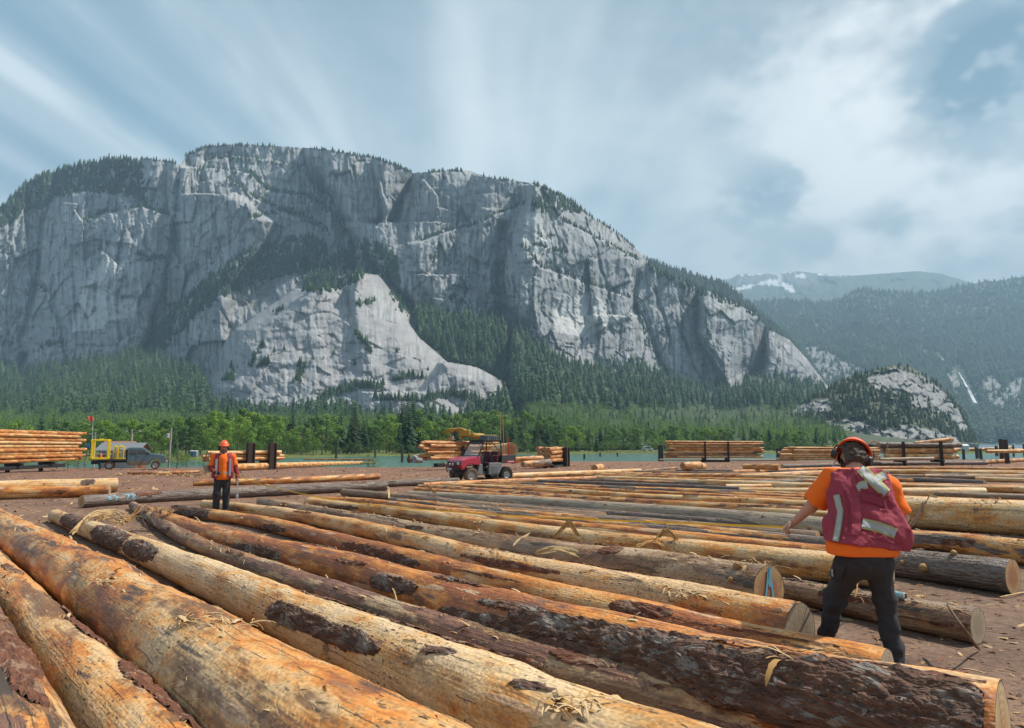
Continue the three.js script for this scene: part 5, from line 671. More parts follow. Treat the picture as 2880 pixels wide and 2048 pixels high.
function hardHat(parent, o, c, axis, fw, R, mat) {                    // shell with ridge, brim and lining
  const prof = [[0.0, 0.80], [0.35, 0.76], [0.68, 0.58], [0.90, 0.30], [0.985, 0.02], [1.10, -0.05], [1.10, -0.085], [0.95, -0.06], [0.93, 0.02], [0.84, 0.28], [0.62, 0.53], [0.3, 0.70], [0, 0.735]].map(([x, y]) => new THREE.Vector2(Math.max(1e-4, x * R), y * R * 1.25));
  const g = new THREE.LatheGeometry(prof, 28), q = new THREE.Quaternion(), z = fw.clone().addScaledVector(axis, -fw.dot(axis)).normalize(), x = axis.clone().cross(z), M = new THREE.Matrix4().makeBasis(x, axis, z); g.scale(0.92, 1, 1.12); const m = part(parent, 'hard_hat', g, mat); m.quaternion.setFromRotationMatrix(M); m.position.copy(c.clone().sub(o));
  const peak = new THREE.SphereGeometry(R * 0.72, 16, 8); peak.scale(0.95, 0.10, 0.85); peak.translate(0, -0.06 * R, 0.78 * R); part(m, 'peak', peak, mat); for (const e of [-0.28, 0, 0.28]) { const rd = tube([V(e * R, 0.42 * R, 0.86 * R), V(e * R, 0.82 * R, 0.5 * R), V(e * R, 0.99 * R, 0), V(e * R, 0.82 * R, -0.5 * R), V(e * R, 0.42 * R, -0.86 * R)], [0.006, 0.012, 0.012, 0.012, 0.006], 6); part(m, 'ridge', rd, mat); }
  return m;
}
function muffs(parent, o, P, s = 1) { for (const e of [-1, 1]) { const g = new THREE.CylinderGeometry(0.036 * s, 0.043 * s, 0.045 * s, 18); g.rotateZ(-e * Math.PI / 2); const c = P(e * 0.108, 0.0, 0.0).sub(o), x = P(1, 0, 0).sub(P(0, 0, 0)).normalize(), y = P(0, 1, 0).sub(P(0, 0, 0)).normalize(), z = x.clone().cross(y), m = part(parent, 'ear_muff', g, FAB.black); m.quaternion.setFromRotationMatrix(new THREE.Matrix4().makeBasis(x, y, z)); m.position.copy(c); part(parent, 'muff_arm', tube([P(e * 0.12, 0.01, 0).sub(o), P(e * 0.128, 0.06, 0).sub(o), P(e * 0.115, 0.095, 0.0).sub(o)], [0.006 * s, 0.006 * s, 0.006 * s], 6), FAB.black); } }
function onSurface(f, pts, wid, off, o, nu = 26, nv = 5) {            // a band of tape sewn on a garment: follows its skin
  const pos = [], idx = [], E = V(0, EYE, 0), lens = [0]; for (let i = 1; i < pts.length; i++) lens.push(lens[i - 1] + Math.hypot(pts[i][0] - pts[i - 1][0], pts[i][1] - pts[i - 1][1])); const T = lens[lens.length - 1];
  for (let i = 0; i <= nu; i++) { const d = i / nu * T; let k = 1; while (k < pts.length - 1 && lens[k] < d) k++; const fr = (d - lens[k - 1]) / (lens[k] - lens[k - 1]), dx = (pts[k][0] - pts[k - 1][0]) / (lens[k] - lens[k - 1]), dy = (pts[k][1] - pts[k - 1][1]) / (lens[k] - lens[k - 1]), cx = lerp(pts[k - 1][0], pts[k][0], fr), cy = lerp(pts[k - 1][1], pts[k][1], fr);
    for (let j = 0; j <= nv; j++) { const e = (j / nv - 0.5) * wid, w = sight(cx - dy * e, cy + dx * e).normalize(); let t = 4.6; for (let s = 0; s < 60; s++) { const q = f(E.clone().addScaledVector(w, t)) - off; t += clamp(q, -0.1, 0.1) * 0.9; if (Math.abs(q) < 2e-4) break; } const p = E.clone().addScaledVector(w, t).sub(o); pos.push(p.x, p.y, p.z); } }
  for (let i = 0; i < nu; i++) for (let j = 0; j < nv; j++) { const a = i * (nv + 1) + j, b = a + 1, c = a + nv + 1, d = c + 1; idx.push(a, d, b, a, c, d); }
  const g = meshFrom(pos, idx); return g;
}
{ // ---- the worker who bends over the tape, seen from behind
  const D = 5.3, J = (u, v, d) => ahead(u, v, D + d), o = J(2430, 1862, 0.1); o.y = 0;
  const W = thing('person', 'worker bending over the logs in a crimson vest and orange shirt, back turned', 'person'); W.position.copy(o);
  const view = V(0.46, 0, -0.89), right = V(0.89, 0, 0.46), up = V(0, 1, 0);
  const hipL = J(2396, 1585, 0.02), hipR = J(2466, 1585, 0.02), knL = J(2346, 1690, 0.24), knR = J(2490, 1692, 0.06), anL = J(2320, 1790, 0.42), anR = J(2518, 1830, 0.02), pel = J(2430, 1565, 0), waist = J(2424, 1500, 0.04), chest = J(2418, 1405, 0.18), neck = J(2404, 1322, 0.34), head = J(2398, 1288, 0.44), shL = J(2350, 1342, 0.29), shR = J(2494, 1374, 0.24), elL = J(2282, 1425, 0.42), elR = J(2536, 1455, 0.22), wrL = J(2232, 1470, 0.52), wrR = J(2524, 1540, 0.10);
  anL.y = 0.10; anR.y = 0.10; const toeL = anL.clone().addScaledVector(view, 0.2).add(V(0, -0.06, 0)), toeR = anR.clone().addScaledVector(view, 0.2).add(V(0.02, -0.06, 0)), heelL = anL.clone().addScaledVector(view, -0.05).add(V(0, -0.05, 0)), heelR = anR.clone().addScaledVector(view, -0.05).add(V(0, -0.05, 0));
  const fw = V(0.46, -0.58, -0.72).normalize(), H = headField(head, fw, V(0.30, 1, 0), 1.0), pL = J(2210, 1487, 0.54), pR = J(2514, 1570, 0.07);
  const hl = hand(wrL, pL, V(0.3, -0.8, 0.4), 1.05), hr = hand(wrR, pR, V(-0.8, 0, -0.4), 0.6);
  const lower = [[hipL, knL, 0.090, 0.062], [knL, anL, 0.058, 0.042], [hipR, knR, 0.090, 0.062], [knR, anR, 0.058, 0.042], [hipL, hipR, 0.10], [heelL, toeL, 0.042, 0.035], [heelR, toeR, 0.042, 0.035]];
  const trunkB = [[pel, waist, 0.13, 0.13], [waist, chest, 0.13, 0.13], [chest, neck, 0.13, 0.07], [shL, shR, 0.085], [neck, head, 0.06, 0.06]];
  const arms = [[shL, elL, 0.058, 0.046], [elL, wrL, 0.045, 0.030], [shR, elR, 0.058, 0.046], [elR, wrR, 0.045, 0.030]];
  const body = bones([...lower, ...trunkB, ...arms], 0.028), all = (p) => smin(body(p), H.f(p), 0.03), [lo, hi] = boxOf([hipL, hipR, knL, knR, toeL, toeR, heelL, heelR, head, shL, shR, elL, elR, pL, pR, ...H.pts], 0.17);
  const parts = [nets(all, lo, hi, 0.013, o)]; for (const h of [hl, hr]) { const [a, b] = boxOf(h.pts, 0.035); parts.push(nets(h.f, a, b, 0.004, o)); }
  part(W, 'body', mergeGeometries(parts), FAB.skin);
  // trousers, boots
  const tr = bones([[hipL, knL, 0.098, 0.078], [knL, anL.clone().add(V(0, 0.02, 0)), 0.078, 0.064], [hipR, knR, 0.098, 0.078], [knR, anR.clone().add(V(0, 0.02, 0)), 0.078, 0.066], [hipL, hipR, 0.112], [pel, waist, 0.145, 0.145]], 0.05), wr = (p, a) => a * (n3(p.x * 9 + p.y * 7, p.y * 15, p.z * 9) + 0.5 * n3(p.x * 21, p.y * 30 + p.x * 9, p.z * 21));
  const hemT = J(2430, 1520, 0).y, lowB = bones([[hipL, knL, 0.090, 0.062], [knL, anL, 0.058, 0.042], [hipR, knR, 0.090, 0.062], [knR, anR, 0.058, 0.042], [hipL, hipR, 0.10], [pel, waist, 0.13, 0.13]], 0.05), trf = (p) => Math.max(Math.min(tr(p) + wr(p, 0.019), lowB(p) - 0.010), p.y - hemT, 0.065 - p.y); part(W, 'trousers', nets(trf, ...boxOf([hipL, hipR, knL, knR, anL, anR, waist], 0.2), 0.011, o), FAB.trouser);
  const btB = bones([[heelL, toeL, 0.052, 0.045], [anL, heelL, 0.055, 0.05], [heelR, toeR, 0.052, 0.045], [anR, heelR, 0.055, 0.05]], 0.03), bt = (p) => Math.max(btB(p), 0.0 - p.y, p.y - 0.19); part(W, 'boot', nets(bt, ...boxOf([anL, heelL, toeL], 0.09), 0.009, o), FAB.boot); part(W, 'boot', nets(bt, ...boxOf([anR, heelR, toeR], 0.09), 0.009, o), FAB.boot);
  part(W, 'cargo_pocket', onSurface(trf, [[2336, 1600], [2372, 1612]], 44, 0.016, o, 10, 8), FAB.trouser); part(W, 'pocket_tag', onSurface(trf, [[2340, 1601], [2342, 1622]], 5, 0.024, o, 8, 2), FAB.silver);
  // shirt: trunk and short sleeves
  const cutL = shL.clone().lerp(elL, 0.86), cutR = shR.clone().lerp(elR, 0.92), nL = elL.clone().sub(shL).normalize(), nR = elR.clone().sub(shR).normalize();
  const sl = bones([[shL, elL, 0.096, 0.104], [shR, elR, 0.090, 0.084]], 0.03), tk = bones([[J(2392, 1545, 0.02), J(2400, 1400, 0.16), 0.172, 0.135], [J(2458, 1548, 0.02), J(2450, 1400, 0.16), 0.172, 0.135], [shL, shR, 0.10], [chest, neck, 0.14, 0.075]], 0.06);
  const trunkF = bones(trunkB.slice(0, 4), 0.05), hemY = J(2420, 1560, 0).y, hemS = (p) => hemY - p.y, upB = bones([...trunkB.slice(0, 4), arms[0], arms[2]], 0.04), shf = (p) => { const s = Math.max(Math.min(sl(p), upB(p) - 0.014), p.x < o.x - 0.1 ? p.clone().sub(cutL).dot(nL) : p.x > o.x + 0.1 ? p.clone().sub(cutR).dot(nR) : -1); return Math.max(Math.min(smin(s, tk(p), 0.03) + wr(p, 0.006), trunkF(p) - 0.010), hemS(p), p.y - (neck.y + 0.02)); };
    part(W, 'shirt', nets(shf, ...boxOf([shL, shR, elL, elR, J(2330, 1555, 0), J(2530, 1555, 0.1), neck], 0.2), 0.011, o), FAB.orange);
  // vest: sleeveless, wide at the hem, pouch on the back
  const tkV = bones([[J(2392, 1545, 0.02), J(2400, 1400, 0.16), 0.172, 0.135], [J(2458, 1548, 0.02), J(2450, 1400, 0.16), 0.172, 0.135], [chest, neck, 0.14, 0.075]], 0.06), vb = bones([[J(2380, 1342, 0.24), J(2386, 1500, 0.0), 0.110, 0.175], [J(2455, 1362, 0.22), J(2482, 1505, 0.0), 0.112, 0.185], [shL.clone().lerp(neck, 0.42), shR.clone().lerp(neck, 0.42), 0.095], [J(2440, 1470, -0.03), J(2500, 1510, -0.03), 0.14, 0.14], [J(2420, 1400, 0.13), J(2410, 1335, 0.25), 0.20, 0.15]], 0.06), ah = bones([[shL.clone().lerp(shR, 0.06), elL, 0.115, 0.11], [shR.clone().lerp(shL, 0.04), elR.clone().add(V(0.08, 0, 0)), 0.10, 0.10]], 0.02), hemV0 = J(2335, 1520, 0).y, hemV1 = J(2540, 1548, 0).y, x0 = J(2335, 1520, 0).x, x1 = J(2540, 1548, 0).x;
  const lim = J(2400, 1440, 0.2).y - 0.25, hole = (p) => p.y > lim ? ah(p) : 1;
  const flatO = J(2430, 1440, 0.10), vq = V(0, 0, 0), vbf = (p) => { const k = (p.x - flatO.x) * view.x + (p.z - flatO.z) * view.z; vq.set(p.x + view.x * k * 0.4, p.y, p.z + view.z * k * 0.4); return vb(vq) * 0.8; };
  const vf = (p) => { const hem = lerp(hemV0, hemV1, clamp((p.x - x0) / (x1 - x0), -0.3, 1.3)); const fold = 0.016 * n3(p.x * 13 + p.y * 4, p.y * 3.5, p.z * 9) + 0.009 * n3(p.x * 26 + p.y * 12, p.y * 9, p.z * 20) + 0.004 * n3(p.x * 50, p.y * 40, p.z * 50); return Math.max(Math.min(vbf(p), tkV(p) - 0.022) + fold, hem + 0.008 * n3(p.x * 14, 1, 2) - p.y, p.y - (neck.y + 0.015), -hole(p)); };
  const vest = part(W, 'safety_vest', nets(vf, ...boxOf([shL, shR, J(2320, 1550, -0.1), J(2560, 1560, -0.1), neck], 0.26), 0.010, o), FAB.vest);
  const band = (pts, wid, edge = true) => { if (edge) part(vest, 'lime_tape', onSurface(vf, pts, wid, 0.011, o), FAB.lime); part(vest, 'silver_tape', onSurface(vf, pts, wid * (edge ? 0.62 : 1), 0.015, o), FAB.silver); };
  band([[2422, 1316], [2456, 1352], [2494, 1388]], 30); band([[2492, 1334], [2468, 1346], [2446, 1354]], 24); band([[2440, 1362], [2424, 1366], [2410, 1372]], 24); band([[2425, 1472], [2470, 1482], [2520, 1501]], 29); band([[2352, 1392], [2364, 1440], [2358, 1480], [2350, 1522]], 18);
  part(vest, 'pocket_flap', onSurface(vf, [[2424, 1398], [2462, 1406], [2508, 1424]], 20, 0.014, o), FAB.flap); part(vest, 'pouch_edge', onSurface(vf, [[2398, 1312], [2412, 1374], [2460, 1386], [2505, 1398]], 5, 0.014, o, 40, 3), FAB.flap); part(vest, 'seam', onSurface(vf, [[2374, 1380], [2384, 1440], [2380, 1500], [2440, 1506], [2530, 1530]], 5, 0.012, o, 50, 2), FAB.flap); part(vest, 'pocket', onSurface(vf, [[2405, 1400], [2410, 1460], [2408, 1502]], 26, 0.012, o, 20, 6), FAB.vest);
  // head gear and hair
  const hf = bones([[H.P(0, 0.03, -0.03), H.P(0, -0.02, -0.05), 0.098, 0.092], [H.P(-0.05, -0.03, -0.05), H.P(0.05, -0.03, -0.05), 0.075], [H.P(0, -0.07, -0.065), H.P(0, -0.085, -0.05), 0.06, 0.05], [H.P(-0.075, -0.03, -0.04), H.P(0.075, -0.03, -0.04), 0.05]], 0.03), hairF = (p) => Math.max(hf(p) + 0.022 * n3(p.x * 34, p.y * 38, p.z * 38) + 0.008 * n3(p.x * 80, p.y * 80, p.z * 80), p.clone().sub(H.P(0, 0, 0.02)).dot(fw) );
  part(W, 'hair', nets(hairF, ...boxOf([H.P(-0.1, -0.14, -0.14), H.P(0.1, 0.13, 0.05)], 0.06), 0.006, o), FAB.hair);
  const axis = V(0.42, 0.62, -0.70).normalize(); hardHat(W, o, H.P(0, 0.040, -0.005), axis, fw, 0.134, FAB.hat); muffs(W, o, (x, y, z) => H.P(x * 1.22, y - 0.01, z - 0.02), 1.05);
  part(W, 'chin_strap', tube([H.P(-0.10, 0.05, -0.02).sub(o), H.P(-0.115, -0.03, -0.02).sub(o), H.P(-0.10, -0.09, 0).sub(o)], [0.010, 0.012, 0.008], 6), FAB.hat); part(W, 'chin_strap', tube([H.P(0.10, 0.05, -0.03).sub(o), H.P(0.112, -0.03, -0.04).sub(o), H.P(0.10, -0.08, -0.02).sub(o)], [0.010, 0.012, 0.008], 6), FAB.hat); part(W, 'radio_wire', tube([J(2352, 1296, 0.4).sub(o), J(2344, 1306, 0.34).sub(o), J(2340, 1316, 0.30).sub(o)], [0.003, 0.003, 0.003], 5), FAB.black);
}
function standing(name, label, x, z, y, turn, s, k) {                 // an upright worker, built about his own feet, facing +z before the turn
  const W = thing(name, label, 'person'), o = V(0, 0, 0), up = V(0, 1, 0), fw = V(0.05, k.bow ?? -0.1, 1).normalize();
  const head = V(0, 1.62, 0.03), neck = V(0, 1.46, 0), hipL = V(-0.09, 0.92, 0), hipR = V(0.09, 0.92, 0), knL = V(-0.11, 0.5, 0.04), knR = V(0.10, 0.5, 0.02), anL = V(-0.12, 0.09, -0.02), anR = V(0.11, 0.09, -0.04), shL = V(-0.20, 1.40, 0), shR = V(0.20, 1.40, 0), { elL, elR, wrL, wrR, haL, haR } = k;
  const H = headField(head, fw, up, 1), body = bones([[hipL, knL, 0.085, 0.06], [knL, anL, 0.055, 0.04], [hipR, knR, 0.085, 0.06], [knR, anR, 0.055, 0.04], [hipL, hipR, 0.09], [anL, anL.clone().add(V(-0.02, -0.04, 0.17)), 0.045, 0.03], [anR, anR.clone().add(V(0.02, -0.04, 0.17)), 0.045, 0.03], [V(0, 0.98, 0), V(0, 1.30, 0), 0.13, 0.14], [shL, shR, 0.08], [V(0, 1.3, 0), neck, 0.12, 0.06], [neck, head, 0.055], [shL, elL, 0.052, 0.042], [elL, wrL, 0.042, 0.03], [shR, elR, 0.052, 0.042], [elR, wrR, 0.042, 0.03]], 0.045);
  const geos = [nets((p) => smin(body(p), H.f(p), 0.03), V(-0.5, 0, -0.3), V(0.5, 1.85, 0.5), k.cell ?? 0.018, o)]; for (const [w, h] of [[wrL, haL], [wrR, haR]]) { const q = hand(w, h, V(0, -0.3, 1), 0.9), [a, b] = boxOf(q.pts, 0.03); geos.push(nets(q.f, a, b, k.cell ? 0.012 : 0.006, o)); }
  part(W, 'body', mergeGeometries(geos), k.skin ?? FAB.skin); const wr = (p, a) => a * n3(p.x * 10, p.y * 13, p.z * 10), c = k.cell ?? 0.016;
  const tB = bones([[hipL, knL, 0.105, 0.085], [knL, anL, 0.083, 0.075], [hipR, knR, 0.105, 0.085], [knR, anR, 0.083, 0.075], [hipL, hipR, 0.115], [V(0, 0.92, 0), V(0, 1.0, 0), 0.145, 0.14]], 0.04); part(W, 'trousers', nets((p) => Math.max(tB(p) + wr(p, 0.008), p.y - 1.02, 0.05 - p.y), V(-0.35, 0, -0.3), V(0.35, 1.1, 0.3), c, o), k.trousers);
  for (const a of [anL, anR]) { const q = bones([[a, a.clone().add(V(0, -0.04, 0.18)), 0.058, 0.045]], 0.02); part(W, 'boot', nets((p) => Math.max(q(p), -p.y, p.y - 0.16), ...boxOf([a, a.clone().add(V(0, -0.05, 0.2))], 0.08), 0.014, o), FAB.boot); }
  const cl = shL.clone().lerp(elL, 0.8), cr = shR.clone().lerp(elR, 0.8), nl = elL.clone().sub(shL).normalize(), nr = elR.clone().sub(shR).normalize(), sB = bones([[shL, elL, 0.078, 0.082], [shR, elR, 0.078, 0.082]], 0.02), kB = bones([[V(-0.06, 0.92, 0.01), V(-0.08, 1.34, 0), 0.135, 0.125], [V(0.06, 0.92, 0.01), V(0.08, 1.34, 0), 0.135, 0.125], [V(0, 0.92, 0.03), V(0, 1.34, 0.03), 0.145, 0.14], [shL, shR, 0.09], [V(0, 1.3, 0), neck, 0.15, 0.085]], 0.04), shf = (p) => { const s = Math.max(sB(p), p.x < 0 ? p.clone().sub(cl).dot(nl) : p.clone().sub(cr).dot(nr)); return Math.max(smin(s, kB(p), 0.03) + wr(p, 0.006), 0.84 - p.y, p.y - 1.47); };
  part(W, 'shirt', nets(shf, V(-0.5, 0.8, -0.3), V(0.5, 1.52, 0.3), c, o), k.shirt);
  if (k.sleeve) for (const [a, b] of [[elL, wrL], [elR, wrR]]) { const q = bones([[a.clone().lerp(b, -0.15), b, 0.066, 0.05]], 0.02); part(W, 'sleeve', nets((p) => q(p) + wr(p, 0.006), ...boxOf([a, b], 0.12), 0.014, o), k.sleeve); }
  const aL = shL.clone().add(V(-0.06, -0.05, 0)), aR = shR.clone().add(V(0.06, -0.05, 0)), vB = bones([[V(-0.09, 0.93, 0.01), V(-0.10, 1.36, 0), 0.165, 0.135], [V(0.09, 0.93, 0.01), V(0.10, 1.36, 0), 0.165, 0.135], [V(0, 0.93, 0.0), V(0, 1.34, 0.0), 0.16, 0.14], [shL.clone().multiplyScalar(0.7).add(V(0, 0.42, 0)), shR.clone().multiplyScalar(0.7).add(V(0, 0.42, 0)), 0.10]], 0.04);
  const vf = (p) => { const open = k.open ? 0.075 + 0.05 * clamp((1.35 - p.y) * 2) : -1; return Math.max(vB(p), 0.88 - p.y, p.y - 1.48, p.z > 0 ? open - Math.abs(p.x) : -1, 0.105 - Math.min(aL.distanceTo(p), aR.distanceTo(p))); };
  const vest = part(W, 'safety_vest', nets(vf, V(-0.45, 0.8, -0.35), V(0.45, 1.55, 0.35), c * 0.9, o), k.vest);
  for (const e of [-1, 1]) { const b = new RoundedBoxGeometry(0.05, 0.42, 0.012, 2, 0.004); b.rotateX(-0.02); b.translate(e * (k.open ? 0.155 : 0.12), 1.14, 0.160); part(vest, 'silver_tape', b, FAB.silver); const q = new RoundedBoxGeometry(0.10, 0.12, 0.03, 2, 0.008); q.translate(e * 0.19, 0.98, 0.14); part(vest, 'pocket', q, k.vest); }
  if (k.open) { const t = new THREE.CylinderGeometry(0.170, 0.170, 0.05, 28, 1, true, -1.0, 2.0); t.scale(1.28, 1, 1); t.translate(0, 1.0, 0.006); part(W, 'silver_tape', t, FAB.silver); const t2 = new THREE.CylinderGeometry(0.168, 0.168, 0.085, 28, 1, true, -1.0, 2.0); t2.scale(1.28, 1, 1); t2.translate(0, 1.0, 0.004); const m2 = FAB.lime.clone(); m2.side = THREE.DoubleSide; part(W, 'lime_tape', t2, m2); }
  hardHat(W, o, H.P(0, 0.055, -0.005), V(0, 0.99, 0.05).normalize(), fw, 0.125, k.hat); muffs(W, o, (x, y, z) => H.P(x, y - 0.01, z), 1.1);
  if (k.face) { const bB = bones([[H.P(-0.05, -0.055, 0.05), H.P(0, -0.095, 0.07), 0.032, 0.036], [H.P(0.05, -0.055, 0.05), H.P(0, -0.095, 0.07), 0.032, 0.036], [H.P(-0.02, -0.045, 0.085), H.P(0.02, -0.045, 0.085), 0.014]], 0.02), fB = bones([[H.P(-0.07, -0.03, -0.06), H.P(-0.06, -0.14, -0.04), 0.03], [H.P(0.07, -0.03, -0.06), H.P(0.06, -0.14, -0.04), 0.03], [H.P(0, -0.05, -0.10), H.P(0, -0.14, -0.06), 0.04]], 0.06); part(W, 'beard', nets(bB, ...boxOf([H.P(-0.08, -0.13, 0.02), H.P(0.08, -0.02, 0.1)], 0.05), 0.010, o), std([0.10, 0.07, 0.055], 0.9)); part(W, 'neck_flap', nets(fB, ...boxOf([H.P(-0.12, -0.2, -0.14), H.P(0.12, 0.02, 0)], 0.05), 0.012, o), FAB.orange); const gl = mergeGeometries([-1, 1].map((e) => { const g = new THREE.TorusGeometry(0.024, 0.004, 6, 16); g.scale(1.15, 0.8, 1); g.translate(e * 0.033, 1.625, 0.135); return g; })); part(W, 'glasses', gl, FAB.black); }
  W.position.set(x, y, z); W.rotation.y = turn; W.scale.setScalar(s); return W;
}
{
  const p = ahead(630, 1250, 17), y = 0; const W = standing('person', 'bearded worker in an orange hard hat and open vest, facing us', p.x, p.z, y, 0.42, 1.0, { face: true, open: true, bow: -0.22, trousers: FAB.trouser, shirt: FAB.orange, vest: FAB.vest, sleeve: FAB.flannel, hat: FAB.hat, elL: V(-0.27, 1.12, 0.02), wrL: V(-0.19, 1.03, 0.22), haL: V(-0.12, 1.02, 0.28), elR: V(0.29, 1.13, -0.02), wrR: V(0.34, 0.90, 0.08), haR: V(0.345, 0.83, 0.10) });
  part(W, 'glove', nets(bones([[V(-0.19, 1.03, 0.22), V(-0.10, 1.015, 0.30), 0.040, 0.045]], 0.01), V(-0.3, 0.9, 0.1), V(0, 1.15, 0.4), 0.010, V(0, 0, 0)), FAB.glove);
  const tool = thing('scaling_hatchet', 'steel scaling hammer hanging from the hand of the worker facing us', 'hammer'); tool.position.copy(W.position); tool.rotation.y = 0.42; part(tool, 'handle', tube([V(0.345, 0.90, 0.135), V(0.35, 0.65, 0.15), V(0.35, 0.45, 0.16)], [0.014, 0.013, 0.013], 8), FAB.steel); const hd = new RoundedBoxGeometry(0.06, 0.08, 0.15, 2, 0.01); hd.translate(0.35, 0.43, 0.17); part(tool, 'head', hd, FAB.steel);
  const q = ahead(284, 1250, 63.5), qy = groundY(q.x, q.z); standing('person', 'small worker in a blue hard hat standing behind the pickup truck\'s flat deck', q.x, q.z, qy, -1.2, 0.98, { cell: 0.03, trousers: FAB.grey, shirt: cloth([0.08, 0.09, 0.11]), vest: FAB.orange, hat: FAB.blueHat, elL: V(-0.28, 1.14, 0.02), wrL: V(-0.25, 0.98, 0.18), haL: V(-0.24, 0.94, 0.25), elR: V(0.28, 1.14, 0.02), wrR: V(0.27, 0.98, 0.18), haR: V(0.26, 0.94, 0.25) });
}
{ // the yellow measuring tape between them
  const a = ahead(655, 1332, 16.7), pts = [a, ahead(720, 1358, 16.2), ahead(994, 1413, 12.8), ahead(1440, 1450, 9.4), ahead(2160, 1481, 6.1), ahead(2212, 1484, 5.83)], c = new THREE.CatmullRomCurve3(pts, false, 'centripetal'), n = 80, pos = [], idx = [];
  for (let i = 0; i <= n; i++) { const p = c.getPoint(i / n), w = 0.0085; for (const [dy, dz] of [[-w, 0], [w, 0.002], [w, 0.004], [-w, 0.002]]) pos.push(p.x, p.y + dy, p.z + dz); if (i) { const o = i * 4; for (let k = 0; k < 4; k++) { const b = (k + 1) % 4; idx.push(o - 4 + k, o - 4 + b, o + b, o - 4 + k, o + b, o + k); } } }
  add(new THREE.Mesh(meshFrom(pos, idx), std([0.72, 0.46, 0.02], 0.5)), 'measuring_tape', 'yellow measuring tape stretched over the logs between the two workers', 'tape');
}
// ---------------------------------------------------------------- stacked logs in their steel bunks
const steelDark = std([0.040, 0.024, 0.019], 0.75, { metalness: 0.25, bumpMap: NOISE_TEX, bumpScale: 0.004 }), steelBlack = std([0.014, 0.013, 0.014], 0.7);
const ordinal = ['top', 'second', 'third', 'fourth', 'fifth', 'sixth', 'seventh', 'eighth', 'ninth', 'tenth', 'eleventh'];
const box = (x, y, z, w, h, d, r = 0.01) => { const g = new RoundedBoxGeometry(w, h, d, 2, Math.min(r, w / 3, h / 3, d / 3)); g.translate(x, y, z); return g; };
function bundle(k) {                                                  // rows of logs laid between two ends A and B; one row above the other
  const r = rng(k.seed), A = ahead(k.u0, 1250, k.d0), B = ahead(k.u1, 1250, k.d1), dir = B.clone().sub(A).setY(0).normalize(), back = V(dir.z, 0, -dir.x); if (back.z > 0) back.negate(); const len = A.distanceTo(B), rows = k.rows, h = (k.yt - k.yb) / rows, skins = k.skins.map((s) => SK[s]);
  for (let j = 0; j < rows; j++) for (let l = 0; l < k.deep; l++) {
    const R = h * 0.52 * (0.82 + 0.32 * r()) * (k.big ?? 1), y = k.yb + h * (j + 0.5) + (r() - 0.5) * 0.05, ra = (r() - 0.35) * k.rag, rb = (r() - 0.35) * k.rag, off = l * h * 0.98 + (j % 2) * h * 0.35 + (r() - 0.5) * 0.06 + (k.lean ?? 0) * j * h;
    const a = A.clone().addScaledVector(dir, ra).addScaledVector(back, off), b = B.clone().addScaledVector(dir, -rb).addScaledVector(back, off); a.y = y + (r() - 0.5) * 0.08; b.y = y + (r() - 0.5) * 0.08;
    const m = a.clone().lerp(b, 0.5); m.y += (r() - 0.5) * 0.05; const L = new Log([a, m, b], [R, R * 0.95, R * (0.82 + 0.1 * r())], ++logSeed);
    const nth = rows - 1 - j; makeLog(null, L, `${nth === rows - 1 ? 'bottom' : ordinal[nth]} log${nth === 0 || nth === rows - 1 ? '' : ' from top'}, ${['near face', 'second layer', 'third layer', 'rear layer'][l]} of the ${k.what}`, { skin: skins[Math.floor(r() * skins.length)], segs: 10, sides: 12, end: Math.floor(r() * 3), group: `logs of the ${k.what}` });
  }
  if (k.posts) { const g = thing('log_bunk', `steel bunk with upright stakes holding the ${k.what}`, 'bunk'); g.position.copy(A); for (const [f, top, w, base] of k.posts) { const p = dir.clone().multiplyScalar(len * f); for (const q of k.front ? [-h * 0.75] : [-h * 0.75, h * k.deep + h * 0.6]) { const c = p.clone().addScaledVector(back, q + (k.lean ?? 0) * (top - k.yb) * 0.5), post = new RoundedBoxGeometry(w, top - base, w * 0.55, 2, 0.02); post.rotateY(Math.atan2(-dir.z, dir.x)); post.translate(c.x, (top + base) / 2 - A.y, c.z); part(g, 'stake', post, steelDark); const fl = new RoundedBoxGeometry(w * 0.16, top - base - 0.02, w * 0.9, 2, 0.01); fl.rotateY(Math.atan2(-dir.z, dir.x)); fl.translate(c.x + dir.x * w * 0.52, (top + base) / 2 - A.y, c.z + dir.z * w * 0.52); part(g, 'stake_flange', fl, steelDark); } const beam = new RoundedBoxGeometry(w * 1.1, 0.22, h * (k.deep + 1.6), 2, 0.02); beam.rotateY(Math.atan2(-dir.z, dir.x)); const c = p.clone().addScaledVector(back, h * (k.deep - 1) / 2); beam.translate(c.x, k.yb - 0.14 - A.y, c.z); part(g, 'cross_beam', beam, steelBlack); }
    if (k.sill) { const s = new RoundedBoxGeometry(len * k.sill[1], k.sill[0], h * k.deep * 0.7, 2, 0.03); s.rotateY(Math.atan2(-dir.z, dir.x)); const c = dir.clone().multiplyScalar(len * k.sill[2]).addScaledVector(back, h); s.translate(c.x, k.yb - 0.26 - k.sill[0] / 2 - A.y, c.z); part(g, 'sill', s, steelBlack); } }
}
bundle({ seed: 201, u0: -190, d0: 43, u1: 214, d1: 60, yb: 0.35, yt: 2.75, rows: 9, deep: 3, rag: 1.5, skins: ['honey', 'pale', 'honey', 'tan'], what: 'loaded log trailer at the yard edge', posts: [[0.47, 2.55, 0.26, -0.5], [0.72, 2.6, 0.26, -0.55]], sill: [0.25, 0.8, 0.45], front: true });
bundle({ seed: 202, u0: 590, d0: 60, u1: 800, d1: 66, yb: 0.2, yt: 1.12, rows: 3, deep: 4, rag: 0.6, skins: ['honey', 'pale', 'tan'], what: 'low stack near the worker facing us', posts: [[0.50, 1.85, 0.62, -0.5], [0.80, 1.85, 0.62, -0.6]], front: true });
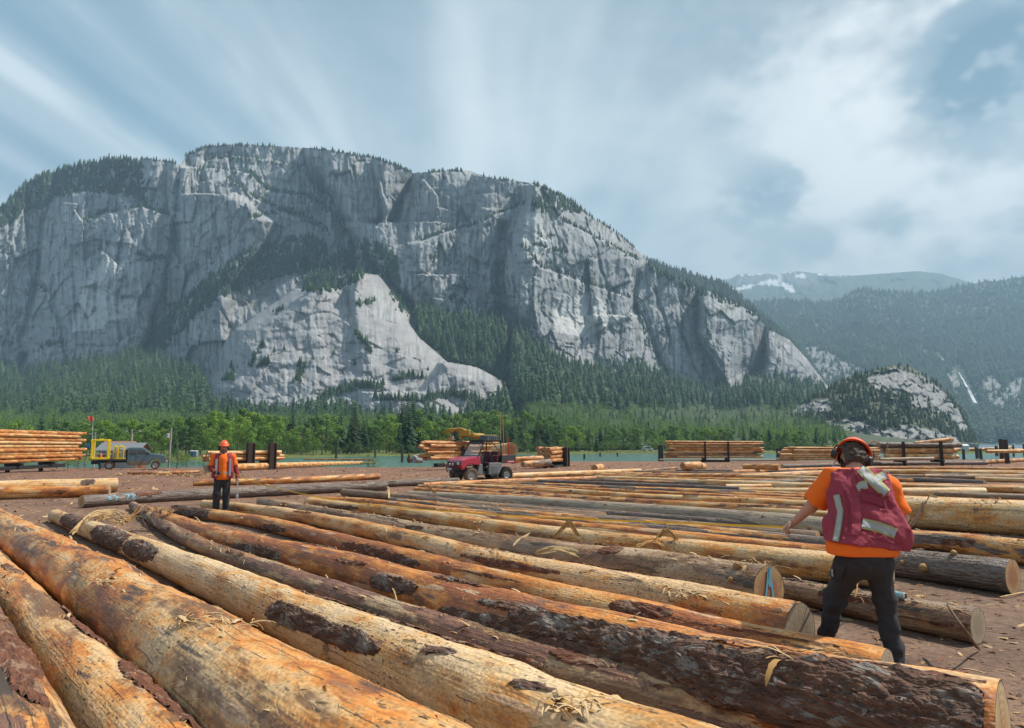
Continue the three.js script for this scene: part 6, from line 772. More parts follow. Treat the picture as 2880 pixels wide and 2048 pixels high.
bundle({ seed: 203, u0: 1196, d0: 54, u1: 1410, d1: 60, yb: 0.45, yt: 1.95, rows: 6, deep: 3, rag: 1.4, skins: ['honey', 'tan', 'rust'], what: 'piled stack beyond the red vehicle', posts: [[0.45, 1.6, 0.2, -0.3]], sill: [0.3, 0.7, 0.5] });
bundle({ seed: 204, u0: 1548, d0: 54, u1: 1590, d1: 60.5, yb: 0.25, yt: 1.5, rows: 4, deep: 4, rag: 0.6, skins: ['honey', 'rust'], what: 'short stack showing its round ends', posts: [[0.80, 1.45, 0.7, -0.2]], front: true, sill: [0.3, 0.7, 0.5] });
bundle({ seed: 205, u0: 1880, d0: 79, u1: 2140, d1: 80, yb: 0.15, yt: 2.1, rows: 8, deep: 3, rag: 1.7, skins: ['pale', 'tan', 'honey', 'barky'], what: 'tall ragged stack', posts: [[0.385, 2.05, 0.16, -0.4], [0.635, 2.05, 0.16, -0.4]], sill: [0.25, 0.3, 0.5], front: true });
bundle({ seed: 206, u0: 2206, d0: 74, u1: 2482, d1: 74, yb: 0.05, yt: 1.4, rows: 6, deep: 3, rag: 2.2, skins: ['pale', 'tan', 'honey'], what: 'flat stack behind the helmet' });
bundle({ seed: 207, u0: 2486, d0: 62, u1: 2700, d1: 62, yb: 0.35, yt: 1.86, rows: 3, deep: 2, rag: 1.1, big: 0.98, skins: ['barky', 'tan', 'oldbark'], what: 'thick dark stack', posts: [[0.22, 1.95, 0.2, -0.2], [0.71, 2.0, 0.22, -0.25]], front: true });
{ const a = ahead(2590, 1243, 62), b = ahead(2678, 1236, 62.5), mk = (A, B, R, lb, sk) => makeLog(null, new Log([A, A.clone().lerp(B, 0.5), B], [R * 0.8, R * 0.9, R], ++logSeed), lb, { skin: SK[sk], segs: 10, sides: 14, end: 1 });
  mk(ahead(2572, 1247, 62), b, 0.20, 'rusty log lying slanted on top of the thick dark stack', 'rust'); mk(ahead(2775, 1270, 70), ahead(2990, 1268, 72), 0.22, 'tan log resting between two tall dark posts by the river', 'tan');
  mk(ahead(1398, 1266, 44), ahead(1437, 1266, 41), 0.46, 'huge log with a pale sawn butt behind the red vehicle\'s cargo box', 'pale'); mk(ahead(1440, 1292, 50), ahead(1525, 1289, 52), 0.20, 'light log end to the far side of the huge sawn butt', 'honey');
  mk(ahead(1920, 1311, 44.5), ahead(1968, 1310, 45.5), 0.29, 'short thick bolt lying alone before the ragged stack', 'honey'); mk(ahead(1672, 1317, 40), ahead(1690, 1316, 42.5), 0.25, 'round butt of a log pointing at us in mid yard', 'tan'); mk(ahead(1966, 1312, 47), ahead(1979, 1312, 48), 0.22, 'second short bolt half hidden behind the thick bolt', 'pale');
  mk(ahead(1470, 1306, 46), ahead(1545, 1301, 48), 0.25, 'short dark barked log before the stack with round ends', 'barky'); mk(ahead(1440, 1301, 52), ahead(1500, 1287, 54), 0.16, 'slim log leaning by the river beyond the vehicle', 'tan'); mk(ahead(1855, 1293, 84), ahead(2240, 1294, 86), 0.12, 'grey boom log along the water behind the ragged stack', 'silver'); mk(ahead(2090, 1312, 43), ahead(2190, 1314, 42), 0.2, 'stubby log with a torn top behind the laid out rows', 'rust'); mk(ahead(2475, 1292, 60), ahead(2625, 1290, 61), 0.16, 'grey weathered log on the ground under the thick dark stack', 'silver'); }
// ---------------------------------------------------------------- wheels
const rubber = std([0.030, 0.025, 0.022], 0.95), mud = std([0.14, 0.095, 0.07], 0.95), alloy = std([0.42, 0.42, 0.42], 0.45, { metalness: 0.6 });
function wheel(parent, x, y, z, R, w, tread, muddy) {
  const prof = [[0.55, -0.42], [0.62, -0.5], [0.86, -0.5], [0.97, -0.40], [1, -0.2], [1, 0.2], [0.97, 0.40], [0.86, 0.5], [0.62, 0.5], [0.55, 0.42]].map(([a, b]) => new THREE.Vector2(a * R, b * w)), t = new THREE.LatheGeometry(prof, 28), geos = [t]; if (tread) for (let k = 0; k < 22; k++) for (const e of [-1, 1]) { const b = new THREE.BoxGeometry(R * 0.10, w * 0.45, R * 0.07); b.translate(R * 1.0, e * w * 0.26, 0); b.rotateY((k + (e > 0 ? 0.5 : 0)) / 22 * 6.2832); geos.push(b.toNonIndexed()); }
  const g = mergeGeometries(geos.map((q) => { const n = q.index ? q.toNonIndexed() : q; return n; })); g.rotateX(Math.PI / 2); g.translate(x, y, z); const wheelM = part(parent, 'wheel', g, muddy ? mud : rubber);
  const rim = new THREE.LatheGeometry([[0.001, 0.22], [0.12, 0.24], [0.16, 0.30], [0.2, 0.18], [0.42, 0.10], [0.50, 0.34], [0.57, 0.40], [0.57, -0.4], [0.001, -0.3]].map(([a, b]) => new THREE.Vector2(a * R, b * w)), 20); rim.rotateX(z > 0 ? Math.PI / 2 : -Math.PI / 2); rim.translate(x, y, z); part(wheelM, 'rim', rim, alloy);
}
const extrude = (pts, depth, z, bevel = 0.02) => { const s = new THREE.Shape(pts.map(([x, y]) => new THREE.Vector2(x, y))), g = new THREE.ExtrudeGeometry(s, { depth: depth - 2 * bevel, bevelEnabled: true, bevelSize: bevel, bevelThickness: bevel, bevelSegments: 2 }); g.translate(0, 0, z + bevel); return g; };
const arc = (cx, cy, r, a0, a1, n = 10) => Array.from({ length: n + 1 }, (_, i) => { const a = a0 + (a1 - a0) * i / n; return [cx + Math.cos(a) * r, cy + Math.sin(a) * r]; });
const bar = (a, b, r = 0.03, sides = 8) => tube([V(...a), V(...b)], [r, r], sides);
const clear = phys([0.9, 0.95, 0.95], 0.03, { transmission: 1, thickness: 0, ior: 1.5 });
{ // ---- red utility vehicle
  const U = thing('utility_vehicle', 'small red off road utility vehicle with a black roll cage and cargo box', 'vehicle'), P = ahead(1352, 1250, 32); U.position.set(P.x, groundY(P.x, P.z), P.z); U.rotation.y = -2.51;
  const redP = phys([0.42, 0.020, 0.055], 0.3, { clearcoat: 0.6 }), plastic = std([0.020, 0.020, 0.022], 0.55), greyP = std([0.17, 0.18, 0.19], 0.6), seat = std([0.085, 0.012, 0.022], 0.75), boxM = std([0.045, 0.048, 0.052], 0.6);
  part(U, 'chassis', mergeGeometries([box(0, 0.44, 0, 2.5, 0.2, 0.8), box(0.1, 0.36, 0, 1.2, 0.06, 1.3)]), plastic);
  const hoodPts = [[1.40, 0.66], [1.46, 0.80], [1.40, 0.96], [1.05, 1.06], [0.62, 1.12], [0.50, 1.12], [0.48, 0.80], ...arc(0.93, 0.40, 0.46, 0.42 * Math.PI + 0.6, 0.15, 8).map(([x, y]) => [x, Math.max(y, 0.62)])];
  part(U, 'hood', extrude(hoodPts, 1.36, -0.68, 0.05), redP); part(U, 'grille', box(1.52, 0.82, 0, 0.06, 0.17, 0.80), plastic);
  for (const e of [-1, 1]) { const h = part(U, 'headlight', box(1.525, 0.86, e * 0.52, 0.07, 0.14, 0.20, 0.03), phys([0.5, 0.53, 0.55], 0.1, { clearcoat: 1 })); part(h, 'headlight_surround', box(1.50, 0.86, e * 0.52, 0.08, 0.20, 0.27, 0.03), plastic); const fog = new THREE.CylinderGeometry(0.055, 0.055, 0.05, 14); fog.rotateZ(Math.PI / 2); fog.translate(1.58, 0.80, e * 0.12); part(U, 'spot_lamp', fog, alloy); }
  part(U, 'bumper', mergeGeometries([box(1.50, 0.62, 0, 0.10, 0.10, 1.1, 0.03), box(1.52, 0.50, 0, 0.08, 0.22, 0.5, 0.03), bar([1.5, 0.45, -0.5], [1.5, 0.66, -0.5], 0.03).toNonIndexed(), bar([1.5, 0.45, 0.5], [1.5, 0.66, 0.5], 0.03).toNonIndexed()].map((g) => { const n = g.index ? g.toNonIndexed() : g; n.deleteAttribute('uv'); return n; })), plastic); const wn = new THREE.CylinderGeometry(0.07, 0.07, 0.34, 14); wn.rotateX(Math.PI / 2); wn.translate(1.58, 0.58, 0.1); part(U, 'winch', wn, alloy);
  for (const e of [-1, 1]) { part(U, 'footwell_panel', extrude([[0.50, 0.36], [0.62, 0.40], [0.50, 0.80], [0.38, 0.80], [0.36, 0.36]], 0.10, e * 0.66 - 0.05, 0.02), greyP); const rk = part(U, 'rocker_box', extrude([[-0.02, 0.36], [-0.02, 0.84], [-0.66, 0.84], [-0.70, 0.66], [-0.52, 0.36]], 0.16, e * 0.64 - 0.08, 0.03), greyP); for (let i = 0; i < 4; i++) part(rk, 'rib', box(-0.33, 0.44 + i * 0.085, e * 0.73, 0.36, 0.03, 0.03, 0.01), greyP); part(U, 'grab_rail', tube([V(-0.12, 0.86, e * 0.68), V(-0.12, 1.10, e * 0.70), V(-0.22, 1.18, e * 0.70), V(-0.55, 1.18, e * 0.70), V(-0.60, 0.86, e * 0.68)], [0.022, 0.022, 0.022, 0.022, 0.022], 8), steelDark); wheel(U, 0.93, 0.33, e * 0.60, 0.33, 0.26, true, true); wheel(U, -1.00, 0.33, e * 0.60, 0.33, 0.28, true, false); }
  part(U, 'dashboard', extrude([[0.50, 0.85], [0.56, 1.14], [0.44, 1.20], [0.28, 1.12], [0.32, 0.85]], 1.26, -0.63, 0.03), plastic); part(U, 'floor', box(0.1, 0.44, 0, 0.9, 0.04, 1.3), plastic);
  for (const e of [-0.36, 0.36]) { const s = part(U, 'seat', box(-0.22, 0.80, e, 0.52, 0.16, 0.6, 0.05), seat); const b = box(0, 0, 0, 0.12, 0.56, 0.58, 0.05); b.rotateZ(0.18); b.translate(-0.52, 1.10, e); part(s, 'backrest', b, seat); } const sw = new THREE.TorusGeometry(0.17, 0.016, 8, 22); sw.rotateY(Math.PI / 2); sw.rotateZ(0.6); sw.translate(0.20, 1.16, -0.34); part(U, 'steering_wheel', sw, plastic);
  const cage = part(U, 'roll_cage', mergeGeometries([-1, 1].flatMap((e) => [bar([0.60, 1.10, e * 0.66], [0.20, 1.84, e * 0.60], 0.034), bar([0.20, 1.84, e * 0.60], [-0.72, 1.86, e * 0.60], 0.032), bar([-0.72, 1.86, e * 0.60], [-0.74, 0.85, e * 0.64], 0.032), bar([-0.18, 1.85, e * 0.60], [-0.70, 1.30, e * 0.62], 0.02)]).concat([bar([0.20, 1.84, -0.6], [0.20, 1.84, 0.6], 0.03), bar([-0.72, 1.86, -0.6], [-0.72, 1.86, 0.6], 0.03), bar([-0.73, 1.30, -0.62], [-0.73, 1.30, 0.62], 0.025), bar([0.60, 1.12, -0.66], [0.60, 1.12, 0.66], 0.03)])), plastic); part(cage, 'roof_panel', box(-0.26, 1.89, 0, 1.02, 0.03, 1.28, 0.012), plastic);
  const ws = new THREE.BoxGeometry(0.008, 0.80, 1.16); ws.rotateZ(0.495); ws.translate(0.40, 1.47, 0); const wsm = part(U, 'windscreen', ws, clear); for (const [a, b, r] of [[[0.245, 1.77, -0.62], [0.245, 1.77, 0.62], 0.05], [[0.585, 1.15, -0.62], [0.585, 1.15, 0.62], 0.04]]) part(wsm, 'windscreen_frame', bar(a, b, r), plastic); const rw = new THREE.BoxGeometry(0.006, 0.5, 1.1); rw.translate(-0.735, 1.58, 0); part(U, 'rear_window', rw, clear);
  const cb = part(U, 'cargo_box', mergeGeometries([box(-1.10, 0.86, 0, 0.80, 0.05, 1.42), box(-1.10, 1.03, -0.70, 0.80, 0.36, 0.05), box(-1.10, 1.03, 0.70, 0.80, 0.36, 0.05), box(-0.72, 1.03, 0, 0.05, 0.36, 1.40), box(-1.49, 1.03, 0, 0.05, 0.36, 1.40)]), boxM);
  const cv = document.createElement('canvas'); cv.width = 256; cv.height = 48; const cx = cv.getContext('2d'); cx.fillStyle = '#a0142c'; cx.fillRect(0, 0, 256, 48); cx.fillStyle = '#e8dcdc'; cx.font = 'italic bold 40px sans-serif'; cx.textAlign = 'center'; cx.fillText('RANGER', 128, 39); const tx = new THREE.CanvasTexture(cv); tx.colorSpace = THREE.SRGBColorSpace; const dm = std([1, 1, 1], 0.5, { map: tx });
  for (const e of [-1, 1]) { const d = new THREE.PlaneGeometry(0.56, 0.11); if (e < 0) d.rotateY(Math.PI); d.translate(-1.20, 0.91, e * 0.732); part(cb, 'name_decal', d, dm); }
  const lug = box(-0.92, 1.20, -0.45, 0.30, 0.05, 0.4, 0.01); part(U, 'orange_tray', lug, FAB.hat);
  for (const [x, z, h, lb, mt, r] of [[-0.80, -0.52, 2.35, 'long bare bamboo pole standing in the red vehicle\'s cargo box, taller one', std([0.40, 0.30, 0.14], 0.8), 0.022], [-0.93, -0.56, 2.2, 'thin bamboo pole standing beside the taller one in the cargo box', std([0.34, 0.27, 0.12], 0.8), 0.02], [-1.22, -0.58, 1.15, 'red pole standing upright in the red vehicle\'s cargo box', std([0.50, 0.02, 0.012], 0.6), 0.026]]) { const p = thing('pole', lb, 'pole', undefined); p.position.copy(U.position); p.rotation.y = U.rotation.y; const s = part(p, 'shaft', tube([V(x, 0.89, z), V(x + 0.03, 0.89 + h * 0.5, z), V(x + 0.08, 0.89 + h, z - 0.02)], [r, r, r * 0.8], 8), mt); }
  const cr = thing('crate', 'grey slatted crate with a plank on top strapped above the vehicle\'s cab', 'crate'); cr.position.copy(U.position); cr.rotation.y = U.rotation.y; part(cr, 'crate_body', box(-0.40, 2.005, -0.05, 0.62, 0.20, 0.62, 0.02), std([0.10, 0.115, 0.13], 0.8)); for (let i = 0; i < 5; i++) part(cr, 'slat', box(-0.64 + i * 0.12, 2.0, -0.372, 0.05, 0.2, 0.02, 0.004), std([0.15, 0.17, 0.19], 0.8)); part(cr, 'plank', box(-0.40, 2.13, -0.05, 0.74, 0.035, 0.30, 0.006), woodStrip[0]);
}
{ // ---- blue grey flat deck pickup
  const T = thing('pickup_truck', 'blue grey pickup truck with a flat deck and mud up its doors', 'truck'), P = ahead(366, 1250, 65); T.position.set(P.x, groundY(P.x, P.z) + 0.02, P.z); T.rotation.y = 0.47;
  const paint = phys([0.075, 0.135, 0.175], 0.35, { clearcoat: 0.5 }), dark = std([0.018, 0.018, 0.02], 0.7), glass = phys([0.04, 0.05, 0.055], 0.05, { clearcoat: 1 }), dirt = std([0.17, 0.125, 0.095], 0.95);
  const side = [[-0.10, 0.62], [-0.10, 1.95], [0.02, 2.0], [1.00, 1.98], [1.20, 1.92], [1.78, 1.42], [2.70, 1.30], [2.95, 1.22], [3.05, 1.05], [3.05, 0.68], [2.76, 0.62], ...arc(2.22, 0.46, 0.53, 0.3, Math.PI - 0.3, 10), [1.62, 0.48], [0, 0.48]];
  part(T, 'cab', extrude(side, 1.86, -0.93, 0.06), paint);
  for (const e of [-1, 1]) { part(T, 'rear_side_window', extrude([[0.06, 1.42], [0.06, 1.84], [0.52, 1.84], [0.52, 1.42]], 0.04, e * 0.935 - 0.02, 0.008), glass); part(T, 'door_window', extrude([[0.66, 1.42], [0.66, 1.84], [1.14, 1.82], [1.62, 1.42]], 0.04, e * 0.935 - 0.02, 0.008), glass); const dr = part(T, 'door', extrude([[0.60, 0.60], [0.60, 1.39], [1.66, 1.37], [1.66, 0.60]], 0.03, e * 0.938 - 0.015, 0.01), paint); part(dr, 'door_handle', box(0.76, 1.22, e * 0.965, 0.16, 0.04, 0.03), dark); part(T, 'mud_skirt', extrude([[0.0, 0.46], [0.02, 0.76], [1.0, 0.80], [1.62, 0.74], [1.62, 0.46]], 0.03, e * 0.945 - 0.015, 0.01), dirt); part(T, 'mirror', box(1.60, 1.50, e * 1.04, 0.12, 0.22, 0.16, 0.04), dark); part(T, 'wheel_arch', tube(arc(2.22, 0.46, 0.55, 0.1, Math.PI - 0.1, 10).map(([x, y]) => V(x, y, e * 0.93)), Array(11).fill(0.035), 6), dirt); wheel(T, 2.22, 0.40, e * 0.80, 0.40, 0.26, false, true); wheel(T, -1.55, 0.40, e * 0.82, 0.40, 0.30, false, true); part(T, 'headlight', box(3.03, 1.02, e * 0.72, 0.08, 0.20, 0.30, 0.03), phys([0.55, 0.5, 0.45], 0.1)); part(T, 'indicator', box(3.0, 1.0, e * 0.90, 0.12, 0.12, 0.06, 0.02), std([0.6, 0.16, 0.02], 0.3)); }
  const wsG = box(0, 0, 0, 0.03, 0.74, 1.55, 0.01); wsG.rotateZ(0.85); wsG.translate(1.50, 1.69, 0); part(T, 'windscreen', wsG, glass); part(T, 'grille', box(3.06, 1.0, 0, 0.06, 0.28, 1.1, 0.02), dark); part(T, 'bumper', box(3.14, 0.70, 0, 0.16, 0.22, 1.86, 0.04), alloy); part(T, 'roof_beacon', box(0.9, 2.02, 0, 0.4, 0.05, 0.9, 0.02), std([0.3, 0.06, 0.02], 0.5));
  part(T, 'deck', mergeGeometries([box(-1.66, 0.93, 0, 3.0, 0.10, 2.2, 0.02), box(-1.4, 0.74, 0, 3.3, 0.18, 0.9, 0.03), box(-2.7, 0.68, 0, 0.6, 0.30, 1.7, 0.03)]), dark); part(T, 'headboard', box(-0.24, 1.42, 0, 0.08, 0.95, 1.8, 0.02), dark);
  const yel = phys([0.82, 0.58, 0.008], 0.45), rack = (name, label, bars, extra = []) => { const g = thing(name, label, 'rack'); g.position.copy(T.position); g.rotation.y = T.rotation.y; bars.forEach(([a, b, w]) => { const A = V(...a), B = V(...b), m = A.clone().lerp(B, 0.5), d = B.clone().sub(A), q = new RoundedBoxGeometry(w, d.length(), w, 2, w * 0.15); q.applyQuaternion(new THREE.Quaternion().setFromUnitVectors(V(0, 1, 0), d.clone().normalize())); q.translate(m.x, m.y, m.z); part(g, 'tube', q, yel); }); extra.forEach((q) => part(g, 'plate', q, yel)); return g; };
  const f = (x0, x1, z0, z1, y0, y1, w) => { const o = []; for (const x of [x0, x1]) for (const z of [z0, z1]) o.push([[x, y0, z], [x, y1, z], w]); for (const y of [y0, y1]) { for (const z of [z0, z1]) o.push([[x0, y, z], [x1, y, z], w]); for (const x of [x0, x1]) o.push([[x, y, z0], [x, y, z1], w]); } return o; };
  rack('welding_cage', 'big yellow open frame standing on the truck deck, tallest of the yellow frames', f(-3.0, -1.72, -0.95, 1.0, 1.03, 2.72, 0.16), [box(-2.36, 2.82, 0.0, 0.3, 0.06, 0.4, 0.02), box(-2.36, 1.02, 1.0, 1.3, 0.10, 0.1, 0.02)]); rack('gas_bottle_rack', 'yellow bottle rack just behind the truck cab', [...f(-0.90, -0.46, 0.55, 0.95, 1.03, 2.12, 0.10), [[-0.90, 1.62, 0.95], [-0.46, 1.62, 0.95], 0.06]], [box(-0.68, 1.02, 0.75, 0.85, 0.07, 0.5, 0.02), box(-0.68, 2.2, 0.75, 0.2, 0.10, 0.2, 0.03)]); rack('gas_bottle_rack', 'slim yellow rack between the tall frame and the cab rack', [...f(-1.30, -1.02, -0.2, 0.4, 1.03, 2.12, 0.09), [[-1.30, 1.6, 0.4], [-1.02, 1.6, 0.4], 0.05]], [box(-1.16, 2.18, 0.1, 0.18, 0.10, 0.2, 0.03)]);
  for (const [x, z, lb] of [[-0.76, 0.76, 'grey gas bottle in the yellow rack, nearer the cab edge'], [-1.16, 0.1, 'grey gas bottle in the slim yellow rack']]) { const b = thing('gas_bottle', lb, 'gas bottle'); b.position.copy(T.position); b.rotation.y = T.rotation.y; part(b, 'cylinder', new THREE.LatheGeometry([[0.001, 0], [0.12, 0], [0.12, 0.75], [0.09, 0.86], [0.035, 0.9], [0.03, 0.98], [0.001, 0.98]].map(([a, c]) => new THREE.Vector2(a, c)), 16).translate(x, 1.07, z), std([0.3, 0.32, 0.34], 0.5)); }
  const jug = thing('water_drum', 'blue drum hung on the end of the tall yellow frame', 'drum'); jug.position.copy(T.position); jug.rotation.y = T.rotation.y; part(jug, 'drum_body', new THREE.LatheGeometry([[0.001, 0], [0.16, 0.0], [0.19, 0.05], [0.19, 0.35], [0.15, 0.42], [0.05, 0.44], [0.04, 0.48], [0.001, 0.48]].map(([a, c]) => new THREE.Vector2(a, c)), 18).translate(-3.26, 1.95, 0.9), phys([0.02, 0.09, 0.26], 0.35)); part(jug, 'hanger', bar([-3.06, 2.42, 0.95], [-3.26, 2.42, 0.9], 0.02), steelBlack);
  const fl = thing('flag_pole', 'tall thin pole with a small red flag on the yellow frame', 'flag'); fl.position.copy(T.position); fl.rotation.y = T.rotation.y; part(fl, 'staff', tube([V(-3.0, 1.05, 0.9), V(-3.02, 3.0, 0.9), V(-3.10, 4.85, 0.9)], [0.028, 0.024, 0.018], 7), std([0.45, 0.55, 0.5], 0.6)); const fg = sheet(8, 6, (s, t) => ({ p: [-3.10 - 0.34 * s, 4.85 - 0.42 * t + 0.05 * s, 0.9 + 0.05 * Math.sin(s * 7 + t * 2)] })); const fm = std([0.75, 0.05, 0.06], 0.8); fm.side = THREE.DoubleSide; part(fl, 'flag', fg, fm);
}
{ // ---- grapple of a log loader resting on the stack beyond the vehicle
  const G = thing('log_grapple', 'yellow steel log grapple with curved tines resting on the piled stack', 'grapple'), P = ahead(1278, 1250, 57); G.position.set(P.x, 0, P.z); const gy = std([0.36, 0.21, 0.03], 0.6, { metalness: 0.2 });
  for (const [x, z] of [[-0.55, -0.5], [-0.20, 0], [0.15, 0.5]]) part(G, 'tine', tube([V(x + 0.9, 2.75, z), V(x + 0.45, 2.98, z), V(x, 2.95, z), V(x - 0.42, 2.65, z), V(x - 0.62, 2.25, z), V(x - 0.58, 2.0, z)], [0.12, 0.11, 0.10, 0.085, 0.06, 0.03], 7), gy); part(G, 'head', mergeGeometries([box(0.85, 2.62, 0, 0.9, 0.55, 1.2, 0.08), box(1.35, 2.45, 0, 0.6, 0.35, 0.7, 0.06), box(0.55, 2.35, 0.3, 0.3, 0.5, 0.3, 0.05)]), gy); part(G, 'thumb', tube([V(0.6, 2.3, 0.3), V(0.2, 2.05, 0.4), V(-0.2, 1.95, 0.4)], [0.1, 0.07, 0.03], 7), steelDark); part(G, 'boom', tube([V(1.5, 2.4, 0), V(2.3, 2.35, -0.4), V(2.9, 2.0, -0.8), V(3.0, 1.7, -0.9)], [0.24, 0.26, 0.22, 0.2], 8), gy); part(G, 'rotator', new THREE.CylinderGeometry(0.16, 0.2, 0.35, 16).translate(-0.25, 2.22, -0.2), std([0.4, 0.25, 0.2], 0.6));
}
{ // ---- buildings and small things along the bank
  const Hs = thing('boat_shed', 'low wooden shed with a grey metal roof behind the pickup truck', 'shed'), P = ahead(356, 1250, 76); Hs.position.set(P.x, groundY(P.x, P.z), P.z); Hs.rotation.y = 0.08; Hs.scale.setScalar(0.88); const wood = std([0.20, 0.105, 0.05], 0.85), roofM = std([0.22, 0.235, 0.25], 0.5, { metalness: 0.3 }), wl = std([0.30, 0.31, 0.31], 0.8);
  part(Hs, 'wall', mergeGeometries([box(-0.3, 1.1, 0, 4.2, 2.2, 3.0, 0.03)]), wl); for (let i = 0; i < 9; i++) part(Hs, 'wall_board', box(1.82, 1.1, -1.35 + i * 0.335, 0.06, 2.2, 0.31, 0.01), wood); part(Hs, 'door', box(1.86, 0.95, 0.3, 0.06, 1.9, 0.9, 0.02), std([0.12, 0.035, 0.02], 0.8)); const gb = extrude([[-1.7, 2.2], [0, 3.05], [1.7, 2.2]], 0.12, -0.06, 0.01); gb.rotateY(Math.PI / 2); gb.translate(2.05, 0, 0); part(Hs, 'gable', gb, wood);
  for (const e of [-1, 1]) { const s = box(0, 0, 0, 5.4, 0.07, 2.15, 0.02); s.rotateX(e * 0.46); s.translate(-0.25, 2.66, e * 0.93); const rf = part(Hs, 'roof', s, roofM); for (let i = 0; i < 12; i++) { const b = box(0, 0, 0, 0.03, 0.05, 2.1, 0.01); b.rotateX(e * 0.46); b.translate(-2.75 + i * 0.45, 2.70, e * 0.945); part(rf, 'roof_rib', b, roofM); } } const pc = box(-2.2, 1.75, 1.9, 3.0, 0.06, 1.4, 0.02); part(Hs, 'porch_roof', pc, std([0.35, 0.38, 0.40], 0.5)); for (const x of [-3.6, -0.8]) part(Hs, 'porch_post', box(x, 0.85, 2.5, 0.1, 1.75, 0.1, 0.02), wl);
  const H2 = thing('house', 'house with a faded red gable roof behind the grey roofed shed', 'house'), Q = ahead(338, 1250, 81); H2.position.set(Q.x, groundY(Q.x, -76), Q.z); H2.rotation.y = 0.45; H2.scale.setScalar(0.72); part(H2, 'wall', box(0, 1.5, 0, 4, 3.0, 3, 0.03), std([0.16, 0.14, 0.13], 0.85)); part(H2, 'window', box(0.5, 1.7, 1.52, 0.9, 0.8, 0.05, 0.02), phys([0.05, 0.06, 0.07], 0.1)); for (const e of [-1, 1]) { const s = box(0, 0, 0, 4.6, 0.08, 2.2, 0.02); s.rotateX(e * 0.6); s.translate(0, 3.45, e * 0.85); part(H2, 'roof', s, std([0.27, 0.13, 0.10], 0.8)); }
  const poles = [[371, 1208, 1262, 78, 'wooden power pole with two lamp arms behind the grey roofed shed', 1], [477, 1204, 1263, 82, 'leaning pale power pole beyond the pickup truck\'s hood', 0], [268, 1216, 1260, 84, 'short lamp post behind the tall yellow frame', 1]];
  for (const [u, v0, v1, d, lb, arms] of poles) { const g = thing('utility_pole', lb, 'pole'), b = ahead(u, v1, d), t = ahead(u + (arms ? 0 : 5), v0, d); g.position.set(b.x, Math.min(b.y, groundY(b.x, b.z)), b.z); const up = t.y - g.position.y; part(g, 'shaft', tube([V(0, -0.3, 0), V((t.x - b.x) * 0.5, up * 0.5, 0), V(t.x - b.x, up, 0)], [0.13, 0.11, 0.085], 9), std([0.34, 0.31, 0.28], 0.9)); if (arms) { part(g, 'lamp_arm', bar([-0.7, up - 0.25, 0], [0.7, up - 0.2, 0], 0.035), steelDark); for (const e of [-1, 1]) part(g, 'lamp_head', box(e * 0.75, up - 0.22, 0, 0.35, 0.12, 0.2, 0.04), alloy); } else part(g, 'transformer', new THREE.CylinderGeometry(0.2, 0.2, 0.55, 14).translate(t.x - b.x - 0.3, up - 0.9, 0.05), std([0.5, 0.52, 0.54], 0.5)); }
  for (const [u, lb, c] of [[541, 'blue portable toilet, the bluer of the pair on the bank', [0.07, 0.19, 0.30]], [551, 'grey blue portable toilet, the paler of the pair on the bank', [0.20, 0.28, 0.34]]]) { const g = thing('portable_toilet', lb, 'toilet'), p = ahead(u, 1260, 172); g.position.set(p.x, groundY(p.x, p.z) + 0.5, p.z); g.scale.set(2.2, 1.25, 2.2); part(g, 'cabin', box(0, 0.1, 0, 0.40, 1.1, 0.4, 0.04), std(c, 0.6)); part(g, 'roof', new THREE.CylinderGeometry(0.22, 0.3, 0.10, 4).rotateY(Math.PI / 4).translate(0, 0.70, 0), std([0.6, 0.63, 0.65], 0.6)); part(g, 'door', box(0, 0.08, 0.205, 0.30, 0.95, 0.03, 0.01), std([c[0] * 0.7, c[1] * 0.7, c[2] * 0.7], 0.6)); }
  const rock = (name, lb, cat, u, v, d, sx, sy, sz, rgb, seed) => { const g = new THREE.IcosahedronGeometry(1, 3), a = g.attributes.position, c = V(0, 0, 0); for (let i = 0; i < a.count; i++) { c.fromBufferAttribute(a, i); const k = 0.8 + 0.35 * Math.round(n3(c.x * 1.3 + seed, c.y * 1.3, c.z * 1.3) * 2.5) / 2.5 + 0.08 * n3(c.x * 5, c.y * 5 + seed, c.z * 5); a.setXYZ(i, c.x * k * sx, Math.max(-0.5, c.y * k) * sy, c.z * k * sz); } g.computeVertexNormals(); const p = ahead(u, v, d), m = new THREE.Mesh(g, std(rgb, 0.95)); m.position.set(p.x, p.y + sy * 0.35, p.z); add(m, name, lb, cat); };
  rock('boulder', 'grey boulder on the bank left of the piled stack', 'boulder', 1178, 1300, 60, 0.62, 0.52, 0.5, [0.30, 0.31, 0.32], 3); rock('stump', 'reddish torn stump leaning by the grey boulder', 'stump', 1150, 1300, 59, 0.22, 0.52, 0.25, [0.12, 0.055, 0.035], 8); rock('boulder', 'dark rock half hidden beside the grey boulder', 'boulder', 1163, 1300, 61, 0.35, 0.42, 0.4, [0.09, 0.095, 0.10], 12);
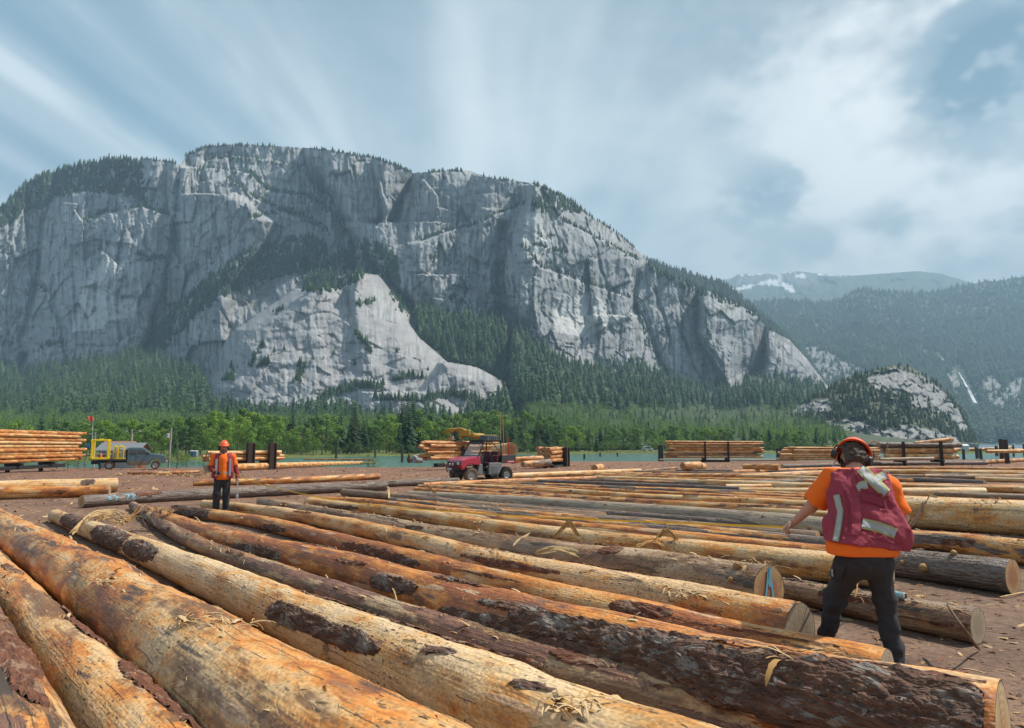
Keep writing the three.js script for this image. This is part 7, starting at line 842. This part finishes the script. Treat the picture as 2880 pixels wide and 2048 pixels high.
  // pilings in the river
  const pil = [...[[1131, 1257, 1287, 150], [945, 1263, 1285, 170], [1055, 1265, 1281, 200], [1643, 1277, 1286, 180], [1688, 1274, 1282, 220], [1737, 1274, 1283, 220], [2187, 1262, 1288, 110], [2194, 1264, 1288, 112], [2710, 1264, 1278, 150], [2746, 1258, 1275, 190], [2750, 1260, 1275, 195], [2759, 1261, 1279, 140], [2801, 1254, 1266, 230], [2805, 1254, 1266, 232], [2850, 1252, 1266, 220], [2880, 1250, 1266, 220], [1862, 1253, 1290, 96], [1855, 1252, 1289, 97], [2816, 1235, 1268, 76], [2833, 1237, 1282, 72]]].sort((a, b) => a[0] - b[0]); const near = (u) => u < 1000 ? 'before the bright trees' : u < 1200 ? 'beyond the grey boulder' : u < 1800 ? 'in the open stretch of river' : u < 1900 ? 'at the end of the ragged stack' : u < 2300 ? 'between the ragged and flat stacks' : u > 2812 && u < 2840 ? 'above the tan log by the river' : 'in the water beyond the thick dark stack'; const size = ['slim', 'stout', 'short', 'tilted', 'weathered', 'tall', 'mossy', 'broken topped'];
  pil.forEach(([u, v0, v1, d], i) => { const b = ahead(u, v1, d), t = ahead(u, v0, d), w = d < 120 ? 0.24 : 0.3, r = rng(i + 60), h = t.y + 3.2, g = tube([V(0, -3.2, 0), V(0.02, h * 0.4 - 3.2, 0), V((r() - 0.5) * 0.15, h - 3.2, 0)], [w, w * 0.97, w * 0.9], 9); const m = new THREE.Mesh(g, std([0.055, 0.042, 0.036], 0.95)); m.position.set(b.x, 0, b.z); add(m, 'piling', `dark timber piling ${near(u)}, ${nth('piling' + near(u))} counted from the left`, 'piling', 'timber pilings along the river'); });
  // white van on the far road, white boat
  const van = thing('van', 'tiny white van parked among the trees across the river', 'van'), vp = ahead(1820, 1252, 296); van.position.set(vp.x, groundY(vp.x, vp.z), vp.z); part(van, 'body', extrude([[-2.2, 0.4], [-2.2, 1.9], [0.9, 2.0], [1.6, 1.2], [2.3, 1.0], [2.3, 0.4]], 1.8, -0.9, 0.1), std([0.75, 0.76, 0.77], 0.5)); part(van, 'windows', box(0.1, 1.5, 0.93, 2.2, 0.5, 0.04, 0.02), std([0.04, 0.05, 0.06], 0.2)); for (const x of [-1.4, 1.4]) part(van, 'wheel', new THREE.CylinderGeometry(0.36, 0.36, 0.25, 16).rotateX(Math.PI / 2).translate(x, 0.36, 0.8), rubber);
  // far sorting yard on the spit to the right
  const r = rng(77); for (let k = 0; k < 20; k++) { const u = 2290 + 590 * (k / 20) + 14 * r(), v = 1256 + 5 * r(), d = 300 + 30 * r(), p = ahead(u, v, d), L = 7 + 5 * r(), dr = V(1, 0, (r() - 0.5) * 0.4).normalize(), R = 0.5 + 0.4 * r(); p.y = -1.3 + R * (1 + Math.floor(r() * 2)); const a = p.clone().addScaledVector(dr, -L / 2), b = p.clone().addScaledVector(dr, L / 2), lg = new Log([a, p, b], [R, R, R * 0.9], ++logSeed); makeLog(null, lg, `far log in the sorting yard across the water, ${nthWords[k]} from the left`, { skin: SK[['pale', 'tan', 'rust', 'honey'][k % 4]], segs: 4, sides: 8, group: 'far logs in the yard across the water' }); }
  const loader = thing('log_loader', 'tiny red log loader working in the far yard', 'loader'), lp = ahead(2478, 1250, 300); loader.position.set(lp.x, -1.2, lp.z); const lr = std([0.45, 0.05, 0.03], 0.6); part(loader, 'body', box(0, 1.9, 0, 4.2, 1.4, 2.4, 0.1), lr); part(loader, 'cab', box(1.2, 3.2, 0.4, 1.4, 1.4, 1.4, 0.1), lr); part(loader, 'boom', tube([V(0.2, 2.6, 0), V(-3, 4.4, 0), V(-5.5, 2.6, 0)], [0.3, 0.25, 0.2], 6), lr); part(loader, 'track', box(0, 0.6, 0, 4.6, 1.0, 2.8, 0.2), steelBlack);
  const cabin = thing('cabin', 'small grey cabin on the spit beyond the thick dark stack', 'cabin'), cp = ahead(2713, 1250, 290); cabin.position.set(cp.x, -1.2, cp.z); part(cabin, 'wall', box(0, 1.2, 0, 2.2, 2.2, 2.0, 0.03), std([0.42, 0.44, 0.47], 0.8)); for (const e of [-1, 1]) { const s = box(0, 0, 0, 2.6, 0.1, 1.4, 0.02); s.rotateX(e * 0.5); s.translate(0, 2.6, e * 0.55); part(cabin, 'roof', s, std([0.5, 0.52, 0.56], 0.6)); }
}
// ---------------------------------------------------------------- torn bark, sticks, paint, spray can
function strip(path, w, mat, name, label, cat, th = 0.008, twist = 0.8) {  // one torn strip bent along a path of points
  const c = new THREE.CatmullRomCurve3(path, false, 'centripetal'), n = 22, pos = [], idx = [], r = rng(Math.floor(path[0].x * 991 + path[0].z * 313) + 7), o = path[0].clone(); let ph = r() * 3;
  const S = Math.max(1, Math.round(w / 0.016)); let base = 0;
  for (let q0 = 0; q0 < S; q0++) { const lat = (q0 - (S - 1) / 2) * w / S, wk = w / S * (S > 1 ? 1.15 : 1), f0 = S > 1 ? 0.14 * r() : 0, f1 = S > 1 ? 1 - 0.22 * r() : 1, ph0 = ph; let tw = 0, sway = (r() - 0.5) * 0.5 * w;
    for (let i = 0; i <= n; i++) { const f = lerp(f0, f1, i / n), p = c.getPoint(f), t = c.getTangent(f), s0 = Math.abs(t.y) > 0.95 ? V(1, 0, 0) : V(0, 1, 0).cross(t).normalize(), n0 = t.clone().cross(s0), a0 = ph0 + 0.5 * twist * n2(f * 2.5 + ph0, 1), s = s0.clone().multiplyScalar(Math.cos(a0)).addScaledVector(n0, Math.sin(a0)).normalize(), nn = t.clone().cross(s), hw = wk / 2 * (0.7 + 0.6 * r()) * (i === 0 || i === n ? 0.35 : 1); p.addScaledVector(s, lat + sway * n2(f * 3, q0)).addScaledVector(nn, 0.35 * w * n2(f * 4 + q0 * 3, 7) + 0.25 * w * Math.abs(lat / w)); for (const [e, q] of [[-1, -1], [1, -1], [1, 1], [-1, 1]]) { const x = p.clone().addScaledVector(s, e * hw).addScaledVector(nn, q * th / 2).sub(o); pos.push(x.x, x.y, x.z); } if (i) for (let k = 0; k < 4; k++) { const a = base + (i - 1) * 4 + k, b = base + (i - 1) * 4 + (k + 1) % 4; idx.push(a, b, b + 4, a, b + 4, a + 4); } }
    idx.push(base, base + 2, base + 1, base, base + 3, base + 2); base += (n + 1) * 4; }
  const g = meshFrom(pos, idx); if (!name) return { g, o };
  const m = new THREE.Mesh(g, mat); m.position.copy(o); return add(m, name, label, cat);
}
const onLog = (k, u, v, off = 0) => { const L = allLogs[k], [s, th] = L.hit(u, v); return L.point(s, th, off); };
const A = (u, v, d) => ahead(u, v, d);
{
  const golden = std([0.36, 0.20, 0.065], 0.9), straw = std([0.50, 0.35, 0.18], 0.9), brown = std([0.15, 0.085, 0.05], 0.92); for (const m of [golden, straw, brown]) m.side = THREE.DoubleSide;
  const a1 = onLog('N9', 1560, 1535), d1 = -a1.z, a2 = onLog('M1', 1885, 1535), d2 = -a2.z;
  strip([A(1556, 1512, d1 + 0.3), A(1590, 1478, d1 + 0.35), A(1602, 1470, d1 + 0.3), A(1622, 1500, d1 + 0.2), A(1646, 1524, d1 + 0.15)], 0.055, golden, 'bark_strip', 'golden strip of bark bent to a sharp arch on the shaggy log', 'bark');
  strip([A(1838, 1532, d2), A(1862, 1500, d2 + 0.05), A(1872, 1492, d2 + 0.05), A(1895, 1510, d2), A(1908, 1532, d2 - 0.05), A(1902, 1545, d2 - 0.05)], 0.06, golden, 'bark_strip', 'brown bark strip standing up in a hook over the tan log', 'bark'); strip([A(1790, 1542, d2 - 0.1), A(1830, 1524, d2), A(1880, 1540, d2 - 0.1)], 0.07, golden, 'bark_strip', 'flat curled bark sheet at the foot of the hooked strip', 'bark');
  strip([A(1500, 1556, d1 - 0.5), A(1570, 1545, d1 - 0.5), A(1640, 1566, d1 - 0.5), A(1672, 1588, d1 - 0.6)], 0.08, straw, 'bark_strip', 'long pale bark sheet peeling off the shaggy log', 'bark'); strip([A(1440, 1538, d1 - 0.3), A(1460, 1518, d1 - 0.2), A(1492, 1500, d1 - 0.1)], 0.025, straw, 'splinter', 'straight pale sliver slanting over the shaggy log', 'splinter');
  const g4 = onLog('N4', 260, 1470), dd = -g4.z; strip([A(196, 1505, dd - 0.3), A(230, 1474, dd), A(256, 1450, dd + 0.2), A(310, 1440, dd + 0.5), A(352, 1450, dd + 0.6)], 0.10, straw, 'bark_strip', 'broad tan bark strip arched over the end of the pale yellow log', 'bark'); strip([A(338, 1480, dd), A(372, 1452, dd + 0.2), A(402, 1420, dd + 0.3)], 0.07, golden, 'bark_strip', 'stiff bark slat leaning between the two log ends', 'bark'); strip([A(420, 1500, dd), A(408, 1478, dd + 0.1), A(398, 1455, dd + 0.2)], 0.04, brown, 'bark_strip', 'short dark slat under the leaning bark slat', 'bark');
  const tangle = (label, c, R, n0, mats, seed, fat = 1) => { const n = Math.round(n0 * 1.6); const g = thing('bark_tangle', label, 'bark'), r = rng(seed); g.position.copy(c); for (let k = 0; k < n; k++) { const a = r() * 6.28, d = V(Math.cos(a) * 1.2 + 0.6, 0.06 + 0.75 * r() * r(), Math.sin(a)), p = V((r() - 0.5) * R * 2.0, r() * R * 0.12, (r() - 0.5) * R * 0.9), big = r() < 0.16; part(g, 'bark_shred', ribbon(p, d, R * (0.3 + 0.9 * r() * r()), fat * (big ? 0.018 + 0.02 * r() : 0.003 + 0.008 * r()), 0.2 + 0.9 * r(), Math.floor(r() * 1e6), 0.9, 0.003), mats[Math.floor(r() * mats.length)]); } };
  const M3 = [golden, straw, brown, woodStrip[0]]; tangle('golden tangle of shredded bark between two near log ends', A(300, 1462, dd + 0.1), 0.42, 50, [golden, golden, straw, brown], 1, 2); tangle('loose shredded bark behind the slender reddish log end', A(450, 1436, dd + 1.2), 0.35, 34, [golden, golden, brown], 2, 2);
  [[1370, 1470, 'M1', 'clump of straw coloured shreds hanging over the tan log'], [1255, 1432, 'M2', 'small clump of torn fibres on the freckled orange log'], [815, 1420, 'N9', 'ragged fibres at the far end of the shaggy log'], [985, 1405, 'M2', 'fibre loop on the thin end of the freckled orange log'], [1760, 1530, 'M1', 'brown bark shreds heaped beside the hooked strip'], [2110, 1388, 'M6', 'upstanding splintered tuft near the worker\'s outstretched hand'], [1420, 1420, 'ML1', 'pale shreds draped on the shaggy brown log'], [2120, 1575, 'N9', 'dark fibre skirt near the blue painted end'], [2480, 1625, 'R4', 'torn fibres on the half peeled log by the worker\'s knee'], [700, 1460, 'N7', 'curl of fibres on the bright orange log'], [2290, 1850, 'N6', 'tuft of orange fibres on the heavy barked log'], [1120, 1390, 'ML1', 'upright frayed splinter before the red vehicle']].forEach(([u, v, k, lb], i) => tangle(lb, onLog(k, u, v, -0.02), 0.20 + 0.05 * (i % 3), 22, M3, 30 + i));
  tangle('heap of frayed bark standing on the thick buff log', onLog('R1', 2790, 1402, -0.03), 0.3, 34, [straw, brown, golden], 77); tangle('wind of straw fibres on the big tawny log', onLog('N3', 640, 1800, -0.01), 0.16, 24, [straw, straw, golden], 78); tangle('cream shavings scraped from the big tawny log', onLog('N3', 390, 1690, -0.005), 0.14, 30, [straw, woodStrip[2]], 79); tangle('pale splinters standing along the gouge of the big tawny log', onLog('N3', 700, 1790, -0.01), 0.2, 16, [straw, woodStrip[2]], 80); tangle('fuzz of fibres on the pale yellow log near its wide end', onLog('N4', 1700, 1990, -0.01), 0.2, 40, [straw, golden, woodStrip[2]], 81); tangle('bristling fibres on the back of the buff log', onLog('N8', 1990, 1680, -0.01), 0.22, 40, [straw, woodStrip[2], brown], 82);
  // leaning stake, sticks
  const dR = -onLog('R1', 2600, 1420).z; const st = thing('stake', 'splintered wooden stake leaning against the very thick buff log', 'stake'), s0 = strip([A(2556, 1488, dR - 0.75), A(2588, 1440, dR - 0.6), A(2612, 1394, dR - 0.45)], 0.075, straw, null), sm = part(st, 'blade', s0.g, brown); st.position.copy(s0.o); const cap = box(0, 0, 0, 0.14, 0.035, 0.07, 0.006); const cp = A(2624, 1396, dR - 0.44).sub(s0.o); cap.rotateZ(-0.25); cap.translate(cp.x, cp.y, cp.z); part(st, 'split_end', cap, straw);
  const g0 = atHeight(2755, 1828, 0.01); strip([A(2664, 1700, 5.8), A(2705, 1762, 5.4), g0], 0.022, brown, 'stick', 'thin dark stick propped on the half peeled log\'s end', 'stick', 0.016, 0.1); strip([atHeight(2812, 1680, 0.02), atHeight(2850, 1672, 0.03), atHeight(2890, 1664, 0.02)], 0.012, straw, 'stick', 'pale twig lying on the mud beyond the half peeled log', 'stick', 0.01, 0.2);
  strip([A(1195, 1358, 18.5), A(1215, 1378, 17.8), A(1230, 1392, 17.2)], 0.06, golden, 'bark_strip', 'stiff bark slab tilted before the red vehicle\'s bumper', 'bark'); strip([A(1092, 1368, 15.5), A(1094, 1388, 15.4), A(1096, 1408, 15.2)], 0.05, straw, 'splinter', 'upright tan splinter in front of the dark barked log', 'splinter');
  strip([A(2400, 1620, 5.9), A(2412, 1642, 5.75), A(2404, 1680, 5.6)], 0.02, golden, 'splinter', 'curved splinter between the bending worker\'s legs', 'splinter');
  // blue paint sprayed on two sawn ends and as figures on the grey barked log
  const blue = std([0.13, 0.34, 0.46], 0.6), blue2 = std([0.05, 0.20, 0.33], 0.6);
  const mark = (k, strokes) => { const L = allLogs[k], f = L.at(1), host = scene.children.find((c) => c.userData.logKey === k), o = host.position; for (const s of strokes) { const pts = s.map(([x, y]) => f.C.clone().addScaledVector(f.B, x * f.R).addScaledVector(f.N, y * f.R).addScaledVector(f.T, 0.010)), pos = [], idx = [], side = f.B; pts.forEach((p, i) => { for (const e of [-1, 1]) { const q = p.clone().addScaledVector(side, e * 0.016).sub(o); pos.push(q.x, q.y, q.z); } if (i) { const a = i * 2 - 2; idx.push(a, a + 1, a + 3, a, a + 3, a + 2); } }); const m = blue.clone(); m.side = THREE.DoubleSide; part(host, 'paint_mark', meshFrom(pos, idx), m, 'stroke of blue spray paint'); } };
  mark('N9', [[[-0.05, 0.95], [-0.12, 0.4], [-0.22, -0.35]], [[0.0, 0.95], [0.12, 0.4], [0.34, -0.45]], [[0.05, 0.9], [0.02, 0.5], [-0.02, 0.15]]]); mark('M1', [[[0.0, 0.9], [0.08, 0.2], [0.0, -0.6]], [[0.2, 0.5], [0.24, -0.1], [0.16, -0.5]]]);
  const glyphs = { '=': [[[0, 0.62], [0.8, 0.66]], [[0.05, 0.32], [0.85, 0.36]]], 9: [[[0.8, 0.75], [0.45, 0.95], [0.1, 0.75], [0.35, 0.5], [0.75, 0.6], [0.8, 0.75], [0.6, 0.3], [0.25, 0.02]]], '.': [[[0.3, 0.12], [0.45, 0.02], [0.3, -0.1]]], 7: [[[0.05, 0.9], [0.85, 0.95], [0.5, 0.5], [0.3, 0]]], 8: [[[0.45, 0.5], [0.1, 0.75], [0.45, 0.98], [0.8, 0.75], [0.45, 0.5], [0.05, 0.22], [0.4, -0.02], [0.8, 0.2], [0.45, 0.5]]] };
  const L = allLogs.L3, host = scene.children.find((c) => c.userData.logKey === 'L3'), [s0x] = L.hit(292, 1408), [s1x] = L.hit(377, 1402); const chars = ['=', '9', '.', '7', '8'];
  chars.forEach((ch, i) => { const w = (s1x - s0x) / 5, gs = glyphs[ch].map((st) => { const pos = [], idx = [], c = []; for (let q = 0; q < st.length - 1; q++) for (let e = 0; e < 6; e++) c.push([lerp(st[q][0], st[q + 1][0], e / 6), lerp(st[q][1], st[q + 1][1], e / 6)]); c.push(st[st.length - 1]); c.forEach(([x, y], j) => { const s = s0x + w * (i + x * 0.85), th = 1.75 - 1.05 * y; for (const e of [-1, 1]) { const p = L.point(s + e * 0.012 / L.len * 0.8, th + e * 0.085, 0.009).sub(host.position); pos.push(p.x, p.y, p.z); } if (j) { const a = j * 2 - 2; idx.push(a, a + 1, a + 3, a, a + 3, a + 2); } }); return meshFrom(pos, idx); }); const m = blue.clone(); m.side = THREE.DoubleSide; part(host, 'painted_figure', mergeGeometries(gs), m, 'blue spray painted figure'); });
  // spray can on the half peeled log
  const can = thing('spray_can', 'silver blue spray paint can lying on the half peeled log', 'spray can'), cpos = onLog('R4', 2538, 1686, 0.034), f = allLogs.R4.at(allLogs.R4.hit(2538, 1686)[0]); can.position.copy(cpos); can.quaternion.setFromUnitVectors(V(0, 1, 0), f.T.clone().addScaledVector(f.B, 0.15).normalize());
  part(can, 'can_body', new THREE.LatheGeometry([[0.001, -0.095], [0.030, -0.095], [0.033, -0.09], [0.033, 0.07], [0.026, 0.085]].map(([a, b]) => new THREE.Vector2(a, b)), 24), std([0.32, 0.42, 0.46], 0.35, { metalness: 0.6 })); part(can, 'label_band', new THREE.CylinderGeometry(0.0336, 0.0336, 0.08, 24, 1, true), std([0.22, 0.42, 0.50], 0.4)); part(can, 'rim', new THREE.TorusGeometry(0.028, 0.004, 8, 24).rotateX(Math.PI / 2).translate(0, 0.086, 0), alloy); part(can, 'base_dish', new THREE.SphereGeometry(0.027, 18, 8, 0, 6.283, 0, 1.2).scale(1, 0.5, 1).translate(0, 0.068, 0), std([0.55, 0.58, 0.6], 0.3, { metalness: 0.7 }));
}
// ---------------------------------------------------------------- chips and shreds that nobody could count
{
  const r = rng(404), Mx = new THREE.Matrix4(), Q = new THREE.Quaternion(), E = new THREE.Euler(), col = new THREE.Color();
  const chip = (() => { const pos = [], idx = []; [[-0.5, -0.3], [-0.1, -0.5], [0.5, -0.2], [0.4, 0.3], [-0.2, 0.45]].forEach(([x, z]) => pos.push(x, 0, z, x * 0.9, 0.25, z * 0.9)); for (let i = 0; i < 5; i++) { const a = i * 2, b = (i + 1) % 5 * 2; idx.push(a, b, b + 1, a, b + 1, a + 1); } idx.push(1, 3, 5, 1, 5, 7, 1, 7, 9); return meshFrom(pos, idx); })();
  const sliver = ribbon(V(-0.5, 0, 0), V(1, 0.25, 0), 1, 0.10, 0.9, 5, 0.5, 0.03); const tones = [[0.45, 0.30, 0.16], [0.30, 0.17, 0.08], [0.16, 0.085, 0.05], [0.08, 0.045, 0.03], [0.22, 0.10, 0.06], [0.40, 0.22, 0.09]];
  const mat = std([1, 1, 1], 0.92); mat.side = THREE.DoubleSide; const scatterStuff = (name, label, geo, n, f) => { const im = new THREE.InstancedMesh(geo, mat, n); for (let i = 0; i < n; i++) { const { p, q, s, c } = f(i); Mx.compose(p, q, s); im.setMatrixAt(i, Mx); col.setRGB(...c); im.setColorAt(i, col); } add(im, name, label, undefined, undefined, 'stuff'); };
  const tone = () => { const t = tones[Math.floor(r() * tones.length)], k = 0.7 + 0.6 * r(); return [t[0] * k, t[1] * k, t[2] * k]; };
  const spot = () => { const d = 2.5 + 46 * Math.pow(r(), 1.5), x = (r() - 0.5) * (3 + d * 1.65); return V(x, 0, -d); };
  scatterStuff('bark_chips', 'loose bark chips scattered over the yard', chip, 16000, () => { const p = spot(), s = 0.012 + 0.055 * r() * r() * (1 + -p.z * 0.03); p.y = groundY(p.x, p.z) + 0.003; E.set((r() - 0.5) * 0.7, r() * 6.28, (r() - 0.5) * 0.7); return { p, q: Q.setFromEuler(E).clone(), s: V(s * (1 + 2.5 * r()), s * 0.5, s), c: tone() }; });
  const zones = [[330, 600, 39, 48, 900], [-100, 520, 56, 72, 500], [560, 1240, 50, 76, 500], [1440, 2100, 40, 70, 900], [2000, 2880, 38, 70, 900], [-60, 560, 21, 27, 300]]; const heap = zones.flatMap(([a, b, c, d, n]) => Array.from({ length: n }, () => { const dd = lerp(c, d, r()), p = ahead(lerp(a, b, r()), 1250, dd); return p; }).filter((p) => fbm(p.x * 0.25, p.z * 0.25, 2) > -0.1));
  scatterStuff('bark_litter', 'broken bark and splintered wood littering the far yard', chip, heap.length, (i) => { const p = heap[i].clone(), s = 0.04 + 0.13 * r() * r(); p.y = groundY(p.x, p.z) + 0.01 + 0.06 * r() * r(); E.set((r() - 0.5) * 0.9, r() * 6.28, (r() - 0.5) * 0.9); return { p, q: Q.setFromEuler(E).clone(), s: V(s * (1.2 + 2.4 * r()), s * 0.5, s), c: tone() }; });
  scatterStuff('wood_slivers', 'loose wood slivers and strands strewn on the ground', sliver, 7000, () => { const p = spot(), s = 0.05 + 0.32 * r() * r(); p.y = groundY(p.x, p.z) + 0.004; E.set((r() - 0.5) * 0.4, r() * 6.28, (r() - 0.5) * 0.3); return { p, q: Q.setFromEuler(E).clone(), s: V(s, s * 0.5, s * (0.25 + 0.4 * r())), c: tone() }; });
  const keys = Object.keys(allLogs), pick = keys.flatMap((k) => Array(/^N[1-9]/.test(k) ? 9 : /^M|^R/.test(k) ? 3 : 1).fill(k)).concat(Array(14).fill('N9'), Array(10).fill('N5'), Array(8).fill('N8'), Array(8).fill('N3'));
  scatterStuff('wood_fibres', 'fine torn fibres clinging to the logs', sliver, 15000, () => { const L = allLogs[pick[Math.floor(r() * pick.length)]], c = Math.floor(r() * 13); let s = clamp(0.02 + 0.96 * (HASH(c, L.seed) + 0.05 * (r() + r() - 1)), 0.01, 0.99); if (r() < 0.35) s = r() * 0.98 + 0.01; const th = -0.8 + 2.4 * r(), p = L.point(s, th, 0.001), f = L.at(s), n = f.N.clone().multiplyScalar(Math.cos(th)).addScaledVector(f.B, Math.sin(th)), t = f.T.clone().multiplyScalar(r() < 0.5 ? 1 : -1).addScaledVector(f.B, (r() - 0.5) * 1.5).addScaledVector(n, 0.1 + 0.25 * r()).normalize(), b = t.clone().cross(n).normalize(), nn = b.clone().cross(t); Mx.makeBasis(t, nn, b); const q = new THREE.Quaternion().setFromRotationMatrix(Mx), z = 0.02 + 0.09 * r() * r(); return { p, q, s: V(z, z * 0.6, z * (0.3 + 0.5 * r())), c: r() < 0.75 ? [0.50 * (0.7 + 0.5 * r()), 0.345, 0.19] : tone() }; });
}
for (const c of scene.children) delete c.userData.logKey;
renderer.render(scene, camera);
